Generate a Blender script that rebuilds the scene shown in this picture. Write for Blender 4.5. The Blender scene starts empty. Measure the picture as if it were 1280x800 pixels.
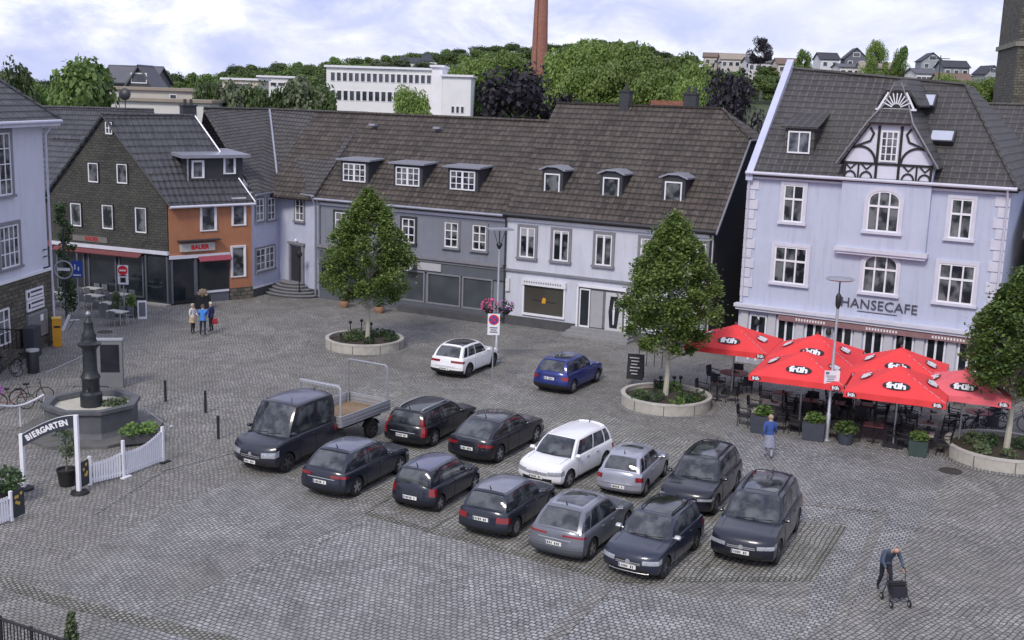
import bpy, bmesh, math, random
from mathutils import Vector, Matrix
random.seed(7)
scene = bpy.context.scene
COL = scene.collection
R = math.radians
# ------------------------------------------------------------------ camera survey (plaza z = 0, camera looks along +Y)
FPX, PITCH, ROLL, CAMH = 1442.0, R(11.05), R(1.8), 13.32
def ray(x, y):
    u = (x - 640) / FPX; v = (y - 400) / FPX
    c, s = math.cos(ROLL), math.sin(ROLL); u, v = c*u + s*v, -s*u + c*v
    cp, sp = math.cos(PITCH), math.sin(PITCH)
    return (u, cp - v*sp, -sp - v*cp)
def G(x, y, h=0.0):
    """plan position of a surveyed point lying at height h"""
    d = ray(x, y); t = (h - CAMH) / d[2]
    return (d[0]*t, d[1]*t)
def at_dist(x, y, dist):
    d = ray(x, y); t = dist / d[1]
    return (d[0]*t, dist, CAMH + d[2]*t)
# ------------------------------------------------------------------ materials
MATS = {}
def nt_new(name):
    m = bpy.data.materials.new(name); m.use_nodes = True
    nt = m.node_tree; nt.nodes.clear()
    o = nt.nodes.new('ShaderNodeOutputMaterial'); b = nt.nodes.new('ShaderNodeBsdfPrincipled')
    nt.links.new(b.outputs[0], o.inputs[0])
    return m, nt, b
def nd(nt, t, **k):
    n = nt.nodes.new(t)
    for a, v in k.items():
        if a in n.inputs: n.inputs[a].default_value = v
        else: setattr(n, a, v)
    return n
def rgba(c): return (c[0], c[1], c[2], 1)
def mat(name, col, rough=0.7, metal=0.0, var=0.12, scale=3.0, bump=0.0, bscale=40.0, spec=0.5, coat=0.0, tint=None, dirt=0.0, streak=0.0):
    """surface with soft two-scale colour variation, optional fine bump and low-frequency staining"""
    if name in MATS: return MATS[name]
    m, nt, b = nt_new(name); L = nt.links
    tc = nd(nt, 'ShaderNodeTexCoord')
    n1 = nd(nt, 'ShaderNodeTexNoise', Scale=scale, Detail=6.0, Roughness=0.65); L.new(tc.outputs['Object'], n1.inputs['Vector'])
    rp = nd(nt, 'ShaderNodeMapRange'); rp.inputs[1].default_value = 0.3; rp.inputs[2].default_value = 0.7
    rp.inputs[3].default_value = 1 - var; rp.inputs[4].default_value = 1 + var; L.new(n1.outputs[0], rp.inputs[0])
    mx = nd(nt, 'ShaderNodeMix', data_type='RGBA', blend_type='MULTIPLY'); mx.inputs[0].default_value = 1
    mx.inputs[6].default_value = rgba(col); L.new(rp.outputs[0], mx.inputs[7])
    out = mx.outputs[2]
    if tint or dirt:
        n2 = nd(nt, 'ShaderNodeTexNoise', Scale=scale*0.22, Detail=8.0, Roughness=0.7); L.new(tc.outputs['Object'], n2.inputs['Vector'])
        r2 = nd(nt, 'ShaderNodeMapRange'); r2.inputs[1].default_value = 0.42; r2.inputs[2].default_value = 0.68
        r2.inputs[4].default_value = dirt if dirt else 0.6; L.new(n2.outputs[0], r2.inputs[0])
        m2 = nd(nt, 'ShaderNodeMix', data_type='RGBA'); L.new(r2.outputs[0], m2.inputs[0]); L.new(out, m2.inputs[6])
        m2.inputs[7].default_value = rgba(tint or [c*0.55 for c in col]); out = m2.outputs[2]
    if streak:
        mp = nd(nt, 'ShaderNodeMapping'); mp.inputs['Scale'].default_value = (1.6, 1.6, .16); L.new(tc.outputs['Object'], mp.inputs[0])
        n5 = nd(nt, 'ShaderNodeTexNoise', Scale=2.2, Detail=7.0, Roughness=.7); L.new(mp.outputs[0], n5.inputs['Vector'])
        r5 = nd(nt, 'ShaderNodeMapRange'); r5.inputs[1].default_value = .5; r5.inputs[2].default_value = .72; r5.inputs[4].default_value = streak; L.new(n5.outputs[0], r5.inputs[0])
        m5 = nd(nt, 'ShaderNodeMix', data_type='RGBA'); L.new(r5.outputs[0], m5.inputs[0]); L.new(out, m5.inputs[6]); m5.inputs[7].default_value = rgba([c*.55 for c in col]); out = m5.outputs[2]
    L.new(out, b.inputs['Base Color'])
    b.inputs['Roughness'].default_value = rough; b.inputs['Metallic'].default_value = metal
    b.inputs['Specular IOR Level'].default_value = spec; b.inputs['Coat Weight'].default_value = coat
    b.inputs['Coat Roughness'].default_value = 0.05
    if bump:
        n3 = nd(nt, 'ShaderNodeTexNoise', Scale=bscale, Detail=4.0); L.new(tc.outputs['Object'], n3.inputs['Vector'])
        bp = nd(nt, 'ShaderNodeBump', Strength=bump, Distance=0.02); L.new(n3.outputs[0], bp.inputs['Height']); L.new(bp.outputs[0], b.inputs['Normal'])
    MATS[name] = m; return m
def brickmat(name, c1, c2, mortar, bw, bh, ms=0.015, offset=0.5, rot=0.0, coords='UV', rough=0.8, bump=0.6, var=0.25, tint=None, tintamt=0.5, tscale=0.12, tile=False, spec=0.4, bias=0.0, speck=0.0, squash=1.0, rdist=0.02, wob=.1):
    """courses of bricks, slates, tiles or setts: per-unit colour, dark joints, relief, weather patches"""
    m, nt, b = nt_new(name); L = nt.links
    tc = nd(nt, 'ShaderNodeTexCoord'); mp = nd(nt, 'ShaderNodeMapping'); mp.inputs['Rotation'].default_value = (0, 0, rot)
    L.new(tc.outputs[coords], mp.inputs[0])
    # slight waviness of the courses
    wn = nd(nt, 'ShaderNodeTexNoise', Scale=0.9, Detail=3.0); L.new(mp.outputs[0], wn.inputs['Vector'])
    sb = nd(nt, 'ShaderNodeVectorMath', operation='SUBTRACT'); L.new(wn.outputs['Color'], sb.inputs[0]); sb.inputs[1].default_value = (.5, .5, .5)
    sc = nd(nt, 'ShaderNodeVectorMath', operation='SCALE'); L.new(sb.outputs[0], sc.inputs[0]); sc.inputs['Scale'].default_value = wob if not tile else 0.03
    ad = nd(nt, 'ShaderNodeVectorMath', operation='ADD'); L.new(mp.outputs[0], ad.inputs[0]); L.new(sc.outputs[0], ad.inputs[1])
    br = nd(nt, 'ShaderNodeTexBrick', offset=offset, squash=squash); L.new(ad.outputs[0], br.inputs['Vector'])
    br.inputs['Color1'].default_value = rgba(c1); br.inputs['Color2'].default_value = rgba(c2); br.inputs['Mortar'].default_value = rgba(mortar)
    br.inputs['Scale'].default_value = 1.0; br.inputs['Mortar Size'].default_value = ms; br.inputs['Mortar Smooth'].default_value = 0.35
    br.inputs['Bias'].default_value = bias; br.inputs['Brick Width'].default_value = bw; br.inputs['Row Height'].default_value = bh
    col = br.outputs[0]
    n1 = nd(nt, 'ShaderNodeTexNoise', Scale=1.6/bw, Detail=3.0, Roughness=0.7); L.new(mp.outputs[0], n1.inputs['Vector'])
    r1 = nd(nt, 'ShaderNodeMapRange'); r1.inputs[1].default_value = .3; r1.inputs[2].default_value = .7
    r1.inputs[3].default_value = 1-var; r1.inputs[4].default_value = 1+var; L.new(n1.outputs[0], r1.inputs[0])
    mx = nd(nt, 'ShaderNodeMix', data_type='RGBA', blend_type='MULTIPLY'); mx.inputs[0].default_value = 1
    L.new(col, mx.inputs[6]); L.new(r1.outputs[0], mx.inputs[7]); col = mx.outputs[2]
    n2 = nd(nt, 'ShaderNodeTexNoise', Scale=tscale, Detail=9.0, Roughness=0.68); L.new(mp.outputs[0], n2.inputs['Vector'])
    if tint:
        r2 = nd(nt, 'ShaderNodeMapRange'); r2.inputs[1].default_value = .4; r2.inputs[2].default_value = .66; r2.inputs[4].default_value = tintamt
        L.new(n2.outputs[0], r2.inputs[0]); m2 = nd(nt, 'ShaderNodeMix', data_type='RGBA'); L.new(r2.outputs[0], m2.inputs[0]); L.new(col, m2.inputs[6])
        m2.inputs[7].default_value = rgba(tint); col = m2.outputs[2]
        # keep the joints readable through the patches
        m3 = nd(nt, 'ShaderNodeMix', data_type='RGBA', blend_type='MULTIPLY'); r3 = nd(nt, 'ShaderNodeMapRange'); r3.inputs[3].default_value = 1.0; r3.inputs[4].default_value = .55
        L.new(br.outputs['Fac'], r3.inputs[0]); m3.inputs[0].default_value = 1; L.new(col, m3.inputs[6]); L.new(r3.outputs[0], m3.inputs[7]); col = m3.outputs[2]
    if coords == 'Object':      # traffic wear and damp stains
        n6 = nd(nt, 'ShaderNodeTexNoise', Scale=.45, Detail=10.0, Roughness=.72, Distortion=1.2); L.new(mp.outputs[0], n6.inputs['Vector'])
        r6 = nd(nt, 'ShaderNodeMapRange'); r6.inputs[1].default_value = .36; r6.inputs[2].default_value = .64; r6.inputs[3].default_value = .74; r6.inputs[4].default_value = 1.16; L.new(n6.outputs[0], r6.inputs[0])
        m6 = nd(nt, 'ShaderNodeMix', data_type='RGBA', blend_type='MULTIPLY'); m6.inputs[0].default_value = 1; L.new(col, m6.inputs[6]); L.new(r6.outputs[0], m6.inputs[7]); col = m6.outputs[2]
    if speck:
        n4 = nd(nt, 'ShaderNodeTexNoise', Scale=2.6, Detail=5.0, Roughness=0.8); L.new(mp.outputs[0], n4.inputs['Vector'])
        r4 = nd(nt, 'ShaderNodeMapRange'); r4.inputs[1].default_value = .60; r4.inputs[2].default_value = .72; r4.inputs[4].default_value = speck
        L.new(n4.outputs[0], r4.inputs[0]); m4 = nd(nt, 'ShaderNodeMix', data_type='RGBA'); L.new(r4.outputs[0], m4.inputs[0]); L.new(col, m4.inputs[6])
        m4.inputs[7].default_value = (.36, .35, .36, 1); col = m4.outputs[2]
    sep = nd(nt, 'ShaderNodeSeparateXYZ'); L.new(ad.outputs[0], sep.inputs[0])
    inv = nd(nt, 'ShaderNodeMath', operation='SUBTRACT'); inv.inputs[0].default_value = 1; L.new(br.outputs['Fac'], inv.inputs[1])
    hgt = inv.outputs[0]
    if tile:   # overlapping courses: each course rises to its lower edge, pans curve sideways
        dv = nd(nt, 'ShaderNodeMath', operation='DIVIDE'); L.new(sep.outputs[1], dv.inputs[0]); dv.inputs[1].default_value = bh
        fr = nd(nt, 'ShaderNodeMath', operation='FRACT'); L.new(dv.outputs[0], fr.inputs[0])
        s1 = nd(nt, 'ShaderNodeMath', operation='SUBTRACT'); s1.inputs[0].default_value = 1; L.new(fr.outputs[0], s1.inputs[1])
        du = nd(nt, 'ShaderNodeMath', operation='MULTIPLY'); L.new(sep.outputs[0], du.inputs[0]); du.inputs[1].default_value = 2*math.pi/bw
        sn = nd(nt, 'ShaderNodeMath', operation='SINE'); L.new(du.outputs[0], sn.inputs[0])
        ml = nd(nt, 'ShaderNodeMath', operation='MULTIPLY_ADD'); L.new(sn.outputs[0], ml.inputs[0]); ml.inputs[1].default_value = .3; L.new(s1.outputs[0], ml.inputs[2])
        hgt = ml.outputs[0]
        rr = nd(nt, 'ShaderNodeMapRange'); rr.inputs[1].default_value = .0; rr.inputs[2].default_value = .3; rr.inputs[3].default_value = 1.0; rr.inputs[4].default_value = 1.0
        r5 = nd(nt, 'ShaderNodeMapRange'); r5.inputs[1].default_value = .62; r5.inputs[2].default_value = 1.0; r5.inputs[3].default_value = 1.2; r5.inputs[4].default_value = .22  # shadow line under each overlapping course, painted into the tile colour
        L.new(fr.outputs[0], r5.inputs[0])
        m5 = nd(nt, 'ShaderNodeMix', data_type='RGBA', blend_type='MULTIPLY'); m5.inputs[0].default_value = 1; L.new(col, m5.inputs[6]); L.new(r5.outputs[0], m5.inputs[7]); col = m5.outputs[2]
    L.new(col, b.inputs['Base Color']); b.inputs['Roughness'].default_value = rough; b.inputs['Specular IOR Level'].default_value = spec
    hs = nd(nt, 'ShaderNodeMath', operation='MULTIPLY_ADD'); L.new(n1.outputs[0], hs.inputs[0]); hs.inputs[1].default_value = .5; L.new(hgt, hs.inputs[2])
    bp = nd(nt, 'ShaderNodeBump', Strength=bump, Distance=rdist); L.new(hs.outputs[0], bp.inputs['Height']); L.new(bp.outputs[0], b.inputs['Normal'])
    MATS[name] = m; return m
def leafmat(name, c1, c2, rough=0.55, trans=0.35, vary=True):
    m, nt, b = nt_new(name); L = nt.links
    tc = nd(nt, 'ShaderNodeTexCoord'); geo = nd(nt, 'ShaderNodeNewGeometry')
    n = nd(nt, 'ShaderNodeTexNoise', Scale=1.3, Detail=5.0); L.new(tc.outputs['Object'], n.inputs['Vector'])
    mi = nd(nt, 'ShaderNodeMath', operation='MULTIPLY_ADD'); L.new(geo.outputs['Random Per Island'], mi.inputs[0]); mi.inputs[1].default_value = .7; L.new(n.outputs[0], mi.inputs[2])
    r = nd(nt, 'ShaderNodeMapRange'); r.inputs[1].default_value = .35; r.inputs[2].default_value = 1.25; L.new(mi.outputs[0], r.inputs[0])
    mx = nd(nt, 'ShaderNodeMix', data_type='RGBA'); mx.inputs[6].default_value = rgba(c1); mx.inputs[7].default_value = rgba(c2)
    L.new(r.outputs[0], mx.inputs[0])
    oi = nd(nt, 'ShaderNodeObjectInfo'); ro = nd(nt, 'ShaderNodeMapRange'); ro.inputs[3].default_value = .72 if vary else 1; ro.inputs[4].default_value = 1.32 if vary else 1; L.new(oi.outputs['Random'], ro.inputs[0])
    m0 = mx; mx = nd(nt, 'ShaderNodeMix', data_type='RGBA', blend_type='MULTIPLY'); mx.inputs[0].default_value = 1; L.new(m0.outputs[2], mx.inputs[6]); L.new(ro.outputs[0], mx.inputs[7])
    L.new(mx.outputs[2], b.inputs['Base Color']); b.inputs['Roughness'].default_value = rough
    tr = nd(nt, 'ShaderNodeBsdfTranslucent'); L.new(mx.outputs[2], tr.inputs[0]); ms = nd(nt, 'ShaderNodeMixShader'); ms.inputs[0].default_value = trans
    L.new(b.outputs[0], ms.inputs[1]); L.new(tr.outputs[0], ms.inputs[2])
    out = [q for q in nt.nodes if q.type == 'OUTPUT_MATERIAL'][0]; L.new(ms.outputs[0], out.inputs[0])
    MATS[name] = m; return m
def glassmat(name, base, rough=0.06, curtain_light=0.0, ccol=(.3, .3, .32), scale=0.8):
    m, nt, b = nt_new(name); L = nt.links
    tc = nd(nt, 'ShaderNodeTexCoord'); n = nd(nt, 'ShaderNodeTexNoise', Scale=scale, Detail=2.0); L.new(tc.outputs['Object'], n.inputs['Vector'])
    r = nd(nt, 'ShaderNodeMapRange'); r.inputs[1].default_value = .42; r.inputs[2].default_value = .62; r.inputs[4].default_value = curtain_light; L.new(n.outputs[0], r.inputs[0])  # pale noise patches in the pane colour stand for curtains and interior light
    mx = nd(nt, 'ShaderNodeMix', data_type='RGBA'); mx.inputs[6].default_value = rgba(base); mx.inputs[7].default_value = rgba(ccol); L.new(r.outputs[0], mx.inputs[0])
    L.new(mx.outputs[2], b.inputs['Base Color']); b.inputs['Roughness'].default_value = rough; b.inputs['Specular IOR Level'].default_value = .8
    n2 = nd(nt, 'ShaderNodeTexNoise', Scale=2.5, Detail=1.0); L.new(tc.outputs['Object'], n2.inputs['Vector'])
    bp = nd(nt, 'ShaderNodeBump', Strength=.05, Distance=.05); L.new(n2.outputs[0], bp.inputs['Height']); L.new(bp.outputs[0], b.inputs['Normal'])
    MATS[name] = m; return m
# ------------------------------------------------------------------ mesh builder
class Fr:
    """a facade's own frame: s runs along it from A to B, d stands proud of it, z is up"""
    def __init__(s, A, B=None, ang=None):
        s.A = A
        if B is not None: ang = math.atan2(B[1]-A[1], B[0]-A[0]); s.L = math.dist(A, B)
        s.ang = ang; s.u = (math.cos(ang), math.sin(ang)); s.n = (s.u[1], -s.u[0])
    def pt(s, a, d, z): return (s.A[0]+s.u[0]*a+s.n[0]*d, s.A[1]+s.u[1]*a+s.n[1]*d, z)
    def at(s, x, y, d=0.0):
        r = ray(x, y); n = s.n; t = (s.A[0]*n[0]+s.A[1]*n[1]+d) / (r[0]*n[0]+r[1]*n[1])
        return ((r[0]*t-s.A[0])*s.u[0]+(r[1]*t-s.A[1])*s.u[1], CAMH+r[2]*t)
    def sub(s, a, d=0, dang=0):
        p = s.pt(a, d, 0); return Fr((p[0], p[1]), ang=s.ang+dang)
class MB:
    def __init__(s): s.v = []; s.f = []; s.m = []; s.sm = []
    def add(s, vs, fs, m=0, smooth=False):
        o = len(s.v); s.v += [tuple(p) for p in vs]; s.f += [tuple(i+o for i in f) for f in fs]; s.m += [m]*len(fs); s.sm += [smooth]*len(fs); return s
    def hexa(s, p, m=0):
        return s.add(p, [(3,2,1,0),(4,5,6,7),(0,1,5,4),(1,2,6,5),(2,3,7,6),(3,0,4,7)], m)
    def box(s, c, z, rot=0, m=0, tilt=None):
        """box centred at c, size z"""
        h = [q/2 for q in z]; P = [(-h[0],-h[1],-h[2]),(h[0],-h[1],-h[2]),(h[0],h[1],-h[2]),(-h[0],h[1],-h[2]),(-h[0],-h[1],h[2]),(h[0],-h[1],h[2]),(h[0],h[1],h[2]),(-h[0],h[1],h[2])]
        M = Matrix.Rotation(rot, 4, 'Z')
        if tilt: M = M @ Matrix.Rotation(tilt[0], 4, tilt[1])
        return s.hexa([tuple(Vector(c) + M @ Vector(p)) for p in P], m)
    def fb(s, fr, s0, s1, d0, d1, z0, z1, m=0):
        P = [fr.pt(s0,d1,z0),fr.pt(s1,d1,z0),fr.pt(s1,d0,z0),fr.pt(s0,d0,z0),fr.pt(s0,d1,z1),fr.pt(s1,d1,z1),fr.pt(s1,d0,z1),fr.pt(s0,d0,z1)]
        return s.hexa(P, m)
    def fprism(s, fr, sz, d0, d1, m=0):
        """polygon in (s,z), counter-clockwise seen from the front, extruded from d0 to d1"""
        n = len(sz); V = [fr.pt(a, d1, z) for a, z in sz] + [fr.pt(a, d0, z) for a, z in sz]
        F = [tuple(range(n)), tuple(range(2*n-1, n-1, -1))] + [(i, i+n, (i+1) % n+n, (i+1) % n) for i in range(n)]
        return s.add(V, F, m)
    def plan(s, pts, z0, z1, m=0):
        n = len(pts); V = [(x, y, z0) for x, y in pts] + [(x, y, z1) for x, y in pts]
        return s.add(V, [tuple(range(n-1, -1, -1)), tuple(range(n, 2*n))] + [(i, (i+1) % n, (i+1) % n+n, i+n) for i in range(n)], m)
    def slab(s, quad, t, m=0):
        """thick plate: the four top corners, thickness t downwards along the normal"""
        a, b, c = [Vector(q) for q in quad[:3]]; n = (b-a).cross(c-a).normalized()
        if n.z < 0: n = -n; quad = quad[::-1]
        k = len(quad); V = [tuple(Vector(q)-n*t) for q in quad] + [tuple(q) for q in quad]
        return s.add(V, [tuple(range(k-1, -1, -1)), tuple(range(k, 2*k))] + [(i, (i+1) % k, (i+1) % k+k, i+k) for i in range(k)], m)
    def tube(s, pts, r, n=8, m=0, caps=True, smooth=True):
        """round bar through points; r a number or a list"""
        pts = [Vector(p) for p in pts]; rs = r if isinstance(r, (list, tuple)) else [r]*len(pts); o = len(s.v); ref = None
        for i, p in enumerate(pts):
            t = (pts[min(i+1, len(pts)-1)] - pts[max(i-1, 0)])
            t = t.normalized() if t.length > 1e-9 else Vector((0, 0, 1))
            if ref is None:
                ref = Vector((0, 0, 1)) if abs(t.z) < .9 else Vector((1, 0, 0))
            a = t.cross(ref).normalized(); b = a.cross(t).normalized(); ref = b
            s.v += [tuple(p + (a*math.cos(2*math.pi*k/n) + b*math.sin(2*math.pi*k/n))*rs[i]) for k in range(n)]
        for i in range(len(pts)-1):
            for k in range(n):
                k2 = (k+1) % n; s.f.append((o+i*n+k, o+i*n+k2, o+(i+1)*n+k2, o+(i+1)*n+k)); s.m.append(m); s.sm.append(smooth)
        if caps:
            s.f.append(tuple(o+k for k in range(n-1, -1, -1))); s.f.append(tuple(o+(len(pts)-1)*n+k for k in range(n))); s.m += [m, m]; s.sm += [False, False]
        return s
    def lathe(s, prof, c=(0, 0, 0), n=16, m=0, smooth=True, cap=True, phase=0.0, M=None):
        o = len(s.v)
        for r_, z in prof:
            for k in range(n):
                a = 2*math.pi*k/n + phase; p = Vector((r_*math.cos(a), r_*math.sin(a), z))
                if M: p = M @ p
                s.v.append((c[0]+p[0], c[1]+p[1], c[2]+p[2]))
        for i in range(len(prof)-1):
            for k in range(n):
                k2 = (k+1) % n; s.f.append((o+i*n+k, o+i*n+k2, o+(i+1)*n+k2, o+(i+1)*n+k)); s.m.append(m); s.sm.append(smooth)
        if cap:
            s.f.append(tuple(o+k for k in range(n-1, -1, -1))); s.f.append(tuple(o+(len(prof)-1)*n+k for k in range(n))); s.m += [m, m]; s.sm += [False, False]
        return s
    def grid(s, fn, na, nb, m=0, smooth=True, flip=False):
        V = [fn(i/na, j/nb) for i in range(na+1) for j in range(nb+1)]; F = []
        for i in range(na):
            for j in range(nb):
                q = (i*(nb+1)+j, (i+1)*(nb+1)+j, (i+1)*(nb+1)+j+1, i*(nb+1)+j+1); F.append(q[::-1] if flip else q)
        return s.add(V, F, m, smooth)
    def mesh(s, name, mats, base=(0, 0, 0), uv=True, weld=False):
        me = bpy.data.meshes.new(name)
        me.from_pydata([(p[0]-base[0], p[1]-base[1], p[2]-base[2]) for p in s.v], [], s.f)
        for mm in (mats if isinstance(mats, (list, tuple)) else [mats]): me.materials.append(mm)
        me.polygons.foreach_set('material_index', s.m); me.polygons.foreach_set('use_smooth', s.sm)
        if uv:
            ul = me.uv_layers.new(name='UVMap').data
            for p in me.polygons:
                n = p.normal
                if abs(n.z) > .985: ax, ay = Vector((1, 0, 0)), Vector((0, 1, 0))
                else: ax = Vector((0, 0, 1)).cross(n).normalized(); ay = n.cross(ax)
                for li in p.loop_indices:
                    co = Vector(s.v[me.loops[li].vertex_index]); ul[li].uv = (co.dot(ax), co.dot(ay))
        if weld:
            bm = bmesh.new(); bm.from_mesh(me); bmesh.ops.remove_doubles(bm, verts=bm.verts, dist=1e-4); bm.to_mesh(me); bm.free()
        if any(s.sm): me.set_sharp_from_angle(angle=R(42))
        me.update(); return me
    def build(s, name, mats, parent=None, base=None, **k):
        """one mesh object; vertices are given in world space, or in the parent's space when the parent was made local"""
        b = base if base is not None else (tuple(parent['_w']) if parent is not None and '_w' in parent else (0, 0, 0))
        me = s.mesh(name, mats, b, **k); o = bpy.data.objects.new(name, me); COL.objects.link(o)
        if parent is not None: o.parent = parent
        return o
def thing(name, label, cat, loc=(0, 0, 0), rot=0.0, group=None, local=False):
    """Empty at the base of a thing. local=False: its parts are given in world space (rot stays 0)"""
    o = bpy.data.objects.new(name, None); COL.objects.link(o); o.location = (loc[0], loc[1], loc[2] if len(loc) > 2 else 0)
    o.rotation_euler = (0, 0, rot); o['label'] = label; o['category'] = cat
    o.empty_display_size = .2
    if group: o['group'] = group
    o['_w'] = (0, 0, 0) if local else tuple(o.location)
    return o
def subbase(child, parent):
    child['_w'] = tuple(parent['_w']); return child
def tag(o, label=None, cat=None, group=None, kind=None):
    if label: o['label'] = label
    if cat: o['category'] = cat
    if group: o['group'] = group
    if kind: o['kind'] = kind
    return o
def whole(mb, name, mats, label, cat, loc=(0, 0, 0), group=None, rot=0.0):
    o = mb.build(name, mats, None, base=(0, 0, 0)); o.location = (loc[0], loc[1], loc[2] if len(loc) > 2 else 0); o.rotation_euler = (0, 0, rot)
    return tag(o, label, cat, group)
def wbuild(mb, name, mats, label, cat, base, group=None):
    """single-mesh thing given in world space, origin moved to its base"""
    b = (base[0], base[1], base[2] if len(base) > 2 else 0)
    o = mb.build(name, mats, None, base=b); o.location = b; return tag(o, label, cat, group)
def copy_tree(o, parent=None):
    c = o.copy(); COL.objects.link(c)
    if parent is not None: c.parent = parent
    for ch in list(o.children): copy_tree(ch, c)
    return c
def dup(o, loc, rot=None, label=None, scale=None, group=None):
    c = copy_tree(o); c.location = (loc[0], loc[1], loc[2] if len(loc) > 2 else 0)
    if rot is not None: c.rotation_euler = (0, 0, rot)
    if label: c['label'] = label
    if scale: c.scale = scale if isinstance(scale, (tuple, list)) else (scale,)*3
    if group: c['group'] = group
    return c
def letters(txt, size, m, O, U, V, parent, name='lettering', extrude=0.004, spacing=1.0, bold=0.0, arc=None, font_shear=0.0):
    """writing as a flat mesh: O = centre, U = reading direction, V = up, all in the parent's coordinates"""
    cu = bpy.data.curves.new(name, 'FONT'); cu.body = txt; cu.size = size; cu.align_x = 'CENTER'; cu.align_y = 'CENTER'; cu.extrude = extrude
    cu.space_character = spacing; cu.offset = bold; cu.shear = font_shear; cu.resolution_u = 3
    t = bpy.data.objects.new(name, cu); COL.objects.link(t)
    dg = bpy.context.evaluated_depsgraph_get(); me = bpy.data.meshes.new_from_object(t.evaluated_get(dg)); bpy.data.objects.remove(t)
    U = Vector(U).normalized(); V = Vector(V).normalized(); N = U.cross(V).normalized()
    b = Vector(tuple(parent['_w'])) if parent is not None and '_w' in parent else Vector((0, 0, 0))
    for v in me.vertices:
        p = v.co.copy()
        if arc:
            a = p.x/arc; q = Vector(((arc+p.y)*math.sin(a), (arc+p.y)*math.cos(a)-arc, p.z)); p = q
        v.co = Vector(O) - b + U*p.x + V*p.y + N*p.z
    me.materials.clear(); me.materials.append(m); o = bpy.data.objects.new(name, me); COL.objects.link(o); o.parent = parent
    return o
# ------------------------------------------------------------------ palette
WHITE = mat('white_paint', (.72, .72, .78), .5, var=.06)
FRAMEW = mat('window_white', (.74, .74, .80), .4, var=.05)
TRIM = mat('grey_trim', (.2, .2, .23), .7, var=.12)
LILAC = mat('lilac_plaster', (.48, .505, .64), .9, var=.05, scale=1.2, bump=.15, bscale=30, tint=(.38, .40, .52), dirt=.5, streak=.4)
HANSEP = mat('pale_lilac_plaster', (.475, .51, .65), .9, var=.04, scale=.9, bump=.12, bscale=25, tint=(.37, .42, .55), dirt=.5, streak=.35)
HTRIM = mat('pale_stone_trim', (.56, .56, .66), .85, var=.08, scale=2)
GREYP = mat('grey_blue_plaster', (.205, .217, .27), .9, var=.06, scale=1.0, bump=.12, tint=(.15, .165, .21), dirt=.5, streak=.4)
WHITEP = mat('white_lilac_plaster', (.56, .575, .67), .9, var=.05, scale=1.0, bump=.12, tint=(.44, .46, .54), dirt=.5, streak=.35)
BANKP = mat('bank_lilac_plaster', (.57, .585, .68), .9, var=.04, scale=1.0, bump=.1, tint=(.48, .49, .58), dirt=.4, streak=.3)
ORANGE = mat('orange_plaster', (.38, .165, .09), .9, var=.08, scale=1.2, bump=.12, tint=(.30, .14, .085), dirt=.5, streak=.35)
DARKTRIM = mat('charcoal_trim', (.035, .037, .045), .6, var=.15)
SHOPGREY = mat('shopfront_grey', (.10, .11, .135), .5, var=.1)
PLINTH = mat('dark_plinth', (.07, .072, .08), .85, var=.2, scale=2, bump=.3)
GLASS = glassmat('window_glass', (.014, .018, .024), .08, .8, (.20, .21, .23), 1.6)
GLASSD = glassmat('shop_glass', (.012, .016, .022), .05, .25, (.06, .07, .085), .7)
GLASSB = glassmat('tinted_shop_glass', (.055, .052, .045), .15, .3, (.09, .085, .075), .6)
CARGLASS = glassmat('car_glass', (.018, .022, .028), .05, .6, (.12, .13, .14), 2.2)
SLATE = brickmat('slate_cladding', (.068, .068, .062), (.040, .041, .040), (.018, .018, .02), .34, .16, .014, bump=.5, var=.3, tint=(.10, .098, .085), tintamt=.45, tscale=.5)
STONE = brickmat('rubble_stone', (.16, .145, .12), (.085, .08, .072), (.05, .047, .042), .48, .24, .02, bump=.8, var=.4, tint=(.07, .068, .058), tintamt=.5, tscale=.6)
BANKSTONE = brickmat('brown_rubble_stone', (.13, .12, .095), (.07, .066, .055), (.035, .032, .03), .42, .2, .018, bump=.8, var=.45)
ROOF_SL = brickmat('dark_roof_tiles', (.065, .067, .078), (.045, .047, .055), (.018, .018, .022), .36, .52, .02, 0.0, bump=1.0, var=.25, tile=True, rough=.55, rdist=.08)
ROOF_BR = brickmat('brown_roof_tiles', (.070, .056, .050), (.034, .028, .027), (.02, .018, .018), .34, .42, .02, 0.0, bump=.9, var=.4, tile=True, tint=(.095, .082, .07), tintamt=.4, tscale=.4, rough=.8, speck=.35, rdist=.05)
ROOF_GR = brickmat('grey_roof_tiles', (.07, .066, .068), (.045, .043, .046), (.02, .02, .022), .3, .34, .02, 0.0, bump=.8, var=.3, tile=True, tint=(.085, .08, .08), tintamt=.4, tscale=.5, rough=.7, rdist=.04)
ROOF_HA = brickmat('anthracite_roof_tiles', (.05, .046, .047), (.036, .034, .036), (.17, .16, .16), .40, .40, .03, 0.0, bump=.7, var=.3, tile=True, rough=.6, rdist=.04, tint=(.075, .07, .072), tintamt=.4, tscale=.3)
ZINC = mat('zinc', (.38, .39, .46), .35, .5, var=.12)
METALG = mat('galvanised_grey', (.33, .34, .38), .45, .5, var=.1)
METALD = mat('dark_metal', (.03, .032, .038), .45, .3, var=.15)
BLACK = mat('matt_black', (.012, .012, .014), .6, var=.2)
IRONG = mat('cast_iron_green_black', (.03, .034, .04), .45, .3, var=.3, scale=8, bump=.3)
CONC = mat('pale_concrete', (.42, .40, .36), .85, var=.14, scale=3, bump=.3, dirt=.6)
SOIL = mat('soil', (.045, .036, .028), .95, var=.5, scale=9, bump=1.0, bscale=30)
REDC = mat('red_canvas', (.72, .045, .05), .8, var=.07, scale=1.6, bump=.08, bscale=8)
REDF = mat('faded_red_canvas', (.72, .13, .16), .8, var=.1, scale=1.6)
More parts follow.
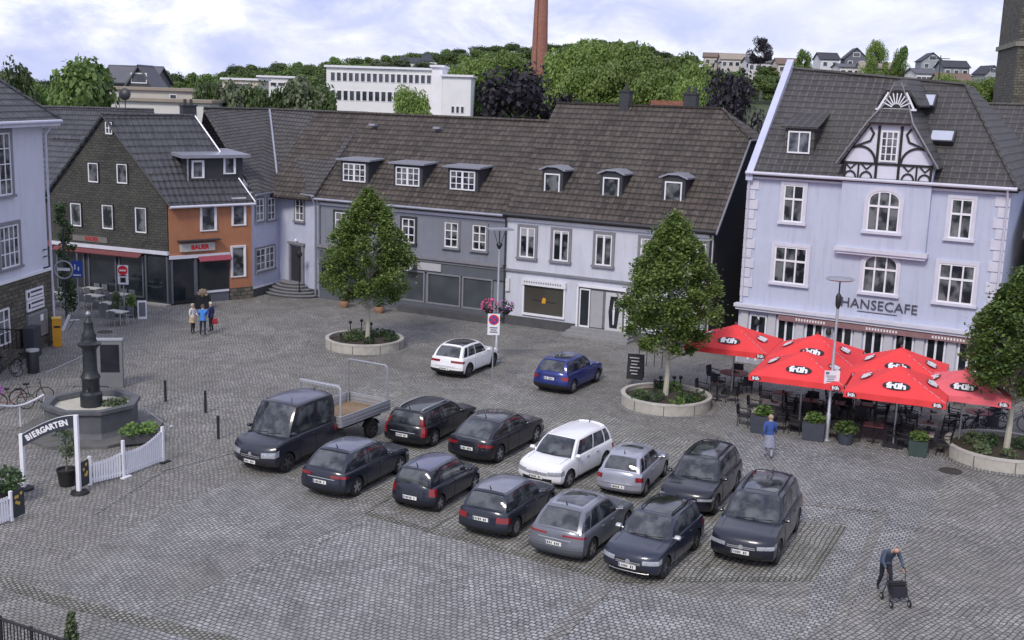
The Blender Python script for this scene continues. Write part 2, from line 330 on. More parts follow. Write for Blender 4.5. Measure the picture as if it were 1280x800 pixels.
REDD = mat('dark_red_plastic', (.20, .03, .035), .5, var=.2)
REDS = mat('signal_red', (.62, .02, .025), .45, var=.06)
BLUES = mat('signal_blue', (.03, .07, .35), .45, var=.06)
YELL = mat('post_yellow', (.62, .30, .02), .5, var=.1)
WOOD = mat('plywood_deck', (.22, .15, .09), .75, var=.25, scale=5, dirt=.5)
TABLEW = mat('pale_table_top', (.42, .38, .34), .6, var=.15, scale=6)
ALU = mat('brushed_aluminium', (.50, .51, .55), .4, .6, var=.08)
TYRE = mat('tyre_rubber', (.014, .014, .016), .8, var=.3)
RIM = mat('alloy_rim', (.38, .39, .42), .35, .7, var=.1)
RIMD = mat('dark_alloy_rim', (.10, .10, .12), .35, .6, var=.1)
LAMPR = mat('tail_lamp_red', (.22, .010, .014), .2, var=.1, coat=.6)
LAMPW = mat('head_lamp_glass', (.36, .38, .42), .12, .3, var=.25, scale=12, coat=.7)
PLATE = mat('number_plate_white', (.72, .72, .70), .5, var=.04)
SKIN = mat('skin', (.45, .27, .20), .6, var=.06)
LEAF = leafmat('linden_leaves', (.045, .092, .022), (.22, .30, .075), vary=False)
LEAFD = leafmat('dark_leaves', (.014, .036, .012), (.05, .10, .028))
LEAFL = leafmat('light_leaves', (.045, .10, .02), (.17, .27, .06))
LEAFP = leafmat('copper_leaves', (.012, .011, .018), (.04, .034, .05))
LEAFS = leafmat('sage_leaves', (.05, .075, .035), (.16, .21, .10))
BARK = mat('bark', (.15, .13, .105), .9, var=.3, scale=8, bump=.8, bscale=30)
BARKL = mat('pale_bark', (.42, .40, .34), .85, var=.15, scale=8, bump=.5, bscale=30)
# ------------------------------------------------------------------ camera, sky, sun
cam = bpy.data.cameras.new('camera'); cam.sensor_width = 36; cam.lens = 36*FPX/1280; cam.clip_end = 6000; cam.clip_start = .2
co = bpy.data.objects.new('camera', cam); COL.objects.link(co)
f_ = Vector((0, math.cos(PITCH), -math.sin(PITCH))); r_ = Vector((1, 0, 0)); u_ = r_.cross(f_)
c_, s_ = math.cos(ROLL), math.sin(ROLL)
# the image's right and up axes after the roll
rr = r_*c_ + u_*s_; uu = u_*c_ - r_*s_
co.matrix_world = Matrix(((rr.x, uu.x, -f_.x, 0), (rr.y, uu.y, -f_.y, 0), (rr.z, uu.z, -f_.z, CAMH), (0, 0, 0, 1)))
scene.camera = co
scene.view_settings.view_transform = 'Standard'; scene.view_settings.look = 'None'; scene.view_settings.exposure = 0
scene.render.engine = 'CYCLES'; scene.cycles.max_bounces = 5; scene.cycles.use_denoising = True
w = bpy.data.worlds.new('World'); scene.world = w; w.use_nodes = True; nt = w.node_tree; nt.nodes.clear(); L = nt.links
SUNEL, SUNAZ = 44, -22     # sun behind the camera to the left
out = nd(nt, 'ShaderNodeOutputWorld'); sky = nd(nt, 'ShaderNodeTexSky', sky_type='NISHITA'); sky.sun_disc = False
sky.sun_elevation = R(SUNEL); sky.sun_rotation = R(180 - SUNAZ); sky.dust_density = 2.0
bg = nd(nt, 'ShaderNodeBackground', Strength=0.09); L.new(sky.outputs[0], bg.inputs[0])
tc = nd(nt, 'ShaderNodeTexCoord'); mp = nd(nt, 'ShaderNodeMapping'); mp.inputs['Scale'].default_value = (1, 1, 2.4); L.new(tc.outputs['Generated'], mp.inputs[0])
mp.inputs['Location'].default_value = (.31, .2, .07)
n1 = nd(nt, 'ShaderNodeTexNoise', Scale=8.0, Detail=10.0, Roughness=.6, Distortion=.4); L.new(mp.outputs[0], n1.inputs['Vector'])
n2 = nd(nt, 'ShaderNodeTexNoise', Scale=2.2, Detail=4.0, Roughness=.5); L.new(mp.outputs[0], n2.inputs['Vector'])
cr = nd(nt, 'ShaderNodeValToRGB'); L.new(n1.outputs[0], cr.inputs[0]); e = cr.color_ramp
e.elements[0].position = .36; e.elements[0].color = (.34, .40, .70, 1)
e.elements[1].position = .66; e.elements[1].color = (.95, .95, .98, 1)
a_ = e.elements.new(.46); a_.color = (.46, .50, .73, 1)
b_ = e.elements.new(.55); b_.color = (.64, .67, .84, 1)
# whiter cloud deck towards one side, as patches
r2 = nd(nt, 'ShaderNodeMapRange'); r2.inputs[1].default_value = .42; r2.inputs[2].default_value = .62; r2.inputs[4].default_value = .55; L.new(n2.outputs[0], r2.inputs[0])
mw = nd(nt, 'ShaderNodeMix', data_type='RGBA'); L.new(r2.outputs[0], mw.inputs[0]); L.new(cr.outputs[0], mw.inputs[6]); mw.inputs[7].default_value = (.72, .74, .88, 1)
bg2 = nd(nt, 'ShaderNodeBackground', Strength=1.45); L.new(mw.outputs[2], bg2.inputs[0])
ms = nd(nt, 'ShaderNodeMixShader'); ms.inputs[0].default_value = .88; L.new(bg.outputs[0], ms.inputs[1]); L.new(bg2.outputs[0], ms.inputs[2]); L.new(ms.outputs[0], out.inputs[0])
sl = bpy.data.lights.new('sun', 'SUN'); sl.energy = 2.3; sl.angle = R(14); sl.color = (1, .93, .80)
so = bpy.data.objects.new('sun', sl); COL.objects.link(so)
sd = Vector((math.sin(R(SUNAZ))*math.cos(R(SUNEL)), -math.cos(R(SUNAZ))*math.cos(R(SUNEL)), math.sin(R(SUNEL))))   # towards the sun
so.rotation_euler = (-sd).to_track_quat('-Z', 'Y').to_euler(); so.location = (-20, -20, 60)

# ------------------------------------------------------------------ terrain and paving
def hill(x, y):
    """height of the land: level square, then the valley side rising behind the town"""
    if y < 100: return 0.0
    a = math.atan2(x, y)                                   # bearing
    t = min(1, (y-100)/330); t = t*t*(3-2*t)
    amp = 6 + 15*min(1, max(0, (a+.30)/.28))
    far = max(0, (y-460)/500)
    z = amp*t + 1.4*math.sin(x*.021+1)*t + 1.0*math.sin(y*.018+x*.013)*t - far*amp*.8
    return z
mb = MB(); nx, ny = 70, 60
ys = [-60+160*i/8 for i in range(9)] + [100+ (i/ny)**1.7*2400 for i in range(1, ny+1)]
V = []; F = []
for j, y in enumerate(ys):
    for i in range(nx+1):
        hw = 180 + max(0, y)*.9; x = -hw + 2*hw*i/nx; V.append((x, y, hill(x, y)))
for j in range(len(ys)-1):
    for i in range(nx):
        q = j*(nx+1)+i; F.append((q, q+1, q+nx+2, q+nx+1))
mb.add(V, F, 0, True)
HILLM = mat('meadow_earth', (.05, .07, .028), .95, var=.4, scale=.05, dirt=.6, tint=(.09, .085, .06))
tag(mb.build('ground', HILLM), kind='structure')
ROW = R(63.0)
def sheet(name, pts, z, m, kind='structure'):
    me = bpy.data.meshes.new(name); me.from_pydata([(x, y, z) for x, y in pts], [], [tuple(range(len(pts)))]); me.materials.append(m); me.update()
    if me.polygons[0].normal.z < 0: me.flip_normals()
    o = bpy.data.objects.new(name, me); COL.objects.link(o); tag(o, kind=kind); return o
SETT = brickmat('small_setts', (.32, .31, .30), (.20, .193, .187), (.125, .12, .112), .17, .155, .019, .5, rot=-R(63-18), coords='Object', bump=.8, var=.42, tint=(.19, .183, .168), tintamt=.75, tscale=.13, speck=.6, rough=.85, wob=.34)
SETTB = brickmat('bluish_setts', (.37, .37, .385), (.225, .225, .235), (.14, .138, .132), .18, .155, .022, .5, rot=-R(63+90), coords='Object', bump=.9, var=.42, tint=(.21, .206, .195), tintamt=.75, tscale=.18, speck=.45, rough=.8, wob=.2)
SETTF = brickmat('fine_setts', (.34, .337, .343), (.215, .212, .215), (.11, .108, .103), .15, .135, .017, .5, rot=-R(63), coords='Object', bump=.8, var=.4, tint=(.195, .19, .175), tintamt=.75, tscale=.16, speck=.5, rough=.85, wob=.24)
SETTM = brickmat('mossy_setts', (.345, .338, .322), (.22, .215, .203), (.125, .122, .106), .17, .155, .02, .5, rot=-R(63), coords='Object', bump=.9, var=.42, tint=(.20, .196, .178), tintamt=.75, tscale=.3, speck=.4, rough=.9, wob=.24)
SETTD = brickmat('band_setts', (.33, .325, .30), (.19, .186, .165), (.09, .088, .075), .14, .13, .024, .5, rot=-R(63), coords='Object', bump=1.0, var=.5, tint=(.175, .17, .145), tintamt=.6, tscale=.6, rough=.9)
sheet('plaza_paving', [(-75, -20), (75, -20), (75, 99), (-75, 99)], .004, SETT)
p = [G(*q) for q in ((40, 722), (292, 600), (345, 590), (455, 642), (165, 772))]
sheet('fine_paving', p, .008, SETTF)
# the bright ribbed area in the foreground runs on below the frame
a, b, c, d = G(165, 772), G(455, 642), G(660, 697), G(770, 727)
e1, e2 = G(1015, 772), G(760, 727)
dirb = ((a[0]-b[0]), (a[1]-b[1])); lb = math.hypot(*dirb); dirb = (dirb[0]/lb, dirb[1]/lb)
low = [(e1[0]+dirb[0]*12, e1[1]+dirb[1]*12), (a[0]+dirb[0]*12, a[1]+dirb[1]*12)]
sheet('foreground_paving', [a, low[1], low[0], e1, d, c, b], .008, SETTB)
sheet('parking_paving', [G(*q) for q in ((300, 590), (345, 588), (660, 694), (770, 724), (1011, 723), (1053, 659), (925, 640), (900, 560), (690, 500), (470, 470))], .0085, SETTM)
rb = [G(*q) for q in ((1015, 721), (1057, 656), (925, 636), (905, 560), (1190, 640), (1240, 655))]
sheet('terrace_paving', [G(*q) for q in ((905, 540), (860, 500), (1000, 470), (1200, 560), (1160, 640), (1090, 740), (1000, 800), (1015, 722), (1057, 656), (925, 636))], .0075, SETTB)
BZ = [0]
def band(pts, wd, z=.012, m=SETTD):
    """row of edging stones laid through plan points"""
    P = [Vector((*q, 0)) for q in pts]
    for i in range(len(P)-1):
        BZ[0] += 1; z = .0125 + BZ[0]*.0007
        t = (P[i+1]-P[i]).normalized(); n = Vector((-t.y, t.x, 0))*wd/2
        sheet('paving_band', [(P[i]-n)[:2], (P[i+1]-n)[:2], (P[i+1]+n)[:2], (P[i]+n)[:2]], z, m)
band([G(455, 641), G(770, 726)], .34); band([G(770, 726), G(1010, 724)], .3); band([G(1010, 726), G(1054, 658)], .3, .0165)
band([G(165, 772), G(455, 643)], .34, .0165, SETTF); band([G(176, 780), G(466, 649)], .07, .016, SETT)
band([G(-30, 715), G(60, 748), G(165, 774), G(300, 806)], .45)
band([G(120, 642), G(205, 588), G(292, 566)], .12, .0165, SETTF)
for pr in (((455, 643), (520, 600)), ((535, 664), (575, 640)), ((645, 692), (672, 668)), ((735, 716), (760, 690)), ((872, 726), (900, 690))): band([G(*pr[0]), G(*pr[1])], .14)
band([G(760, 730), G(690, 800)], .45, .0125, SETT); band([G(1104, 640), G(1040, 800)], .3, .0125, SETT)
band([G(930, 624), G(1110, 640)], .25, .0165, SETT)
# manhole covers
for q, lab, rr_ in (((1188, 589), 'round cast iron manhole cover in the paving by the right planter', .42), ((131, 415), 'round manhole cover in the paving near the yellow post', .4)):
    g = G(*q); m_ = MB().lathe([(rr_, 0), (rr_, .02), (rr_-.05, .022), (rr_-.06, .014), (0.0, .014)], n=24, smooth=False)
    whole(m_, 'manhole_cover', mat('cast_iron', (.06, .055, .05), .7, .3, var=.4, scale=12, bump=.8, bscale=25), lab, 'manhole cover', (g[0], g[1], .004))

# ------------------------------------------------------------------ windows, roofs and shops
def window(par, fr, s, z, w, h, nx=2, ny=2, surround=None, sw=.14, sill=True, arch=False, T=False, d=0.0, glass=None, frame=None, double=False, mun=.045, shutter=0.0):
    """casement in a facade: s, z its centre. frame with bars > surround, pane, sill"""
    frame = frame or FRAMEW; glass = glass or GLASS; f = MB(); x0, x1, z0, z1 = s-w/2, s+w/2, z-h/2, z+h/2; t = .075
    zt = z1 - (w/2*.62 if arch else 0)
    def arc(rx, rz, n=12): return [(s+rx*math.cos(math.pi*k/n), zt+rz*math.sin(math.pi*k/n)) for k in range(n+1)]
    if arch:
        rz = z1-zt
        f.fb(fr, x0, x0+t, d, d+.06, z0, zt); f.fb(fr, x1-t, x1, d, d+.06, z0, zt)
        oa, ia = arc(w/2, rz), arc(w/2-t, rz-t)
        for k in range(12): f.fprism(fr, [ia[k], oa[k], oa[k+1], ia[k+1]], d, d+.06)
    else:
        f.fb(fr, x0, x0+t, d, d+.06, z0, z1); f.fb(fr, x1-t, x1, d, d+.06, z0, z1); f.fb(fr, x0+t, x1-t, d, d+.06, z1-t, z1)
    f.fb(fr, x0+t, x1-t, d, d+.062, z0, z0+t)
    if T:
        ztr = z0 + h*.62; f.fb(fr, x0+t, x1-t, d, d+.075, ztr-.05, ztr+.05)
        for k in range(1, nx):
            xx = x0+w*k/nx; top = z1-t if not arch else zt + (z1-zt)*math.sqrt(max(0, 1-((xx-s)/(w/2))**2)) - .03
            f.fb(fr, xx-.04, xx+.04, d, d+.065, z0+t, ztr-.05); f.fb(fr, xx-.035, xx+.035, d, d+.065, ztr+.05, top)
    else:
        if double: f.fb(fr, s-.07, s+.07, d, d+.07, z0+t, z1-t)
        for k in range(1, nx):
            if double and k*2 == nx: continue
            xx = x0+w*k/nx; f.fb(fr, xx-mun/2-.01, xx+mun/2+.01, d, d+.05, z0+t, z1-t)
        for k in range(1, ny):
            zz = z0+h*k/ny; f.fb(fr, x0+t, x1-t, d, d+.046, zz-mun/2, zz+mun/2)
    wo = subbase(f.build('window', frame, par), par)
    g = MB()
    if arch: g.fprism(fr, [(x0+.03, z0+.03), (x1-.03, z0+.03)] + arc(w/2-.03, z1-zt-.03), d+.004, d+.02)
    else: g.fb(fr, x0+.03, x1-.03, d+.004, d+.02, z0+.03, z1-.03)
    g.build('pane', glass, wo)
    if shutter:
        MB().fb(fr, x0+t, x1-t, d+.02, d+.044, z1-t-shutter, z1-t).build('roller_blind', mat('blind_grey', (.34, .34, .38), .7, var=.1), wo)
    if surround:
        g = MB()
        if arch:
            g.fb(fr, x0-sw, x0, d, d+.09, z0, zt); g.fb(fr, x1, x1+sw, d, d+.09, z0, zt); oa, ia = arc(w/2+sw, z1-zt+sw), arc(w/2, z1-zt)
            for k in range(12): g.fprism(fr, [ia[k], oa[k], oa[k+1], ia[k+1]], d, d+.09)
        else:
            g.fb(fr, x0-sw, x0, d, d+.09, z0, z1+sw); g.fb(fr, x1, x1+sw, d, d+.09, z0, z1+sw); g.fb(fr, x0, x1, d, d+.088, z1, z1+sw)
        g.build('surround', surround, wo)
    if sill:
        MB().fb(fr, x0-sw-.04, x1+sw+.04, d, d+.17, z0-.12, z0-.002).build('sill', surround or HTRIM, wo)
    return wo
def wall_prism(fr, Lw, depth, ze, zr, rd, back_ze=None):
    """pentagonal wall body below a gable roof whose ridge lies rd behind the facade"""
    mb = MB(); bz = ze if back_ze is None else back_ze
    pr = [(0, 0), (0, ze), (-rd, zr), (-depth, bz), (-depth, 0)]      # (d, z)
    V = [fr.pt(0, d, z) for d, z in pr] + [fr.pt(Lw, d, z) for d, z in pr]
    n = 5; F = [tuple(range(n)), tuple(range(2*n-1, n-1, -1))] + [(i, i+n, (i+1) % n+n, (i+1) % n) for i in range(n)]
    return mb.add(V, F)
def gable_roof(fr, s0, s1, depth, ze, zr, rd, over=.35, t=.14, ridge=True):
    mb = MB(); sl = (zr-ze)/rd; slb = (zr-ze)/(depth-rd); up = .14
    e = over
    mb.slab([fr.pt(s0, e, ze-sl*e+up), fr.pt(s1, e, ze-sl*e+up), fr.pt(s1, -rd, zr+up), fr.pt(s0, -rd, zr+up)], t)
    mb.slab([fr.pt(s0, -rd-.002, zr+up), fr.pt(s1, -rd-.002, zr+up), fr.pt(s1, -depth-e, ze-slb*e+up), fr.pt(s0, -depth-e, ze-slb*e+up)], t)
    if ridge: mb.tube([fr.pt(s0, -rd, zr+up), fr.pt(s1, -rd, zr+up)], .11, 6)
    return mb
def gutter(fr, s0, s1, z, d=.42, r=.08, down=(), zb=.1):
    mb = MB(); mb.tube([fr.pt(s0, d, z), fr.pt(s1, d, z)], r, 8)
    for s in down: mb.tube([fr.pt(s, d, z), fr.pt(s, .12, z-.45), fr.pt(s, .12, zb)], .055, 8)
    return mb
def dormer(par, fr, s, w, z0, z1, d0, dback, wz, ww, wh, roofm, cheek, over=.15, rise=.25, front=None, nx=4, ny=3, double=True, shape='flat', name='dormer', curtain_light=False):
    """dormer standing d0 behind the facade; flat or shallow pitched top > window"""
    mb = MB()
    if shape == 'flat': mb.fb(fr, s-w/2, s+w/2, -dback, -d0, z0, z1)
    else:
        top = [(s-w/2, z0), (s+w/2, z0), (s+w/2, z1), (s+w*.2, z1+rise), (s-w*.2, z1+rise), (s-w/2, z1)]
        mb.fprism(fr, top, -dback, -d0)
    o = subbase(mb.build(name, front or cheek, par), par)
    r = MB()
    if shape == 'flat':
        a = d0-over; r.slab([fr.pt(s-w/2-over, -a, z1+.10), fr.pt(s+w/2+over, -a, z1+.10), fr.pt(s+w/2+over*.6, -dback-.1, z1+rise+.1), fr.pt(s-w/2-over*.6, -dback-.1, z1+rise+.1)], .10)
    else:
        k = [(s-w/2-over, z1-.03), (s-w*.22, z1+rise+.02), (s+w*.22, z1+rise+.02), (s+w/2+over, z1-.03)]
        for i in range(3): r.fprism(fr, [(k[i][0], k[i][1]), (k[i+1][0], k[i+1][1]), (k[i+1][0], k[i+1][1]+.09), (k[i][0], k[i][1]+.09)], -dback, -d0+over)
    r.build('dormer_roof', roofm, o)
    window(o, fr, s, wz, ww, wh, nx, ny, sill=False, d=-d0, double=double)
    return o
def chimney(par, c, w, z0, z1, m, pots=1, rot=0):
    mb = MB(); mb.box((c[0], c[1], (z0+z1)/2), (w[0], w[1], z1-z0), rot, 0); mb.box((c[0], c[1], z1+.04), (w[0]+.12, w[1]+.12, .1), rot, 1)
    for k in range(pots): mb.lathe([(.11, 0), (.10, .35)], (c[0]+(k-(pots-1)/2)*.4, c[1], z1+.08), 8, 1)
    return mb.build('chimney', [m, DARKTRIM], par)
# ================================================================== BUILDINGS
# ---- grey and white row on the far side of the square
GA, GB_ = G(398, 372), G(629, 404); row = Fr(GA, GB_); GL = row.L
t = thing('grey_shop_house', 'grey two-storey house with dark shopfronts and three wide dormers', 'house', GA)
ZE, ZR, RD = 6.55, 11.65, 5.2
wall_prism(row, GL, 11, ZE, ZR, RD).build('wall', GREYP, t)
roof = subbase(gable_roof(row, -4.3, GL, 11, ZE, ZR, RD).build('roof', ROOF_BR, t), t)
gutter(row, 0, GL, ZE-.12, down=(.15,)).build('gutter', ZINC, t)
MB().fb(row, 0, GL, 0, .10, ZE-.5, ZE-.18).build('fascia', HTRIM, t)
for k, (px, py) in enumerate(((427, 286), (511, 296), (564.5, 301), (599.5, 304))):
    s, z = row.at(px, py); window(t, row, s, 4.95, .95, 1.5, 2, 3, surround=DARKTRIM if k in (0, 1) else TRIM, sw=.13, mun=.06)
# shopfront: cornice, fascia, bays
MB().fb(row, .05, GL, 0, .30, 3.35, 3.52).fb(row, .05, GL, 0, .18, 3.18, 3.35).build('cornice', TRIM, t)
sp = MB().fb(row, .05, GL, 0, .12, 2.55, 3.18).fb(row, .05, GL, 0, .12, .0, .62).build('shopfront', SHOPGREY, t); subbase(sp, t)
def bay(x0p, x1p, z0=.62, z1=2.55, par=t, fr=row, gl=GLASSD, fm=SHOPGREY, py=360):
    s0, _ = fr.at(x0p, py); s1, _ = fr.at(x1p, py); f = MB(); k = .09
    f.fb(fr, s0, s0+k, .02, .14, z0, z1).fb(fr, s1-k, s1, .02, .14, z0, z1).fb(fr, s0+k, s1-k, .02, .14, z0, z0+k).fb(fr, s0+k, s1-k, .02, .14, z1-k, z1)
    o = subbase(f.build('shop_window', fm, par), par); MB().fb(fr, s0+k-.01, s1-k+.01, .03, .06, z0+k-.01, z1-k+.01).build('pane', gl, o); return o
for a, b in ((402, 421), (423, 452), (454, 500)): bay(a, b)
for a, b in ((503, 532), (535, 577), (579, 617)): bay(a, b, fm=TRIM, gl=glassmat('blind_backed_glass', (.045, .055, .065), .12, .5, (.09, .10, .115), .5) if 'blind_backed_glass' not in MATS else MATS['blind_backed_glass'])
s0, _ = row.at(524, 336); s1, _ = row.at(553, 340)
MB().fb(row, s0, s1, .12, .2, 2.66, 3.12).build('fascia_sign', mat('sign_pale_grey', (.42, .42, .46), .6, var=.05), t)
# low dark planter edge and steps at the shop base
s0, _ = row.at(505, 390); MB().fb(row, s0, GL-.2, .12, .75, 0, .38).build('plinth', PLINTH, t)
for px, py in ((445, 222), (511.5, 227), (580, 232)):
    s, _ = row.at(px, py, -1.0)
    dormer(t, row, s, 2.15, ZE+.6, ZE+2.35, .85, 3.0, ZE+1.62, 1.75, 1.15, ZINC, DARKTRIM, over=.25, rise=.12)
for sx in (1.3, 6.3): MB().box(row.pt(sx, -RD+1.1, ZR-.55), (.5, .35, .12), row.ang).build('roof_vent', ZINC, t)
# round red pharmacy-style projecting sign
g = row.pt(row.at(517, 330)[0], .0, 0); zz = row.at(517, 331, .6)[1]
sg = thing('projecting_sign', 'round red and white sign sticking out from the grey shopfront', 'sign', (g[0], g[1], zz))
c0 = Vector(row.pt(row.at(517, 330)[0], .62, zz)); U = Vector((row.u[0], row.u[1], 0)); N = Vector((row.n[0], row.n[1], 0))
MB().tube([row.pt(row.at(517, 330)[0], 0, zz+.1), row.pt(row.at(517, 330)[0], .35, zz+.1)], .03).build('bracket', METALD, sg)
Mx = Matrix((( U.x, 0, N.x), (U.y, 0, N.y), (0, 1, 0))).to_4x4()
MB().lathe([(.40, -.05), (.42, 0), (.40, .05)], tuple(c0), 24, M=Mx, smooth=False).build('disc', WHITE, sg)
mb = MB()
for k in range(14):
    a0, a1 = math.pi*(.15+1.35*k/14), math.pi*(.15+1.35*(k+1)/14)
    V = [c0 + U*(rr_*math.cos(a_)) + Vector((0, 0, rr_*math.sin(a_))) + N*.056 for rr_, a_ in ((.15, a0), (.34, a0), (.34, a1), (.15, a1))]; mb.add(V, [(0, 1, 2, 3)])
mb.build('emblem', REDS, sg)

# ---- white house at the right end of the row
WB = row.pt(GL + math.dist(GB_, G(890, 446)) - .75, 0, 0)[:2]; wr = Fr(GB_, WB); WL = wr.L
t = thing('white_row_house', 'pale lilac house with brown roof, three small dormers and a dark gable end', 'house', GB_)
WE, WR, WD = 6.65, 12.75, 6.0
HX = 2.1; Q = .74; zq = WE+(WR-WE)*Q; dq1, dq2 = WD*Q, 12-(12-WD)*Q      # half-hipped end
mb = wall_prism(wr, WL-HX, 12, WE, WR, WD); pr = [(0, 0), (0, WE), (-dq1, zq-.03), (-dq2, zq-.03), (-12, WE), (-12, 0)]
V = [wr.pt(WL-HX, d, z) for d, z in pr] + [wr.pt(WL, d, z) for d, z in pr]; mb.add(V, [tuple(range(6)), tuple(range(11, 5, -1))] + [(i, i+6, (i+1) % 6+6, (i+1) % 6) for i in range(6)])
mb.build('wall', WHITEP, t)
# dark slate-clad gable end
mb = MB(); V = [wr.pt(WL+.002, d, z) for d, z in pr] + [wr.pt(WL+.07, d, z) for d, z in pr]; n = 6
mb.add(V, [tuple(range(n)), tuple(range(2*n-1, n-1, -1))] + [(i, i+n, (i+1) % n+n, (i+1) % n) for i in range(n)]); mb.build('gable_cladding', mat('black_slate', (.022, .023, .028), .85, var=.2, scale=2), t)
e_, u_p, sf_, sb_ = .35, .14, (WR-WE)/WD, (WR-WE)/(12-WD); x1_ = WL+.22; RE = WL-HX+.1; mb = MB()
mb.slab([wr.pt(-.02, e_, WE-sf_*e_+u_p), wr.pt(x1_, e_, WE-sf_*e_+u_p), wr.pt(x1_, -dq1, zq+u_p), wr.pt(RE, -WD, WR+u_p), wr.pt(-.02, -WD, WR+u_p)], .14)
mb.slab([wr.pt(-.02, -WD-.002, WR+u_p), wr.pt(RE, -WD-.002, WR+u_p), wr.pt(x1_, -dq2, zq+u_p), wr.pt(x1_, -12-e_, WE-sb_*e_+u_p), wr.pt(-.02, -12-e_, WE-sb_*e_+u_p)], .14)
mb.slab([wr.pt(x1_, -dq1, zq+u_p), wr.pt(x1_, -dq2, zq+u_p), wr.pt(RE, -WD, WR+u_p)], .14)
mb.tube([wr.pt(-.02, -WD, WR+u_p), wr.pt(RE, -WD, WR+u_p), wr.pt(x1_, -dq1, zq+u_p)], .11, 6)
roof = subbase(mb.build('roof', ROOF_BR, t), t)
mb = MB(); mb.tube([wr.pt(WL+.24, .35, WE-.25), wr.pt(WL+.24, -dq1, zq+.06)], .06, 6).tube([wr.pt(WL+.24, -dq1, zq+.06), wr.pt(WL+.24, -dq2, zq+.06)], .07, 6); mb.build('verge', TRIM, t)
gutter(wr, 0, WL+.2, WE-.13, down=(0.06, WL-.1)).build('gutter', DARKTRIM, t)
MB().fb(wr, .1, WL, 0, .12, WE-.5, WE-.2).build('fascia', WHITE, t)
MB().fb(wr, .1, WL, 0, .14, 3.2, 3.32).build('cornice', TRIM, t)
MB().fb(wr, .1, WL, 0, .05, 0, .55).build('plinth', PLINTH, t)
for k, (px, py) in enumerate(((660, 292), (702, 296), (755.5, 301), (812, 306), (872, 314))):
    s, z = wr.at(px, py); window(t, wr, s, 4.95, 1.0, 1.75, 2, 1, surround=TRIM, sw=.16, mun=.10, shutter=.45 if k == 0 else (.9 if k == 3 else .12))
# big shop window with sign over it
s0, _ = wr.at(654, 370); s1, _ = wr.at(707, 378)
f = MB().fb(wr, s0, s0+.1, 0, .12, .72, 2.62).fb(wr, s1-.1, s1, 0, .12, .72, 2.62).fb(wr, s0+.1, s1-.1, 0, .12, .72, .84)
o = subbase(f.build('shop_window', WHITE, t), t); MB().fb(wr, s0+.1, s1-.1, .01, .04, .84, 2.5).build('pane', GLASSB, o)
MB().fb(wr, s0-.02, s1+.05, 0, .2, 2.5, 2.86).build('fascia_sign', mat('sign_white', (.66, .66, .72), .6, var=.05), t)
mb = MB(); sm_ = (s0+s1)/2
mb.fb(wr, sm_-.75, sm_-.15, .042, .048, 1.62, 1.66, 0).fb(wr, sm_+.15, sm_+.8, .042, .048, 1.58, 1.62, 0); mb.fprism(wr, [(sm_-.13, 1.5), (sm_+.1, 1.5), (sm_+.14, 1.75), (sm_, 1.86), (sm_-.12, 1.72)], .042, .05, 1); mb.build('window_emblem', [BLACK, YELL], o)
mb = MB()
for k in range(16): mb.fb(wr, s0+.12+k*.155, s0+.12+k*.155+.09, .2, .206, 2.64, 2.74)
mb.build('lettering', TRIM, t)
s_, z_ = wr.at(636, 344); MB().fb(wr, s_-.12, s_+.12, .02, .16, 2.0, 2.75).build('light_box', mat('light_box_white', (.6, .6, .62), .4, var=.05), t)
# recessed entrance with steps
s0, _ = wr.at(723, 380); s1, _ = wr.at(783, 390)
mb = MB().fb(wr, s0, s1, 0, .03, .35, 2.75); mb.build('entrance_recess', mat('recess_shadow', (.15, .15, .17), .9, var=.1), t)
mb = MB().fb(wr, s0-.06, s0+.04, 0, .16, .35, 2.85).fb(wr, s1-.04, s1+.06, 0, .16, .35, 2.85).fb(wr, s0-.06, s1+.06, 0, .16, 2.75, 2.87); mb.build('entrance_frame', WHITE, t)
d_ = subbase(MB().fb(wr, s0+.1, s0+.75, .03, .08, .45, 2.65).build('side_window', FRAMEW, t), t); MB().fb(wr, s0+.17, s0+.68, .08, .09, .55, 2.58).build('pane', GLASSD, d_)
MB().fb(wr, s0+.8, s0+1.55, .03, .07, .5, 2.6).build('side_panel', mat('door_panel_grey', (.34, .34, .37), .6, var=.06), t)
d_ = subbase(MB().fb(wr, s1-1.25, s1-.2, .03, .09, .4, 2.6).build('door', mat('door_white', (.5, .5, .54), .5, var=.05), t), t)
mb = MB().fprism(wr, [(s1-.95, .6), (s1-.5, .6), (s1-.4, 1.5), (s1-.5, 2.4), (s1-.95, 2.4), (s1-1.05, 1.5)], .09, .1); mb.build('pane', GLASSD, d_)
mb = MB().fprism(wr, [(s1-.76, .8), (s1-.69, .8), (s1-.66, 1.6), (s1-.72, 2.2), (s1-.79, 1.6)], .1, .115); mb.build('door_ornament', WHITE, d_)
mb = MB()
for k in range(3): mb.fb(wr, s0-.5+.15*k, s1+.6-.12*k, 0, 1.15-.33*k, .15*k if k == 0 else .15*k-.001, .15*(k+1))
mb.build('step', mat('grey_step_stone', (.24, .24, .25), .85, var=.15, scale=4), t)
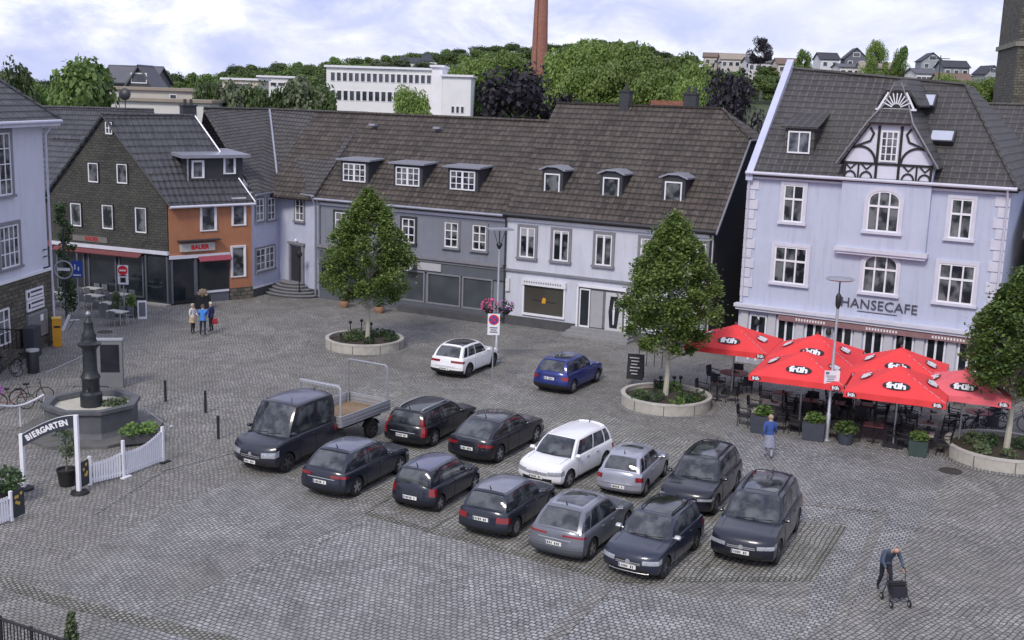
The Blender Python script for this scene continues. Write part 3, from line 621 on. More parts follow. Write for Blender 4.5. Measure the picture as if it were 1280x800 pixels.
# second, right-hand shop window half behind the linden
s0, _ = wr.at(800, 395); s1, _ = wr.at(868, 405)
f = MB().fb(wr, s0, s0+.1, 0, .12, .72, 2.62).fb(wr, s1-.1, s1, 0, .12, .72, 2.62).fb(wr, s0+.1, s1-.1, 0, .12, .72, .84).fb(wr, s0+.1, s1-.1, 0, .12, 2.5, 2.62)
o = subbase(f.build('shop_window', WHITE, t), t); MB().fb(wr, s0+.1, s1-.1, .01, .04, .84, 2.5).build('pane', GLASSD, o)
for k, (px, py) in enumerate(((692, 225), (765.5, 231), (843, 239))):
    s, _ = wr.at(px, py, -1.3)
    dormer(t, wr, s, 1.35, WE+.95, WE+2.45, 1.15, 3.0, WE+1.72, 1.0, 1.1, ZINC, DARKTRIM, over=.16, rise=.16, nx=1, ny=1, double=False, shape='arched')
mb = MB(); c = wr.pt(4.6, -WD, 0); chimney(t, (c[0], c[1]), (.6, .6), WR-.4, WR+.95, DARKTRIM, 1, wr.ang)
c = wr.pt(8.6, -WD-.3, 0); chimney(t, (c[0], c[1]), (.75, .6), WR-.4, WR+.9, DARKTRIM, 2, wr.ang)
c = wr.pt(6.6, -WD-2.5, 0)
BR = brickmat('red_brick', (.32, .12, .075), (.24, .09, .06), (.16, .12, .1), .25, .08, .01, bump=.4)
MB().box((c[0], c[1], WR-.35), (2.6, .7, 1.7), wr.ang).build('chimney', BR, t)
s_, z_ = wr.at(840, 360)

# ---- grey infill behind the gap (low roof between the row and the cafe house)
c = wr.pt(WL+1.5, -9, 0)
t = thing('rear_outbuilding', 'low building with grey roof in the gap between white house and cafe house', 'building', c)
fr = wr.sub(WL+.3, -8.5); wall_prism(fr, 6.5, 7, 8.2, 11.4, 3.5).build('wall', mat('dark_render', (.03, .032, .04), .9, var=.2), t); gable_roof(fr, -.1, 6.6, 7, 8.2, 11.4, 3.5).build('roof', ROOF_GR, t)

# ---- cafe house with half-timbered gable
HA, HB = (11.75, 58.9), (22.43, 52.57); hf = Fr(HA, HB); HL = hf.L
t = thing('cafe_house', 'large pale lilac cafe house with half-timbered gable and tall anthracite roof', 'house', HA)
HE, HR, HD, HDEP = 10.0, 15.0, 4.9, 12.0; HR2 = 14.35
mb = MB().plan([hf.pt(0, 0, 0)[:2], hf.pt(HL, 0, 0)[:2], hf.pt(HL, -HDEP, 0)[:2], hf.pt(0, -HDEP, 0)[:2]], 0, HE)
mb.add([hf.pt(0, 0, HE), hf.pt(0, -HD, HR), hf.pt(0, -HDEP, HE), hf.pt(.3, 0, HE), hf.pt(.3, -HD, HR), hf.pt(.3, -HDEP, HE)], [(0, 1, 2), (5, 4, 3), (0, 3, 4, 1), (1, 4, 5, 2)])
mb.build('wall', HANSEP, t)
hipx = HL - 3.3; sl = (HR-HE)/HD; o = .35; up = .12
mb = MB(); rd = [hf.pt(.3, o, HE-sl*o+up), hf.pt(HL+o, o, HE-sl*o+up), hf.pt(hipx, -HD, HR2+up), hf.pt(.3, -HD, HR+up)]; mb.slab(rd, .14)
be = HDEP; k2 = (HR-HE)/(HL-hipx)
mb.slab([hf.pt(HL+o, o, HE-sl*o+up), hf.pt(HL+o, -HDEP-o, HE-sl*o+up), hf.pt(hipx, -HDEP+HD, HR2+up), hf.pt(hipx, -HD, HR2+up)], .14)
mb.slab([hf.pt(.3, -HD-.003, HR+up), hf.pt(hipx, -HD-.003, HR2+up), hf.pt(hipx, -HDEP, HE), hf.pt(.3, -HDEP, HE)], .1)
mb.tube([hf.pt(.3, -HD, HR+up+.03), hf.pt(hipx, -HD, HR2+up+.03), hf.pt(HL+o, o, HE-sl*o+up+.03)], .11, 6)
roof = subbase(mb.build('roof', ROOF_HA, t), t)
# bright firewall parapet up the left verge
mb = MB(); q = [(.32, HE-.55), (.32, HE-.12), (-HD, HR+.62), (-HD, HR-.1)]
V = [hf.pt(-.02, d, z) for d, z in q] + [hf.pt(.34, d, z) for d, z in q]; mb.add(V, [(3, 2, 1, 0), (4, 5, 6, 7), (0, 1, 5, 4), (1, 2, 6, 5), (2, 3, 7, 6), (3, 0, 4, 7)])
mb.build('parapet', mat('lilac_sheet_metal', (.48, .50, .68), .5, var=.08, scale=1.5), t)
gutter(hf, 0, HL+.3, HE-.16, down=(.12, HL-.1), zb=3.2).build('gutter', HTRIM, t)
MB().fb(hf, 0, HL, 0, .2, HE-.45, HE-.2).build('cornice', HTRIM, t)
# projecting centre bay, base s range
s0, _ = hf.at(1052, 240, .3); s1, _ = hf.at(1163, 250, .3); sc_ = (s0+s1)/2; hw = (s1-s0)/2
mb = MB().fb(hf, s0, s1, 0, .3, 6.55, HE+.25); mb.build('centre_bay', HANSEP, t)
MB().fb(hf, s0-.12, s1+.12, 0, .42, 6.35, 6.55).fb(hf, s0-.02, s1+.02, 0, .34, 6.22, 6.35).build('cornice', HTRIM, t)
# half-timbered gable
gz0 = HE-.15; GZ = [(s0, gz0), (s1, gz0), (s1-.05, gz0+1.0), (sc_+hw*.44, gz0+2.65), (sc_-hw*.44, gz0+2.65), (s0+.05, gz0+1.0)]
gd = .36
gb = subbase(MB().fprism(hf, GZ, -2.6, gd).build('timber_gable', mat('gable_white_infill', (.60, .61, .72), .85, var=.05), t), t)
def bar(mb, pts, wd=.11, m=0, d0=gd, d1=gd+.05):
    for i in range(len(pts)-1):
        a, b = Vector(pts[i]), Vector(pts[i+1]); tt = (b-a).normalized(); n_ = Vector((-tt.y, tt.x))*wd/2; e_ = tt*wd*.2
        mb.fprism(hf, [tuple(a-n_-e_), tuple(b-n_+e_), tuple(b+n_+e_), tuple(a+n_-e_)][::1], d0, d1+.0015*(i % 2), m)
TIM = mat('black_timber', (.012, .012, .014), .7, var=.2); mb = MB()
bar(mb, [(s0+.06, gz0+.03), (s1-.06, gz0+.03)], .12); bar(mb, [(s0+.06, gz0+.78), (s1-.06, gz0+.78)], .11, d1=gd+.053)
for x in (s0+.08, sc_-.52, sc_+.52, s1-.08): bar(mb, [(x, gz0), (x, gz0+.82)], .12, d1=gd+.056)
for sg_ in (-1, 1):
    bar(mb, [(sc_+sg_*.52, gz0+.8), (sc_+sg_*.52, gz0+2.55)], .12, d1=gd+.056)
    cx = sc_+sg_*(.52+(hw-.52)/2+.05); rx = (hw-.52)/2-.02
    bar(mb, [(cx+rx*math.cos(math.pi*k/12), gz0+.8+.78*math.sin(math.pi*k/12)) for k in range(13)], .10, d1=gd+.058)      # big round arch
    S = [(cx+sg_*rx, gz0+.85), (cx+sg_*rx*.55, gz0+1.45), (cx-sg_*rx*.1, gz0+1.7), (cx-sg_*rx*.6, gz0+1.85), (cx-sg_*rx*.78, gz0+2.2), (cx-sg_*rx*.55, gz0+2.45)]
    bar(mb, S, .09, d1=gd+.061)
    for off in (-.5, .5):
        c2 = cx+off*rx; r2_ = rx*.36
        bar(mb, [(c2+r2_*math.cos(math.pi*k/8), gz0+.06+r2_*1.2*math.sin(math.pi*k/8)) for k in range(9)], .075, d1=gd+.058)
        bar(mb, [(c2-r2_*.9, gz0+.74), (c2, gz0+.5), (c2+r2_*.9, gz0+.74)], .06, d1=gd+.06)
    bar(mb, [(cx, gz0+.05), (cx, gz0+.78)], .08, d1=gd+.063)
mb.build('timber_frame', TIM, gb)
window(gb, hf, sc_, gz0+1.62, .82, 1.45, 3, 4, sill=False, d=gd, mun=.04)
# clipped roof of the gable: lower skirts, front hip and little fan-lit top
zt_ = gz0+2.65; apex = gz0+5.0; mb = MB(); e_ = .25; fo = gd+.32
L1, L2, T1 = (s0-.28, gz0+.72), (sc_-hw*.50, gz0+2.72), (sc_-.42, gz0+3.62)
for sg_ in (-1, 1):
    X = lambda x: sc_ + sg_*(sc_-x)
    mb.slab([hf.pt(X(L1[0]), fo, L1[1]), hf.pt(X(L2[0]), fo, L2[1]), hf.pt(X(L2[0]), -3.2, L2[1]), hf.pt(X(L1[0]), -1.2, L1[1])][::sg_], .12)
    mb.slab([hf.pt(X(L2[0]), fo, L2[1]+.004), hf.pt(X(T1[0]), gd-.95, T1[1]), hf.pt(X(T1[0]), -4.2, T1[1]), hf.pt(X(L2[0]), -3.2, L2[1]+.004)][::sg_], .12)
mb.slab([hf.pt(L2[0], fo+.02, L2[1]), hf.pt(2*sc_-L2[0], fo+.02, L2[1]), hf.pt(2*sc_-T1[0]+.1, -.55, T1[1]), hf.pt(T1[0]-.1, -.55, T1[1])], .12)
mb.slab([hf.pt(T1[0]-.15, -.2, T1[1]+.62), hf.pt(2*sc_-T1[0]+.15, -.2, T1[1]+.62), hf.pt(sc_+.12, -1.2, T1[1]+1.15), hf.pt(sc_-.12, -1.2, T1[1]+1.15)], .1)
for sg_ in (-1, 1): mb.slab([hf.pt(sc_+sg_*.12, -1.2, T1[1]+1.14), hf.pt(sc_+sg_*.57, -.2, T1[1]+.61), hf.pt(sc_+sg_*1.0, -.6, T1[1]-.1), hf.pt(sc_+sg_*1.0, -4.4, T1[1]-.1), hf.pt(sc_+sg_*.12, -4.4, T1[1]+1.14)][::sg_], .1)
mb.build('gable_roof', ROOF_HA, gb)
mb = MB()
for sg_ in (-1, 1):
    X = lambda x: sc_ + sg_*(sc_-x)
    mb.tube([hf.pt(X(L1[0]), fo+.02, L1[1]), hf.pt(X(L2[0]), fo+.02, L2[1]+.02), hf.pt(X(T1[0]-.12), -.3, T1[1]), hf.pt(X(sc_-.14), -.18, T1[1]+1.0)], .04, 6)
mb.build('verge_board', TRIM, gb)
# fan light
fz = T1[1]+.0; mb = MB().fprism(hf, [(sc_-.80, fz-.25), (sc_+.80, fz-.25), (sc_+.42, fz+.52), (sc_-.42, fz+.52)], -1.6, -.28); fl = subbase(mb.build('fan_light', mat('fan_dark', (.015, .015, .018), .6), gb), gb)
mb = MB()
for k in range(9):
    a_ = math.pi*(.12+.76*k/8); x1, z1 = sc_+.74*math.cos(a_)*.9, fz-.24+.74*math.sin(a_); x0_, z0_ = sc_+.22*math.cos(a_), fz-.24+.22*math.sin(a_); bar(mb, [(x0_, z0_), (x1, min(z1, fz+.47))], .05, 0, -.28, -.25)
bar(mb, [(sc_-.92, fz-.28), (sc_+.92, fz-.28)], .09, 0, -.3, -.2); bar(mb, [(sc_-.80, fz-.22), (sc_-.42, fz+.5)], .09, 0, -.28, -.24); bar(mb, [(sc_+.80, fz-.22), (sc_+.42, fz+.5)], .09, 0, -.28, -.24)
mb.build('fan_bars', WHITE, fl)
# windows: two upper floors
for px, py, w_, h_, z_, kw in ((992.5, 247, 1.02, 1.85, 8.42, dict(nx=2)), (1201.5, 271, .98, 1.85, 8.3, dict(nx=2)), (988, 329, 1.65, 1.85, 5.32, dict(nx=3)), (1195, 354, 1.62, 1.85, 5.25, dict(nx=3))):
    s, z = hf.at(px, py); window(t, hf, s, z_, w_, h_, T=True, surround=HTRIM, sw=.17, **kw)
s, z = hf.at(1105, 260, .3); window(t, hf, s, 8.4, 1.5, 1.95, nx=3, T=True, arch=True, surround=HTRIM, sw=.17, d=.3)
s, z = hf.at(1100, 344); window(t, hf, s, 5.35, 1.62, 1.9, nx=3, T=True, arch=True, surround=HTRIM, sw=.15)
# corner quoins
for sd_ in (0, 1):
    mb = MB()
    for k in range(13):
        z0 = 3.5+k*.5; ww = .62 if k % 2 else .46
        if z0+.46 < HE-.5: mb.fb(hf, *((.0, ww) if sd_ == 0 else (HL-ww, HL+.03)), 0, .06, z0, z0+.46)
    mb.build('quoin_strip', HTRIM, t)
# roof openings
s, _ = hf.at(1002, 172, -1.2); dormer(t, hf, s, 1.5, HE+.7, HE+2.1, .85, 3.0, HE+1.42, 1.15, 1.1, ROOF_HA, ROOF_HA, over=.2, rise=.75, nx=2, ny=1, double=False)
def skylight(par, fr, px, py, w_, h_, depth_guess, slope, z0, ring, mglass):
    s, z = fr.at(px, py, -depth_guess); a = math.atan(slope); c = Vector(fr.pt(s, -(z-z0)/slope, z)) ; U = Vector((fr.u[0], fr.u[1], 0)); Vv = Vector((-fr.n[0]*math.cos(a), -fr.n[1]*math.cos(a), math.sin(a))); N = U.cross(Vv)
    if N.z < 0: N = -N
    c = c + N*.2; fo = MB()
    def bx(mb_, x0, x1, y0, y1, n0, n1):
        P = [c+U*x+Vv*y+N*n_ for n_ in (n0, n1) for x, y in ((x0, y0), (x1, y0), (x1, y1), (x0, y1))]; mb_.hexa(P)
    for x0, x1, y0, y1 in ((-w_/2-.08, -w_/2, -h_/2-.08, h_/2+.08), (w_/2, w_/2+.08, -h_/2-.08, h_/2+.08), (-w_/2, w_/2, -h_/2-.08, -h_/2), (-w_/2, w_/2, h_/2, h_/2+.08)): bx(fo, x0, x1, y0, y1, -.2, .06)
    o_ = subbase(fo.build('skylight', ring, par), par); g_ = MB(); bx(g_, -w_/2, w_/2, -h_/2, h_/2, -.1, .02); g_.build('pane', mglass, o_)
SKYG = mat('skylight_glass', (.45, .48, .60), .08, var=.05, spec=.9)
skylight(t, hf, 1165, 129, .55, .75, 4.2, sl, HE, DARKTRIM, SKYG); skylight(t, hf, 1182, 173, 1.0, .65, 2.6, sl, HE, DARKTRIM, SKYG)
# ground floor: cornice, pillars, glazed doors under the awnings, lettering
MB().fb(hf, -.15, HL+.15, 0, .45, 2.98, 3.14).fb(hf, -.08, HL+.08, 0, .36, 2.84, 2.98).build('cornice', HTRIM, t)
MB().fb(hf, .1, HL-.1, 0, .05, 0, .45).build('plinth', mat('pale_plinth', (.33, .33, .38), .85, var=.12), t)
pillarm = mat('pale_pillar', (.50, .50, .56), .8, var=.06)
for k in range(9):
    s = .35+k*(HL-.7)/8; MB().fb(hf, s-.2, s+.2, 0, .12, .45, 2.8).build('pillar', pillarm, t)
    if k < 8:
        a = s+.28; b = s+(HL-.7)/8-.28; m_ = (a+b)/2
        o_ = subbase(MB().fb(hf, a, a+.08, 0, .06, .2, 2.6).fb(hf, b-.08, b, 0, .06, .2, 2.6).fb(hf, m_-.05, m_+.05, 0, .06, .2, 2.6).fb(hf, a+.08, b-.08, 0, .06, 2.52, 2.6).build('glazed_door', FRAMEW, t), t)
        MB().fb(hf, a+.02, b-.02, .003, .02, .25, 2.58).build('pane', GLASSD, o_)
mb = MB().fb(hf, 2.2, HL-1.0, .12, .3, 2.52, 2.8); aw = subbase(mb.build('awning_cassette', mat('faded_maroon', (.25, .14, .15), .7, var=.15), t), t)
mb = MB()
for x0 in (3.1, 6.6, 9.7):
    for k in range(11): mb.fb(hf, x0+k*.14, x0+k*.14+.08, .3, .306, 2.6, 2.72)
mb.build('lettering', WHITE, aw)
for sx in (1.1, 4.8, 8.3):
    o_ = subbase(MB().lathe([(.02, 0), (.14, .1), (.14, .3), (.03, .42)], hf.pt(sx, .3, 2.05), 8).build('wall_lantern', BLACK, t), t)
s, z = hf.at(1098, 385); U3 = (hf.u[0], hf.u[1], 0)
letters('HANSECAFE', .66, mat('lettering_charcoal', (.06, .06, .09), .6), hf.pt(s, .05, 3.78), U3, (0, 0, 1), t, spacing=1.03, extrude=.02)
mb = MB().fb(hf, s-1.0, s+.9, .0, .03, 3.40, 3.44); mb.build('lettering_underline', MATS['lettering_charcoal'], t)
# roof aerial
c = hf.pt(hipx-1.3, -HD, HR2); MB().tube([c, (c[0], c[1], HR+.9)], .025).tube([(c[0]-.5, c[1], HR+.75), (c[0]+.5, c[1]+.1, HR+.75)], .02).build('aerial', METALD, t)

# ---- dark house to the right of the cafe and the building behind
fr = hf.sub(HL+.75, -2.2)
t = thing('dark_side_house', 'dark blue-grey house with white windows at the right edge beside the cafe house', 'house', fr.A)
mb = MB(); wall_prism(fr, 9, 9, 7.6, 10.6, 4.5).build('wall', mat('blue_slate_wall', (.055, .06, .085), .85, var=.15, scale=3), t); gable_roof(fr, -.3, 9, 9, 7.6, 10.6, 4.5).build('roof', ROOF_SL, t)
for s_ in (1.0, 3.0, 5.0):
    for z_ in (6.4, 4.0): window(t, fr, s_, z_, .9, 1.2 if z_ < 5 else .75, 2, 1, sill=False, sw=.1)
fr = hf.sub(HL-4.2, -11.5)
t = thing('rear_tiled_house', 'house behind the cafe showing only a broad anthracite roof', 'house', fr.A)
wall_prism(fr, 9.0, 10, 9.2, 13.5, 5).build('wall', GREYP, t); gable_roof(fr, -.3, 9.2, 10, 9.2, 13.5, 5).build('roof', ROOF_HA, t)

# ---- church tower cut by the right edge
tx = at_dist(1263, 140, 88); fr = Fr((tx[0], tx[1]), ang=R(-14))
t = thing('church_tower', 'tall brown stone church tower rising at the right edge', 'tower', fr.A)
TW = 9.5; mb = MB().fb(fr, 0, TW, -TW, 0, 0, 27); mb.build('wall', BANKSTONE, t)
def belt(z, e=.18, h=.35): MB().fb(fr, -e, TW+e, -TW-e, e, z, z+h).build('string_course', mat('pale_sandstone', (.2, .19, .16), .85, var=.2), t)
belt(at_dist(1258, 57, 88)[2]); belt(at_dist(1258, 140, 88)[2]); belt(5.0)
mb = MB(); zz = at_dist(1258, 140, 88)[2]
for k in range(6): mb.fprism(fr, [(1.0+k*1.3, zz-.7), (1.3+k*1.3, zz-.7), (1.6+k*1.3, zz-.05), (.7+k*1.3, zz-.05)], 0, .14)
mb.build('corbels', MATS['pale_sandstone'], t)
for k in range(2): MB().fb(fr, 2.4+k*3.4, 3.6+k*3.4, 0, .04, 19.5, 23.5).build('belfry_opening', BLACK, t)
MB().add([fr.pt(-.4, .4, 27), fr.pt(TW+.4, .4, 27), fr.pt(TW+.4, -TW-.4, 27), fr.pt(-.4, -TW-.4, 27), fr.pt(TW/2, -TW/2, 44)], [(3, 2, 1, 0), (0, 1, 4), (1, 2, 4), (2, 3, 4), (3, 0, 4)]).build('spire', mat('slate_spire', (.05, .055, .065), .6, var=.2), t)

# ---- slate gable house with orange side, chamfered cafe corner
SR = G(213, 382); a22 = R(-22); SLn = 9.1; SL = (SR[0]-SLn*math.cos(a22), SR[1]-SLn*math.sin(a22)); OR_ = G(315, 372)
sf = Fr(SL, SR); of = Fr(SR, OR_); OL = of.L
t = thing('slate_gable_house', 'slate-clad gable house with orange side wall and bakery cafe below', 'house', SR)
SE, SA = 6.4, 11.25
bk = (OR_[0]-SLn*math.cos(a22)*.92, OR_[1]-SLn*math.sin(a22)*.92)
mb = MB().plan([SL, (SR[0]-.01, SR[1]), OR_, bk], 0, SE); mb.build('wall', DARKTRIM, t)
ap = sf.pt(SLn/2, 0, SA); apb = ((OR_[0]+bk[0])/2, (OR_[1]+bk[1])/2, SA)
MB().fprism(sf, [(0, 3.35), (SLn, 3.35), (SLn, SE), (SLn/2, SA), (0, SE)], 0, .1).build('slate_gable', SLATE, t)
mb = MB().fb(of, .0, OL, 0, .06, 3.05, SE); mb.fb(of, OL-1.55, OL, 0, .061, 0.75, 3.05); mb.build('orange_wall', ORANGE, t)
MB().fb(of, OL-1.6, OL+.02, 0, .12, 0, .75).build('rubble_plinth', STONE, t)
# roof (skewed): left slope, right slope
ov = .25; Nn = Vector((sf.n[0], sf.n[1], 0)); dirr = (Vector(apb)-Vector(ap)).normalized(); apf = Vector(ap)+Nn*ov
slz = (SA-SE)/(SLn/2); off = .35
def P3(p, z): return Vector((p[0], p[1], z))
Lf = P3(SL, SE-slz*off)+Nn*ov - Vector((sf.u[0], sf.u[1], 0))*off; Lb = P3(bk, SE-slz*off)-Vector((sf.u[0], sf.u[1], 0))*off
Rf = P3(SR, SE-slz*off)+Nn*ov + Vector((sf.u[0], sf.u[1], 0))*off; Rb = P3(OR_, SE-slz*off)+Vector((sf.u[0], sf.u[1], 0))*off
upz = Vector((0, 0, .14)); mb = MB(); mb.slab([Lf+upz, apf+upz, Vector(apb)+upz, Lb+upz], .14); mb.slab([Rf+upz, Rb+upz, Vector(apb)+upz+Vector((.003, 0, 0)), apf+upz+Vector((.003, 0, 0))], .14)
mb.tube([apf+upz, Vector(apb)+upz], .1, 6)
roof = subbase(mb.build('roof', ROOF_SL, t), t)
mb = MB(); mb.tube([Lf+upz*.6, apf+upz*.6, Rf+upz*.6], .06, 6); mb.tube([Rb+upz, Vector(apb)+upz*1.2], .06, 6, 1); mb.build('verge', [DARKTRIM, ZINC], t)
mb = MB(); mb.tube([Rf+Vector((0, 0, .02)), Rb+Vector((0, 0, .02))], .085, 8); mb.build('gutter', HTRIM, t)
# gable windows
for px, py, w_, h_ in ((138, 160, .55, .75), (118.5, 215.5, .8, 1.2), (154.5, 217, .8, 1.2), (97, 268, .85, 1.45), (136.5, 271, .85, 1.5), (178, 275, .85, 1.55)):
    s, z = sf.at(px, py); window(t, sf, s, z, w_, h_, 2 if h_ < 1 else 1, 2 if h_ < 1 else 1, sill=False, d=.1, surround=DARKTRIM, sw=.06, shutter=0)
# orange side windows
for px, py, w_, h_ in ((259.5, 271, .95, 1.75), (297.5, 265, .85, 1.7), (297, 327, .9, 1.95)):
    s, z = of.at(px, py); window(t, of, s, z, w_, h_, 1, 1, sill=False, d=.06, surround=FRAMEW, sw=.07)
# long flat dormer over the orange side (face stands inside the roof slope)
s0, _ = of.at(232, 212, -.9); s1, _ = of.at(302, 205, -.9); zt1 = of.at(262, 193, -.9)[1]
dm = subbase(MB().fb(of, s0, s1, -3.2, -.75, SE+.4, zt1-.15).build('dormer', mat('anthracite_cladding', (.035, .037, .046), .7, var=.15), t), t)
MB().slab([of.pt(s0-.45, -.35, zt1), of.pt(s1+.35, -.35, zt1), of.pt(s1+.35, -3.6, zt1+.22), of.pt(s0-.45, -3.6, zt1+.22)], .2).build('dormer_roof', ZINC, dm)
for px, py in ((247, 212), (286.5, 207)):
    s, z = of.at(px, py, -.75); window(dm, of, s, z, .72, 1.05, 1, 1, sill=False, d=-.75, surround=FRAMEW, sw=.05)
MB().tube([of.pt(s0+.05, -.7, zt1-.1), of.pt(s0+.05, -.7, SE+.7)], .05, 6).build('downpipe', ZINC, dm)
# cafe storey: glazing, fascia, awnings
MB().fb(sf, .0, SLn+.05, 0, .22, 3.12, 3.34).build('fascia', HTRIM, t); MB().fb(of, -.02, OL-1.6, 0, .2, 2.86, 3.06).build('fascia', HTRIM, t)
for a, b in ((.35, 2.6), (2.9, 5.1), (5.3, 7.2)):
    o_ = subbase(MB().fb(sf, a, a+.1, 0, .1, .3, 2.9).fb(sf, b-.1, b, 0, .1, .3, 2.9).fb(sf, a+.1, b-.1, 0, .1, .3, .4).build('shop_window', SHOPGREY, t), t); MB().fb(sf, a+.05, b-.05, .01, .05, .35, 2.88).build('pane', GLASSD, o_)
o_ = subbase(MB().fb(sf, 7.35, 7.45, 0, .12, .1, 3.0).fb(sf, 8.95, 9.05, 0, .12, .1, 3.0).build('entrance_frame', SHOPGREY, t), t); MB().fb(sf, 7.45, 8.95, .01, .05, .1, 2.95).build('pane', GLASSD, o_)
MB().fb(sf, 7.1, 9.15, 0, .5, 0, .1).build('step', CONC, t)
o_ = subbase(MB().fb(of, .08, .18, 0, .1, .1, 2.85).fb(of, 1.55, 1.75, 0, .12, .1, 2.85).build('entrance_frame', SHOPGREY, t), t); MB().fb(of, .18, 1.55, .01, .05, .1, 2.82).build('pane', GLASSD, o_)
o_ = subbase(MB().fb(of, 1.85, 3.85, 0, .16, .6, .72).fb(of, 1.85, 3.85, 0, .1, 0, .6, 1).build('shop_window', [HTRIM, SHOPGREY], t), t); MB().fb(of, 1.9, 3.8, .01, .05, .72, 2.8).build('pane', GLASSD, o_)
MB().slab([sf.pt(.4, .15, 3.1), sf.pt(7.2, .15, 3.1), sf.pt(7.2, .55, 2.86), sf.pt(.4, .55, 2.86)], .06).build('awning', mat('maroon_awning', (.14, .04, .045), .8, var=.1), t)
MB().slab([of.pt(1.8, .12, 3.0), of.pt(3.95, .12, 3.0), of.pt(3.95, .5, 2.66), of.pt(1.8, .5, 2.66)], .06).build('awning', mat('raspberry_awning', (.26, .05, .08), .8, var=.1), t)
s, z = of.at(245, 304); o_ = subbase(MB().fb(of, s-1.1, s+1.15, .06, .24, 3.28, 3.78).build('fascia_sign', mat('sign_cream', (.45, .44, .43), .5, var=.06), t), t)
MB().fb(of, s-1.25, s+1.45, .06, .5, 3.92, 3.99).build('sign_canopy', DARKTRIM, t)
letters('BAUER', .38, REDS, of.pt(s+.15, .245, 3.52), (of.u[0], of.u[1], 0), (0, 0, 1), o_, bold=.02, extrude=.01)
s, z = sf.at(117, 304); o_ = subbase(MB().fb(sf, s-1.5, s+1.2, .1, .16, 3.5, 3.85).build('fascia_sign', mat('sign_greige', (.16, .15, .14), .6, var=.1), t), t)
letters('BAUER', .34, mat('dull_red', (.30, .03, .03), .5), sf.pt(s, .165, 3.68), (sf.u[0], sf.u[1], 0), (0, 0, 1), o_, bold=.02, extrude=.01)
c = sf.pt(SLn/2+1.4, -6.2, 0); chimney(t, (c[0], c[1]), (.95, .5), SA-.6, SA+.7, DARKTRIM, 2, of.ang)
MB().lathe([(.02, .12), (.25, .1), (.38, 0)], tuple(Vector(ap)+Vector((.6, 2.0, 1.35))), 16, M=Matrix.Rotation(R(80), 4, 'X')).tube([Vector(ap)+Vector((.6, 2.0, 0)), Vector(ap)+Vector((.6, 2.1, 1.3))], .03, 6).build('satellite_dish', METALD, t)

# ---- lilac corner house between the slate house and the grey row
C0, D0, E0 = G(349, 362), OR_, GA
t = thing('lilac_corner_house', 'lilac house in the inner corner with curved entrance steps', 'house', C0)
lf = Fr(D0, C0); rf = Fr(C0, E0); LE = 6.7
MB().plan([D0, C0, E0, row.pt(0, -11, 0)[:2], (D0[0]-6, D0[1]+11)], 0, LE).build('wall', LILAC, t)
MB().fb(lf, 0, lf.L, 0, .08, 0, .55).fb(rf, 0, rf.L, 0, .08, 0, .5).build('plinth', PLINTH, t)
MB().fb(lf, 0, lf.L, 0, .1, .55, .64).build('plinth_moulding', WHITE, t)
# roof: two planes meeting in a valley over the inner corner
ZV = 11.75; c0 = P3(C0, LE)
ridgeA = P3((D0[0]-5.2*.86-.6, D0[1]+5.0), ZV); ridgeV = Vector(at_dist(337, 141, C0[1]+6.0)); ridgeV.z = ZV
rowridge = Vector(row.pt(-3.9, -RD, ZR+.1)); el = Vector((lf.n[0], lf.n[1], 0))*.3; er = Vector((rf.n[0], rf.n[1], 0))*.3
cc = c0+el*.7+er*.7
mb = MB(); mb.slab([P3(D0, LE)+el, cc, ridgeV, Vector((D0[0]-4.6, D0[1]+6.5, ZV))], .12); mb.slab([cc, P3(E0, LE)+er, Vector(row.pt(0.02, -RD, ZR+.12)), ridgeV], .12)
mb.slab([ridgeV+Vector((0, .002, 0)), Vector(row.pt(0.02, -RD-.002, ZR+.12)), Vector(row.pt(0, -11, LE)), ridgeV+Vector((0, 6, -5))], .1)
mb.slab([ridgeV+Vector((0, .002, 0)), Vector((D0[0]-4.6, D0[1]+6.502, ZV)), Vector((D0[0]-7, D0[1]+12, LE)), ridgeV+Vector((0, 6, -5))], .1)
mb.tube([Vector((D0[0]-4.6, D0[1]+6.5, ZV+.05)), ridgeV+Vector((0, 0, .05)), Vector(row.pt(.02, -RD, ZR+.17))], .1, 6)
roof = subbase(mb.build('roof', ROOF_GR, t), t)
MB().tube([cc+Vector((0, 0, .06)), ridgeV+Vector((0, 0, .06))], .09, 6).build('valley_flashing', ZINC, t)
MB().tube([P3(D0, LE-.1)+el*1.2, cc+Vector((0, 0, -.1)), P3(E0, LE-.1)+er*1.2], .08, 6).tube([P3(E0, LE-.1)+er*1.2-rf.u[0]*Vector((.2, 0, 0)), P3(E0, 5.9)+er*.3-Vector((.12, 0, 0)), P3(E0, .2)+er*.3-Vector((.12, 0, 0))], .055, 6).build('gutter', ZINC, t)
for fr_, px, py, w_, h_, nx_ in ((lf, 324, 262, .95, 1.45, 2), (lf, 338.5, 261, .95, 1.45, 2), (lf, 331, 323, 2.3, 1.45, 4), (rf, 375, 262, .85, 1.45, 2)):
    s, z = fr_.at(px, py); window(t, fr_, s, z, w_, h_, nx_, 3, surround=TRIM, sw=.1, double=nx_ == 4)
s, z = rf.at(372, 333); d_ = subbase(MB().fb(rf, s-.55, s+.55, 0, .06, .85, 3.1).build('door', mat('door_charcoal', (.035, .035, .045), .5, var=.15), t), t)
MB().fb(rf, s-.72, s-.55, 0, .16, .6, 3.25).fb(rf, s+.55, s+.72, 0, .16, .6, 3.25).fb(rf, s-.8, s+.8, 0, .2, 3.25, 3.4).build('door_surround', TRIM, d_)
MB().lathe([(.05, 0), (.12, .12), (.04, .26)], rf.pt(s, .14, 3.4), 8).build('door_lamp', WHITE, t)
mb = MB(); cx_, cy_ = rf.pt(s-.25, .1, 0)[:2]
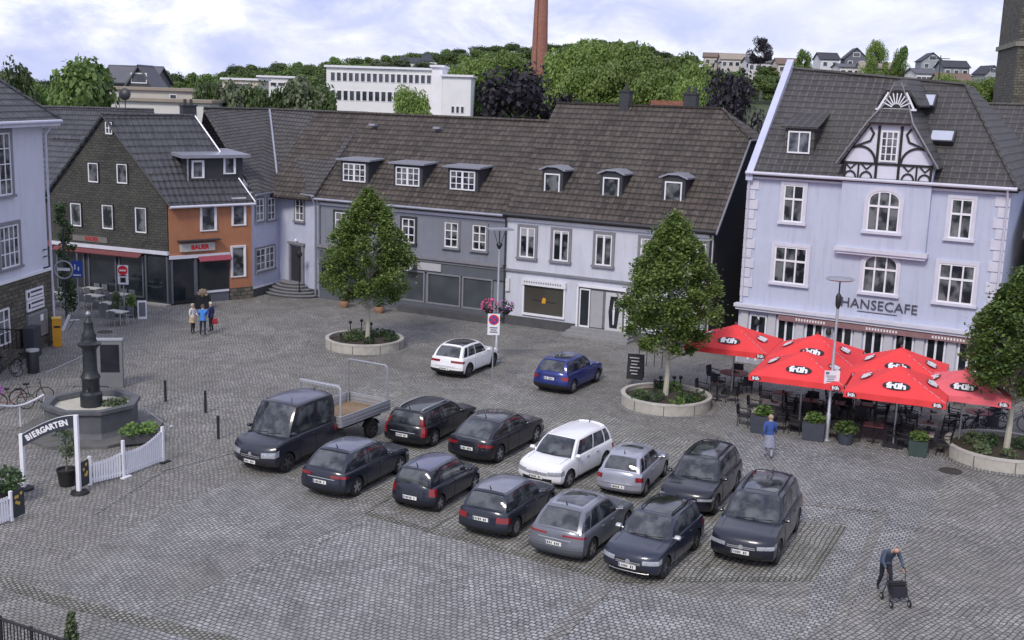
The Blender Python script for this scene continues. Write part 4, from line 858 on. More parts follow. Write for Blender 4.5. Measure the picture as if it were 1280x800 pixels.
for k in range(5):
    rr_ = 2.35-.32*k; pts = []
    for q in range(17):
        a_ = math.pi*q/16; pts.append((cx_ + rf.u[0]*rr_*math.cos(a_)+rf.n[0]*rr_*.75*math.sin(a_), cy_ + rf.u[1]*rr_*math.cos(a_)+rf.n[1]*rr_*.75*math.sin(a_)))
    mb.plan(pts, .16*k+.001*k, .16*(k+1), 0)
    mb.plan([( (p_[0]-cx_)*1.015+cx_, (p_[1]-cy_)*1.015+cy_) for p_ in pts], .16*(k+1)-.045, .16*(k+1)+.002, 1)
mb.build('curved_steps', [PLINTH, mat('step_edge', (.2, .2, .22), .8, var=.15)], t)
MB().tube([rf.pt(s+1.25, .9, 0), rf.pt(s+1.25, .9, 2.7)], .04).lathe([(.04, 0), (.2, .15), (.2, .3), (.05, .45)], rf.pt(s+1.25, .9, 2.6), 8).build('entrance_lamp_post', BLACK, t)

# ---- house behind, left of the slate gable
c = at_dist(68, 200, 84); fr = Fr((c[0]-4, c[1]), ang=R(8))
t = thing('rear_dark_roof_house', 'house with dark tiled roof squeezed behind bank and slate gable', 'house', fr.A)
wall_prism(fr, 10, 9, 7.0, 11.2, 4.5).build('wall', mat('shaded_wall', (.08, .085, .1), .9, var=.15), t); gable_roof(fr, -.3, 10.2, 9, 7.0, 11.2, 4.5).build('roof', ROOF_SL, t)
skylight(t, fr, 72, 201, .9, 1.2, 1.5, (11.2-7)/4.5, 7.0, ZINC, SKYG)
fr = Fr((SL[0]-3.6, SL[1]+3.0), ang=a22)
t = thing('narrow_side_house', 'narrow dark house with cafe awning between the bank and the slate gable', 'house', fr.A)
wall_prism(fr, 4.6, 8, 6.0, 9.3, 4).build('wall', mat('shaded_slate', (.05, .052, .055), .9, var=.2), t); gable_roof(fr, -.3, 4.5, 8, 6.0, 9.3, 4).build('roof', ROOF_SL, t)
MB().slab([fr.pt(2.2, .1, 3.1), fr.pt(4.4, .1, 3.1), fr.pt(4.4, .7, 2.8), fr.pt(2.2, .7, 2.8)], .06).build('awning', MATS['maroon_awning'], t)
o_ = subbase(MB().fb(fr, 2.3, 4.3, 0, .08, .4, .5).build('shop_window', SHOPGREY, t), t); MB().fb(fr, 2.35, 4.25, .01, .04, .5, 2.6).build('pane', GLASSD, o_)

# ---- bank on the left
BK = G(65, 430); hb_ = 3.85
bl = G(0, 356, hb_); bf = Fr((BK[0]-(BK[0]-bl[0])*3.2, BK[1]-(BK[1]-bl[1])*3.2), BK); BLn = bf.L
t = thing('bank_building', 'pale bank building with brown stone base and hipped dark roof at the left edge', 'building', BK)
BE = 11.45; bw = [bf.pt(0, 0, 0)[:2], bf.pt(BLn, 0, 0)[:2], bf.pt(BLn, -11, 0)[:2], bf.pt(0, -11, 0)[:2]]
MB().plan(bw, hb_, BE).build('wall', BANKP, t); MB().plan([bf.pt(-.1, .08, 0)[:2], bf.pt(BLn+.08, .08, 0)[:2], bf.pt(BLn+.08, -11, 0)[:2], bf.pt(-.1, -11, 0)[:2]], 0, hb_).build('stone_base', BANKSTONE, t)
MB().fb(bf, -.1, BLn+.12, -11, .14, hb_, hb_+.14).build('cornice', WHITE, t)
mb = MB(); e_ = .65; ez = BE-.05; rz = BE+5.2
A_, B_, C_, D_ = bf.pt(-.5, e_, ez), bf.pt(BLn+e_, e_, ez), bf.pt(BLn+e_, -11-e_, ez), bf.pt(-.5, -11-e_, ez); Rg1, Rg2 = bf.pt(-.5, -5.5, rz), bf.pt(BLn-4.4, -5.5, rz)
mb.slab([A_, B_, Rg2, Rg1], .15); mb.slab([B_, C_, Rg2], .15); mb.tube([Rg1, Rg2, B_], .13, 6); mb.slab([C_, D_, Rg1, Rg2], .15)
mb.build('roof', brickmat('bank_roof_tiles', (.08, .082, .09), (.055, .057, .065), (.02, .02, .025), .4, .42, .02, 0, bump=.8, var=.2, tile=True, rdist=.05), t)
MB().plan([bf.pt(-.5, e_, 0)[:2], bf.pt(BLn+e_, e_, 0)[:2], bf.pt(BLn+e_, -11-e_, 0)[:2], bf.pt(-.5, -11-e_, 0)[:2]], BE-.34, BE-.14).build('eaves_soffit', HTRIM, t)
gutter(bf, 0, BLn+e_, BE-.12, d=e_+.06, down=()).tube([bf.pt(BLn-.1, e_, BE-.2), bf.pt(BLn+.1, .12, BE-.8), bf.pt(BLn+.1, .12, .2)], .06, 8).build('gutter', HTRIM, t)
for px, py, h_ in ((-2, 206, 2.9), (11, 308, 2.0)):
    s, z = bf.at(px, py); window(t, bf, s, z, 2.1 if h_ > 2.5 else 1.75, h_, 4, 4 if h_ > 2.5 else 3, surround=TRIM, sw=.18)
s, z = bf.at(2, 391); window(t, bf, s-.3, 1.75+.1, 1.5, 1.7, 3, 3, surround=None, d=.09, sill=False)
for k, (px, py) in enumerate(((40.5, 362), (41.5, 376.5))):
    s, z = bf.at(px, py); z = 2.95-k*.56; o_ = subbase(MB().fb(bf, s-.85, s+.85, .08, .14, z-.26, z+.26).build('sign_panel', WHITE, t), t)
    mb = MB()
    for r0, hh in ((.06, .10), (-.14, .06)):
        x = s-.45
        while x < s+.7:
            ww = random.uniform(.05, .11); mb.fb(bf, x, x+ww*.75, .14, .146, z+r0, z+r0+hh); x += ww
    mb.fb(bf, s-.74, s-.56, .14, .147, z-.12, z+.14); mb.build('lettering', BLACK, o_)
s, z = bf.at(43, 396); o_ = subbase(MB().fb(bf, s-.95, s+.95, .08, .2, .75, 2.0).build('notice_case', METALG, t), t); MB().fb(bf, s-.85, s+.85, .2, .21, .83, 1.92).build('pane', mat('notice_glass', (.16, .165, .18), .2, var=.1), o_)
MB().fb(bf, s+.2, s+.5, .211, .216, 1.5, 1.82).build('notice', WHITE, o_)
mb = MB(); 
for k in range(4): mb.fb(bf, BLn-.55, BLn+.02, .0, .05, 4.0+k*.0, 4.05)
for k in range(2): mb.tube([bf.pt(BLn-.6, .08, 4.6+k*.35), bf.pt(BLn-.3, .12, 4.62+k*.35)], .03)
mb.build('wall_bracket', BLACK, t)
# ================================================================== VEHICLES
def lerp(a, b, t): return a+(b-a)*t
def interp(tab, x):
    if x <= tab[0][0]: return tab[0][1]
    for (x0, y0), (x1, y1) in zip(tab, tab[1:]):
        if x <= x1:
            t = (x-x0)/(x1-x0); t = t*t*(3-2*t)*.5+t*.5; return lerp(y0, y1, t)
    return tab[-1][1]
def paint(name, col, rough=.22, metal=.35): return MATS.get(name) or mat(name, col, rough, metal, var=.05, scale=2, coat=.55)
BOOLT = []
class CarShape:
    """body as stacked plan outlines (bumper to belt) and a cabin of its own above them"""
    TZ = [0, .10, .22, .38, .55, .70, .84, .94, 1.0]
    def __init__(s, L, W, H, top, cab, zb=.2, bowf=.20, bowr=.13, fo=None, ro=None, roofw=None, rake=0):
        s.L, s.W, s.H, s.zb, s.bowf, s.bowr = L, W, H, zb, bowf, bowr
        s.top = top                    # [(x, z)] belt and bonnet line
        s.xb, s.xr, s.xw, s.xc = cab   # cabin: rear base, roof rear, roof front, cowl
        s.fo = fo or [-.15, -.04, 0, 0, -.005, -.02, -.05, -.10, -.20]
        s.ro = ro or [-.14, -.03, 0, 0, -.03, -.05, -.07, -.09, -.12]
        s.wo = [-.09, -.03, -.005, 0, 0, -.012, -.02, -.035, -.065]
        s.roofw = roofw or (W/2-.26); s.nlev = len(s.TZ)-1
    def lev(s, tab, t):
        k = 0
        while k < s.nlev-1 and t > s.TZ[k+1]: k += 1
        return lerp(tab[k], tab[k+1], (t-s.TZ[k])/(s.TZ[k+1]-s.TZ[k]))
    def half(s, x, t):
        q = abs(x)/(s.L/2); e = max(0, (q-.55)/.45)
        return s.W/2*(1-(.085 if x > 0 else .07)*e**2.2) + s.lev(s.wo, t)
    def low(s, a, b, t):
        xf = s.L/2 + s.lev(s.fo, t) - s.bowf*abs(b)**3.2; xr = -s.L/2 - s.lev(s.ro, t) + s.bowr*abs(b)**3.6
        x = lerp(xr, xf, a); z1 = interp(s.top, x) + .045*(1-b*b)
        zb = s.zb + .05*max(0, (abs(x)/(s.L/2)-.75)/.25)
        # a shoulder crease: belt falls off at the side
        return Vector((x, b*s.half(x, t), zb+(z1-zb)*t))
    def cab(s, a, b, u):
        g = lambda q: min(q/.95, 1)
        k = u if u < .95 else .95+(u-.95)*1.0
        ins = 0 if u <= .93 else ((u-.93)/.07)**1.5*.07
        xb0, xf0 = s.xb + .05*abs(b)**3, s.xc - .22*abs(b)**2.4
        xr1, xf1 = s.xr + .08*abs(b)**3, s.xw - .10*abs(b)**2.4
        bul = math.sin(math.pi*min(u, 1))
        x0 = lerp(xb0, xf0, a); x1 = lerp(xr1+ins, xf1-ins, a)
        x = lerp(x0, x1, u) + bul*.05*(2*a-1)
        w0 = s.half(x0, 1) - .035; w1 = s.roofw - ins - .05*max(0, (.25-a)/.25) - .03*max(0, (a-.8)/.2)
        y = b*(lerp(w0, w1, u) + .025*bul)
        z0 = interp(s.top, x0) + .045*(1-b*b) - .03; z1 = s.H - .05*abs(b)**2.5 - .05*((x1-(xr1+xf1)*.5)/max(.5, (xf1-xr1)/2))**2*.9
        z = lerp(z0, z1, (1-(1-u)**1.12)) - (ins*.35)
        return Vector((x, y, z))
def patch(fn, path, ts, off=.008, back=False):
    """strip of a body surface lifted by off: path of (a, b), levels ts"""
    mb = MB(); na = len(path); V = []
    P = [[fn(a, b, t) for a, b in path] for t in ts]; cen = Vector((0, 0, .7))
    def normal(i, j):
        du = P[i][min(j+1, na-1)]-P[i][max(j-1, 0)]; dv = P[min(i+1, len(ts)-1)][j]-P[max(i-1, 0)][j]; n = du.cross(dv)
        n = n.normalized() if n.length > 1e-9 else Vector((0, 0, 1))
        q = P[i][j]; out = Vector((q.x*.25, q.y, (q.z-.6)))
        return n if n.dot(out) > 0 else -n
    for i in range(len(ts)):
        for j in range(na): V.append(P[i][j]+normal(i, j)*off)
    F = [(i*na+j, i*na+j+1, (i+1)*na+j+1, (i+1)*na+j) for i in range(len(ts)-1) for j in range(na-1)]
    q = [Vector(V[k]) for k in F[len(F)//2]]; n = (q[1]-q[0]).cross(q[3]-q[0]); c = sum(q, Vector())/4
    if n.dot(Vector((c.x*.25, c.y, c.z-.6))) < 0: F = [f[::-1] for f in F]
    # turned-in rim so that the piece has thickness
    o = len(V); ring = [j for j in range(na)]+[i*na+na-1 for i in range(1, len(ts))]+[(len(ts)-1)*na+j for j in range(na-2, -1, -1)]+[i*na for i in range(len(ts)-2, 0, -1)]
    V2 = []
    for r_i in ring: i, j = divmod(r_i, na); V2.append(P[i][j]-normal(i, j)*.01)
    n = len(ring); F += [(ring[k], ring[(k+1) % n], o+(k+1) % n, o+k) for k in range(n)]
    return mb.add(V+V2, F, 0, True)
def rng(a, b, n): return [lerp(a, b, k/n) for k in range(n+1)]
def wheel(par, x, y, r, m=RIM, side=1, spokes=5, w=.21):
    o = bpy.data.objects.new('wheel', None)
    M = Matrix.Rotation(R(-90*side), 4, 'X')     # lathe axis z -> outward y
    c = (x, y, r)
    prof = [(r*.62, -w), (r*.93, -w), (r, -w+.04), (r, -.04), (r*.93, 0), (r*.66, .004), (r*.64, -.03)]
    o = MB().lathe(prof, c, 22, M=M, cap=True).build('wheel', TYRE, par)
    mb = MB().lathe([(r*.66, -.02), (r*.66, .006), (r*.61, .006), (r*.60, -.03), (.0, -.045)], c, 22, M=M, cap=False, m=1, smooth=False)
    mb.lathe([(r*.17, -.04), (r*.15, .0), (0.01, .004)], c, 12, M=M, m=0)
    for k in range(spokes):
        a = 2*math.pi*k/spokes+.3; d = Vector((math.cos(a), math.sin(a), 0)); n_ = Vector((-d.y, d.x, 0))
        P = []
        for z in (-.035, -.004):
            for q, ww in ((.12, .05), (.64, .032)):
                for sg in (-1, 1): P.append(Vector(c) + M @ (d*r*q + n_*sg*ww*r/.33 + Vector((0, 0, z))))
        mb.hexa([P[0], P[1], P[3], P[2], P[4], P[5], P[7], P[6]], 0)
    mb.build('rim', [m, TYRE if m is not RIM else mat('rim_shadow', (.08, .08, .09), .5, .4)], o)
    return o
def car(label, xy, heading, L, W, H, col, spec, cat='car', name='parked_car', group='cars parked on the square'):
    t = thing(name, label, cat, (xy[0], xy[1], .012), R(heading), group, local=True)
    g = spec.get; P = paint('paint_'+label.replace(' ', '_')[:50], tuple(q*k_ for q, k_ in zip(col, (.62, .70, .88))) if max(col) < .07 else col, g('rough', .28), g('metal', .35))
    hood = g('hood', .70); belt = g('belt', .60)     # as share of H
    xc = L/2 - g('bonnet', .27)*L; xb = -L/2 + g('tail', .07)*L
    top = [(-L/2, H*(belt+g('tailz', .0))), (xb, H*(belt+g('tailz', .0)+.005)), (-.1*L, H*belt), (xc-.25, H*(belt-.01)), (xc+.02, H*(belt-.015)), (L/2-.42, H*(belt-g('nose', .055))), (L/2-.12, H*(belt-g('nose', .055)-.045)), (L/2, H*(belt-g('nose', .055)-.075))]
    S = CarShape(L, W, H, top, (xb, -L/2+g('roofr', .16)*L, xc-g('wrake', .17)*L, xc), zb=g('zb', .2), bowf=g('bowf', .23), bowr=g('bowr', .18))
    if 'roofw' in spec: S.roofw = spec['roofw']
    N, M_ = 26, 12; bs = [math.sin(math.pi/2*(2*k/M_-1)) for k in range(M_+1)]; as_ = [ (1-math.cos(math.pi*k/N))/2*.55 + k/N*.45 for k in range(N+1)]
    mb = MB(); ring = [(as_[i], -1) for i in range(N)] + [(1, bs[j]) for j in range(M_)] + [(as_[i], 1) for i in range(N, 0, -1)] + [(0, bs[j]) for j in range(M_, 0, -1)]
    n = len(ring); V = [S.low(a, b, tt) for tt in S.TZ for a, b in ring]; F = []
    for k in range(len(S.TZ)-1):
        for i in range(n): F.append((k*n+i, k*n+(i+1) % n, (k+1)*n+(i+1) % n, (k+1)*n+i))
    mb.add(V, F, 0, True)
    idx = {}
    for i, (a, b) in enumerate(ring): idx[(round(a, 5), round(b, 5))] = i
    for lvl, fl in ((len(S.TZ)-1, False), (0, True)):
        V = []; ids = {}
        for i in range(N+1):
            for j in range(M_+1):
                ids[(i, j)] = len(V); V.append(S.low(as_[i], bs[j], S.TZ[lvl]))
        F = [(ids[(i, j)], ids[(i+1, j)], ids[(i+1, j+1)], ids[(i, j+1)]) for i in range(N) for j in range(M_)]
        mb.add(V, [f[::-1] for f in F] if fl else F, 0, True)
    body = mb.build('body', [P, BLACK], t, base=(0, 0, 0), uv=False, weld=True)
    wr_ = g('wr', .325); wb = g('wb', .61)*L; xf = L/2-g('foh', .19)*L; xr = xf-wb; axles = [xf] + ([xr] if g('rear', True) else [])
    cb = MB()
    for x in axles:
        for sd_ in (-1, 1): cb.lathe([(wr_+.055, -.3), (wr_+.055, .3)], (x, sd_*(W/2-.02), wr_-.01), 20, M=Matrix.Rotation(R(90), 4, 'X'), smooth=False)
    cut = cb.build('cutter', BLACK, None, uv=False); bpy.context.view_layer.update()
    md = body.modifiers.new('b', 'BOOLEAN'); md.operation = 'DIFFERENCE'; md.object = cut; md.solver = 'EXACT'
    body.parent = None; dg = bpy.context.evaluated_depsgraph_get(); dg.update(); me = bpy.data.meshes.new_from_object(body.evaluated_get(dg)); body.modifiers.clear()
    if len(me.polygons) > 200:
        body.data = me
        me.materials.clear(); me.materials.append(P); me.materials.append(BLACK)
        for p_ in me.polygons:
            c = p_.center
            ins = any((c.x-x)**2+(c.z-wr_+.01)**2 < (wr_+.065)**2 for x in axles) and abs(p_.normal.z) + abs(p_.normal.x) > .5 and abs(c.y) < W/2-.03
            inn = abs(abs(c.y)-(W/2-.32)) < .01
            p_.material_index = 1 if (ins and (c.z > .26)) or inn or (p_.normal.z < -.9 and c.z < .35) else 0
        me.set_sharp_from_angle(angle=R(38))
    body.parent = t; bpy.data.objects.remove(cut)
    # cabin
    mb = MB(); us = [0, .12, .28, .45, .62, .78, .88, .93, .955, .98, 1.0]
    V = [S.cab(a, b, u) for u in us for a, b in ring]; F = [(k*n+i, k*n+(i+1) % n, (k+1)*n+(i+1) % n, (k+1)*n+i) for k in range(len(us)-1) for i in range(n)]; mb.add(V, F, 0, True)
    V = [S.cab(as_[i], bs[j], 1.0) for i in range(N+1) for j in range(M_+1)]; mb.add(V, [(i*(M_+1)+j, (i+1)*(M_+1)+j, (i+1)*(M_+1)+j+1, i*(M_+1)+j+1) for i in range(N) for j in range(M_)], 0, True)
    roofm = g('roofmat', P); cabin = mb.build('cabin', roofm if g('roofall') else P, t, base=(0, 0, 0), uv=False, weld=True)
    if 'roofmat' in spec: patch(lambda a, b, u: S.cab(a, b, 1.0) if True else 0, [(.02, q) for q in rng(-.97, .97, 10)], [0]).v if False else None
    def roofpatch(name, m, a0, a1, b0, off=.006):
        fn = lambda a, b, t_: S.cab(t_, b, 1.0); mbp = patch(fn, [(0, q) for q in rng(-b0, b0, 8)], rng(a0, a1, 8), off); return mbp.build(name, m, t, base=(0, 0, 0), uv=False)
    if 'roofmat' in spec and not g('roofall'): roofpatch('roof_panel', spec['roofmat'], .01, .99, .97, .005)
    if g('sunroof'): roofpatch('sunroof', CARGLASS, *spec['sunroof'], .78, .010)
    G_ = g('glass', CARGLASS)
    patch(S.cab, [(1, q) for q in rng(-.9, .9, 12)], rng(.03, .90, 6), .007).build('windscreen', G_, t, base=(0, 0, 0), uv=False)
    patch(S.cab, [(0, q) for q in rng(-.84, .84, 10)], rng(g('rgl', .12), .84, 6), .007).build('rear_window', G_, t, base=(0, 0, 0), uv=False)
    wins = g('wins', ((.06, .19), (.225, .505), (.535, .93)))
    for b in (-1, 1):
        for a0, a1 in wins: patch(S.cab, [(q, b) for q in rng(a0, a1, 6)], rng(.10, .83, 5), .007).build('side_window', G_, t, base=(0, 0, 0), uv=False)
        # doors
        xa = lambda x: (x+L/2)/L
        d0, d1 = xa(xr+wr_+.16) if g('rear', True) else .12, xa(xf-wr_-.16); dm = g('doorsplit', .5); md_ = lerp(d0, d1, dm) if g('doors', 4) == 4 else None
        spans = [(d0, md_), (md_, d1)] if md_ else [(lerp(d0, d1, .28), d1)]
        for a0, a1 in spans:
            do = patch(S.low, [(q, b) for q in rng(a0+.0025, a1-.0025, 6)], rng(.12, .97, 7), .010).build('door', P, t, base=(0, 0, 0), uv=False)
            p_ = S.low(lerp(a0, a1, .14), b, .86); MB().box(p_ + Vector((0, b*.022, 0)), (.17, .028, .03)).build('handle', g('handle', P), do)
            patch(S.low, [(q, b) for q in rng(a0-.0015, a1+.0015, 6)], rng(.11, .975, 7), .004).build('door_seam', BLACK, do, base=(0, 0, 0), uv=False)
        patch(S.low, [(q, b) for q in rng(d0+.01, d1, 6)], [0.01, .05, .10], .014).build('sill_trim', g('clad', BLACK), t, base=(0, 0, 0), uv=False)
        # mirrors
        p_ = S.cab(.965, b, .10); mb = MB().lathe([(.02, -.10), (.085, -.07), (.095, 0), (.085, .07), (.02, .10)], (p_.x+.03, p_.y+b*.15, p_.z+.05), 10, M=Matrix.Rotation(R(90), 4, 'X') @ Matrix.Scale(.75, 4, (0, 1, 0)))
        mb.tube([p_, (p_.x+.02, p_.y+b*.1, p_.z+.03)], .025, 6).build('wing_mirror', g('mirror', P), t, base=(0, 0, 0), uv=False)
        # lamps
        h = g('lamp', (.60, .78)); hp = [(1, b*.52), (1, b*.66), (1, b*.78), (1, b*.88), (1, b*.95), (1, b), (.975, b), (.95, b)]
        patch(S.low, hp, rng(h[0], h[1], 3), .009).build('headlight', LAMPW, t, base=(0, 0, 0), uv=False)
        tl = g('tail_lamp', (.62, .86)); ti = g('tail_in', .62); tp = [(0, b*ti), (0, b*lerp(ti, 1, .4)), (0, b*lerp(ti, 1, .75)), (0, b*.97), (0, b), (.02, b), (.035, b)]
        patch(S.low, tp, rng(tl[0], tl[1], 3), .010).build('tail_light', LAMPR, t, base=(0, 0, 0), uv=False)
        if g('tower'): patch(S.cab, [(0, b*.86), (0, b*.95), (0, b), (.03, b)], rng(0, .5, 4), .012).build('tail_light', LAMPR, t, base=(0, 0, 0), uv=False)
        if g('rails'):
            P_ = [S.cab(a, b*.90, 1.0)+Vector((0, 0, .055 if .08 < a < .92 else .0)) for a in (.05, .09, .3, .5, .7, .91, .95)]
            MB().tube(P_, .02, 6).build('roof_rail', spec['rails'], t, base=(0, 0, 0), uv=False)
    # faces
    patch(S.low, [(1, q) for q in rng(-.5, .5, 8)], rng(*g('grille', (.52, .74)), 3), .009).build('grille', g('grillem', BLACK), t, base=(0, 0, 0), uv=False)
    if g('grillebar', True):
        for q in (0, .5): z_ = lerp(g('grille', (.52, .74))[0]+.03, g('grille', (.52, .74))[1]-.03, q); patch(S.low, [(1, r_) for r_ in rng(-.46, .46, 8)], [z_, z_+.025], .016).build('grille_bar', g('barm', ALU), t, base=(0, 0, 0), uv=False)
    p_ = S.low(1, 0, .64); MB().lathe([(.001, .0), (.07, .0), (.07, .012), (.001, .014)], (p_.x+.014, 0, p_.z), 14, M=Matrix.Rotation(R(90), 4, 'Y')).build('badge', ALU, t, base=(0, 0, 0), uv=False)
    patch(S.low, [(1, q) for q in rng(-.7, .7, 8)], rng(.10, .34, 3), .008).build('lower_intake', BLACK, t, base=(0, 0, 0), uv=False)
    patch(S.low, [(.03, -1), (.01, -1), (0, -1)] + [(0, q) for q in rng(-.9, .9, 8)] + [(0, 1), (.01, 1), (.03, 1)], rng(.01, g('rbz', .2), 3), .010).build('bumper_trim', g('clad', BLACK), t, base=(0, 0, 0), uv=False)
    if g('chromeb'): patch(S.low, [(1, q) for q in rng(-.75, .75, 8)], [.06, .12], .02).build('skid_plate', ALU, t, base=(0, 0, 0), uv=False)
    patch(S.low, [(0, q) for q in rng(-.62, .62, 8)], [g('pz', .50)+.155, g('pz', .50)+.185], .012).build('boot_trim', g('boot', BLACK), t, base=(0, 0, 0), uv=False)
    for end, pz in ((1, g('fpz', .40)), (0, g('pz', .50))):
        p_ = S.low(end, 0, pz); sx = 1 if end else -1; po = MB().box((p_.x+sx*.022, 0, p_.z), (.016, .52, .115)).build('number_plate', PLATE, t, base=(0, 0, 0)); mb = MB(); y = -.17; gap = 1+int(L*37+W*91) % 4
        for k in range(7):
            if k != gap: mb.box((p_.x+sx*.033, y, p_.z), (.004, .026+.012*((k*7+int(L*50)) % 3)/2, .07))
            y += .057
        mb.box((p_.x+sx*.033, -sx*.235*1.0, p_.z), (.004, .035, .1), m=1); mb.build('plate_marking', [BLACK, BLUES], po, base=(0, 0, 0))
    def hood(a, b, t_): return S.low(lerp(.999, (xc+.06+L/2)/L, t_), b, 1.0)
    for b in (-.80, .80): patch(hood, [(0, b), (0, b+.012)], rng(.22, .98, 8), .004).build('bonnet_seam', BLACK, t, base=(0, 0, 0), uv=False)
    patch(S.low, [(0, q) for q in rng(-.93, .93, 8)], [.395, .408], .005).build('bumper_seam', BLACK, t, base=(0, 0, 0), uv=False)
    # wipers, aerial
    a0, a1 = S.cab(1, -.55, .05), S.cab(1, .12, .10); off = Vector((.03, 0, .02)); b0, b1 = S.cab(1, .05, .05), S.cab(1, .7, .12)
    MB().tube([a0+off, a1+off], .012, 5).build('wiper', BLACK, t, base=(0, 0, 0), uv=False); MB().tube([b0+off, b1+off], .012, 5).build('wiper', BLACK, t, base=(0, 0, 0), uv=False)
    q = S.cab(.05, 0, 1.0); MB().tube([q, q+Vector((-.10, 0, .16))], [.025, .006], 6).build('aerial', BLACK, t, base=(0, 0, 0), uv=False)
    if g('spoiler', True):
        patch(S.cab, [(0, q) for q in rng(-.85, .85, 8)], [.86, .92, .97], .035).build('spoiler', P, t, base=(0, 0, 0), uv=False)
    for x in axles:
        for sd_ in (-1, 1): wheel(t, x, sd_*(W/2-.025), wr_, g('rim', RIM), sd_, g('spokes', 5))
    return t, S, P
def edge(p1, p2, end, heading, L, h=.18):
    """centre of a car from the two lower corners of its visible end"""
    a, b = G(*p1, h), G(*p2, h); m = ((a[0]+b[0])/2, (a[1]+b[1])/2); s = -1 if end == 'f' else 1; c = math.cos(R(heading)); d = math.sin(R(heading))
    return (m[0]+s*c*(L/2-.08)-.004*m[1], m[1]+s*d*(L/2-.08))
DK = (.030, .032, .044)
BRP = mat('black_roof_gloss', (.012, .012, .015), .15, var=.1, coat=.6)
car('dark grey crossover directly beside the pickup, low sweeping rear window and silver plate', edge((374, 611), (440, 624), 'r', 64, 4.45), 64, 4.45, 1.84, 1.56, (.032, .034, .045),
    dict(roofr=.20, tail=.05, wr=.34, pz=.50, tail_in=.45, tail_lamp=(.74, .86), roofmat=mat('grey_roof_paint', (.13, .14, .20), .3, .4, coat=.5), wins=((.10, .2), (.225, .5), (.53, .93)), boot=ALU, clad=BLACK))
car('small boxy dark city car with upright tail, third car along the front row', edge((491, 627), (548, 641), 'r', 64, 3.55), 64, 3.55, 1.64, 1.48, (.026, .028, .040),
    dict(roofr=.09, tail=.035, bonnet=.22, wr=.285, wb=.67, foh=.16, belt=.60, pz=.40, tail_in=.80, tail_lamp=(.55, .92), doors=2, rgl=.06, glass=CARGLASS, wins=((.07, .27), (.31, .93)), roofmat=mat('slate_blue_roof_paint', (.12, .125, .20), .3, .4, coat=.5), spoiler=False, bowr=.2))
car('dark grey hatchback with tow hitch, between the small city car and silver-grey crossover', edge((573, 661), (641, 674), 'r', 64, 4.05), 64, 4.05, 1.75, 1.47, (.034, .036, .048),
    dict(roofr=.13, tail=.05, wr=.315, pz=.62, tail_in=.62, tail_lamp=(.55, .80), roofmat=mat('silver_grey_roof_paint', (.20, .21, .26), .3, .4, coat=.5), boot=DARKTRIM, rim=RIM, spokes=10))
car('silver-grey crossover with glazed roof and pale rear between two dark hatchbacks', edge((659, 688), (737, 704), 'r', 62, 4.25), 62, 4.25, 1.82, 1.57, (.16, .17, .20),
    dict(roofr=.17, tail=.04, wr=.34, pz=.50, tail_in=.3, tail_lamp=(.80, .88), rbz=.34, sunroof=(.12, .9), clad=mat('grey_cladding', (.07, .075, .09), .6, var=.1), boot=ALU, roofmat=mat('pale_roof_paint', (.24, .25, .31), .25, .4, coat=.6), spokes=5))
car('dark blue-grey hatchback facing the camera with chrome mirrors and wide badge grille', edge((757, 713), (824, 724), 'f', -119, 4.08), -119, 4.08, 1.76, 1.53, (.036, .040, .058),
    dict(roofr=.12, tail=.05, wr=.33, belt=.62, grille=(.50, .70), lamp=(.56, .76), rails=BLACK, mirror=ALU, chromeb=True, roofmat=BRP, rim=RIMD, barm=ALU))
car('big dark SUV facing the camera at the right end of the parked cars', edge((892, 699), (969, 708), 'f', -114, 4.80), -114, 4.80, 1.95, 1.77, (.026, .026, .036),
    dict(roofr=.10, tail=.05, wr=.38, belt=.61, grille=(.54, .74), lamp=(.58, .74), rails=METALD, sunroof=(.25, .93), zb=.24, rim=RIMD, grillem=METALD, barm=ALU, bonnet=.25))
car('black estate with tall upright red tail lamps and roof rails, behind the small city car', edge((481, 550), (537, 561), 'r', 64, 4.65), 64, 4.65, 1.86, 1.50, (.018, .018, .022),
    dict(roofr=.09, tail=.045, wr=.335, belt=.60, pz=.44, tail_in=.86, tail_lamp=(.45, .98), tower=True, rails=ALU, rgl=.06, boot=ALU, bonnet=.25, wb=.60, glass=CARGLASS))
car('black fastback with slim red tail lamps between the estate and the white hatchback', edge((559, 567), (621, 583), 'r', 62, 4.75), 62, 4.75, 1.88, 1.52, (.022, .021, .028),
    dict(roofr=.27, tail=.07, wr=.345, belt=.62, pz=.52, tail_in=.5, tail_lamp=(.66, .80), rgl=.05, bonnet=.26, wb=.62, roofmat=mat('glossy_dark_roof', (.03, .03, .036), .2, var=.05, coat=.8), spoiler=False, boot=BLACK))
car('white compact hatchback facing the camera in the rear row', edge((647, 598), (707, 612), 'f', -122, 4.33), -122, 4.33, 1.79, 1.60, (.74, .74, .78),
    dict(roofr=.10, tail=.04, wr=.33, belt=.60, metal=0, rough=.3, grille=(.52, .70), lamp=(.54, .76), grillem=METALG, bonnet=.22, handle=ALU, rgl=.06))
car('silver three-door hatchback with darker boot lid and roof slit, in the rear row', edge((747, 613), (808, 622), 'r', 67, 3.85), 67, 3.85, 1.65, 1.46, (.34, .35, .42),
    dict(roofr=.15, tail=.055, wr=.295, belt=.61, pz=.30, tail_in=.76, tail_lamp=(.62, .84), sunroof=(.55, .75), clad=mat('silver_cladding', (.2, .2, .23), .6), boot=ALU))
car('black compact SUV facing the camera behind the blue-grey hatchback', edge((832, 634), (888, 646), 'f', -115, 4.4), -115, 4.4, 1.83, 1.62, (.022, .022, .030),
    dict(roofr=.11, tail=.05, wr=.345, belt=.61, grille=(.58, .70), lamp=(.62, .74), sunroof=(.12, .95), rails=BLACK, rim=RIMD, bonnet=.25))
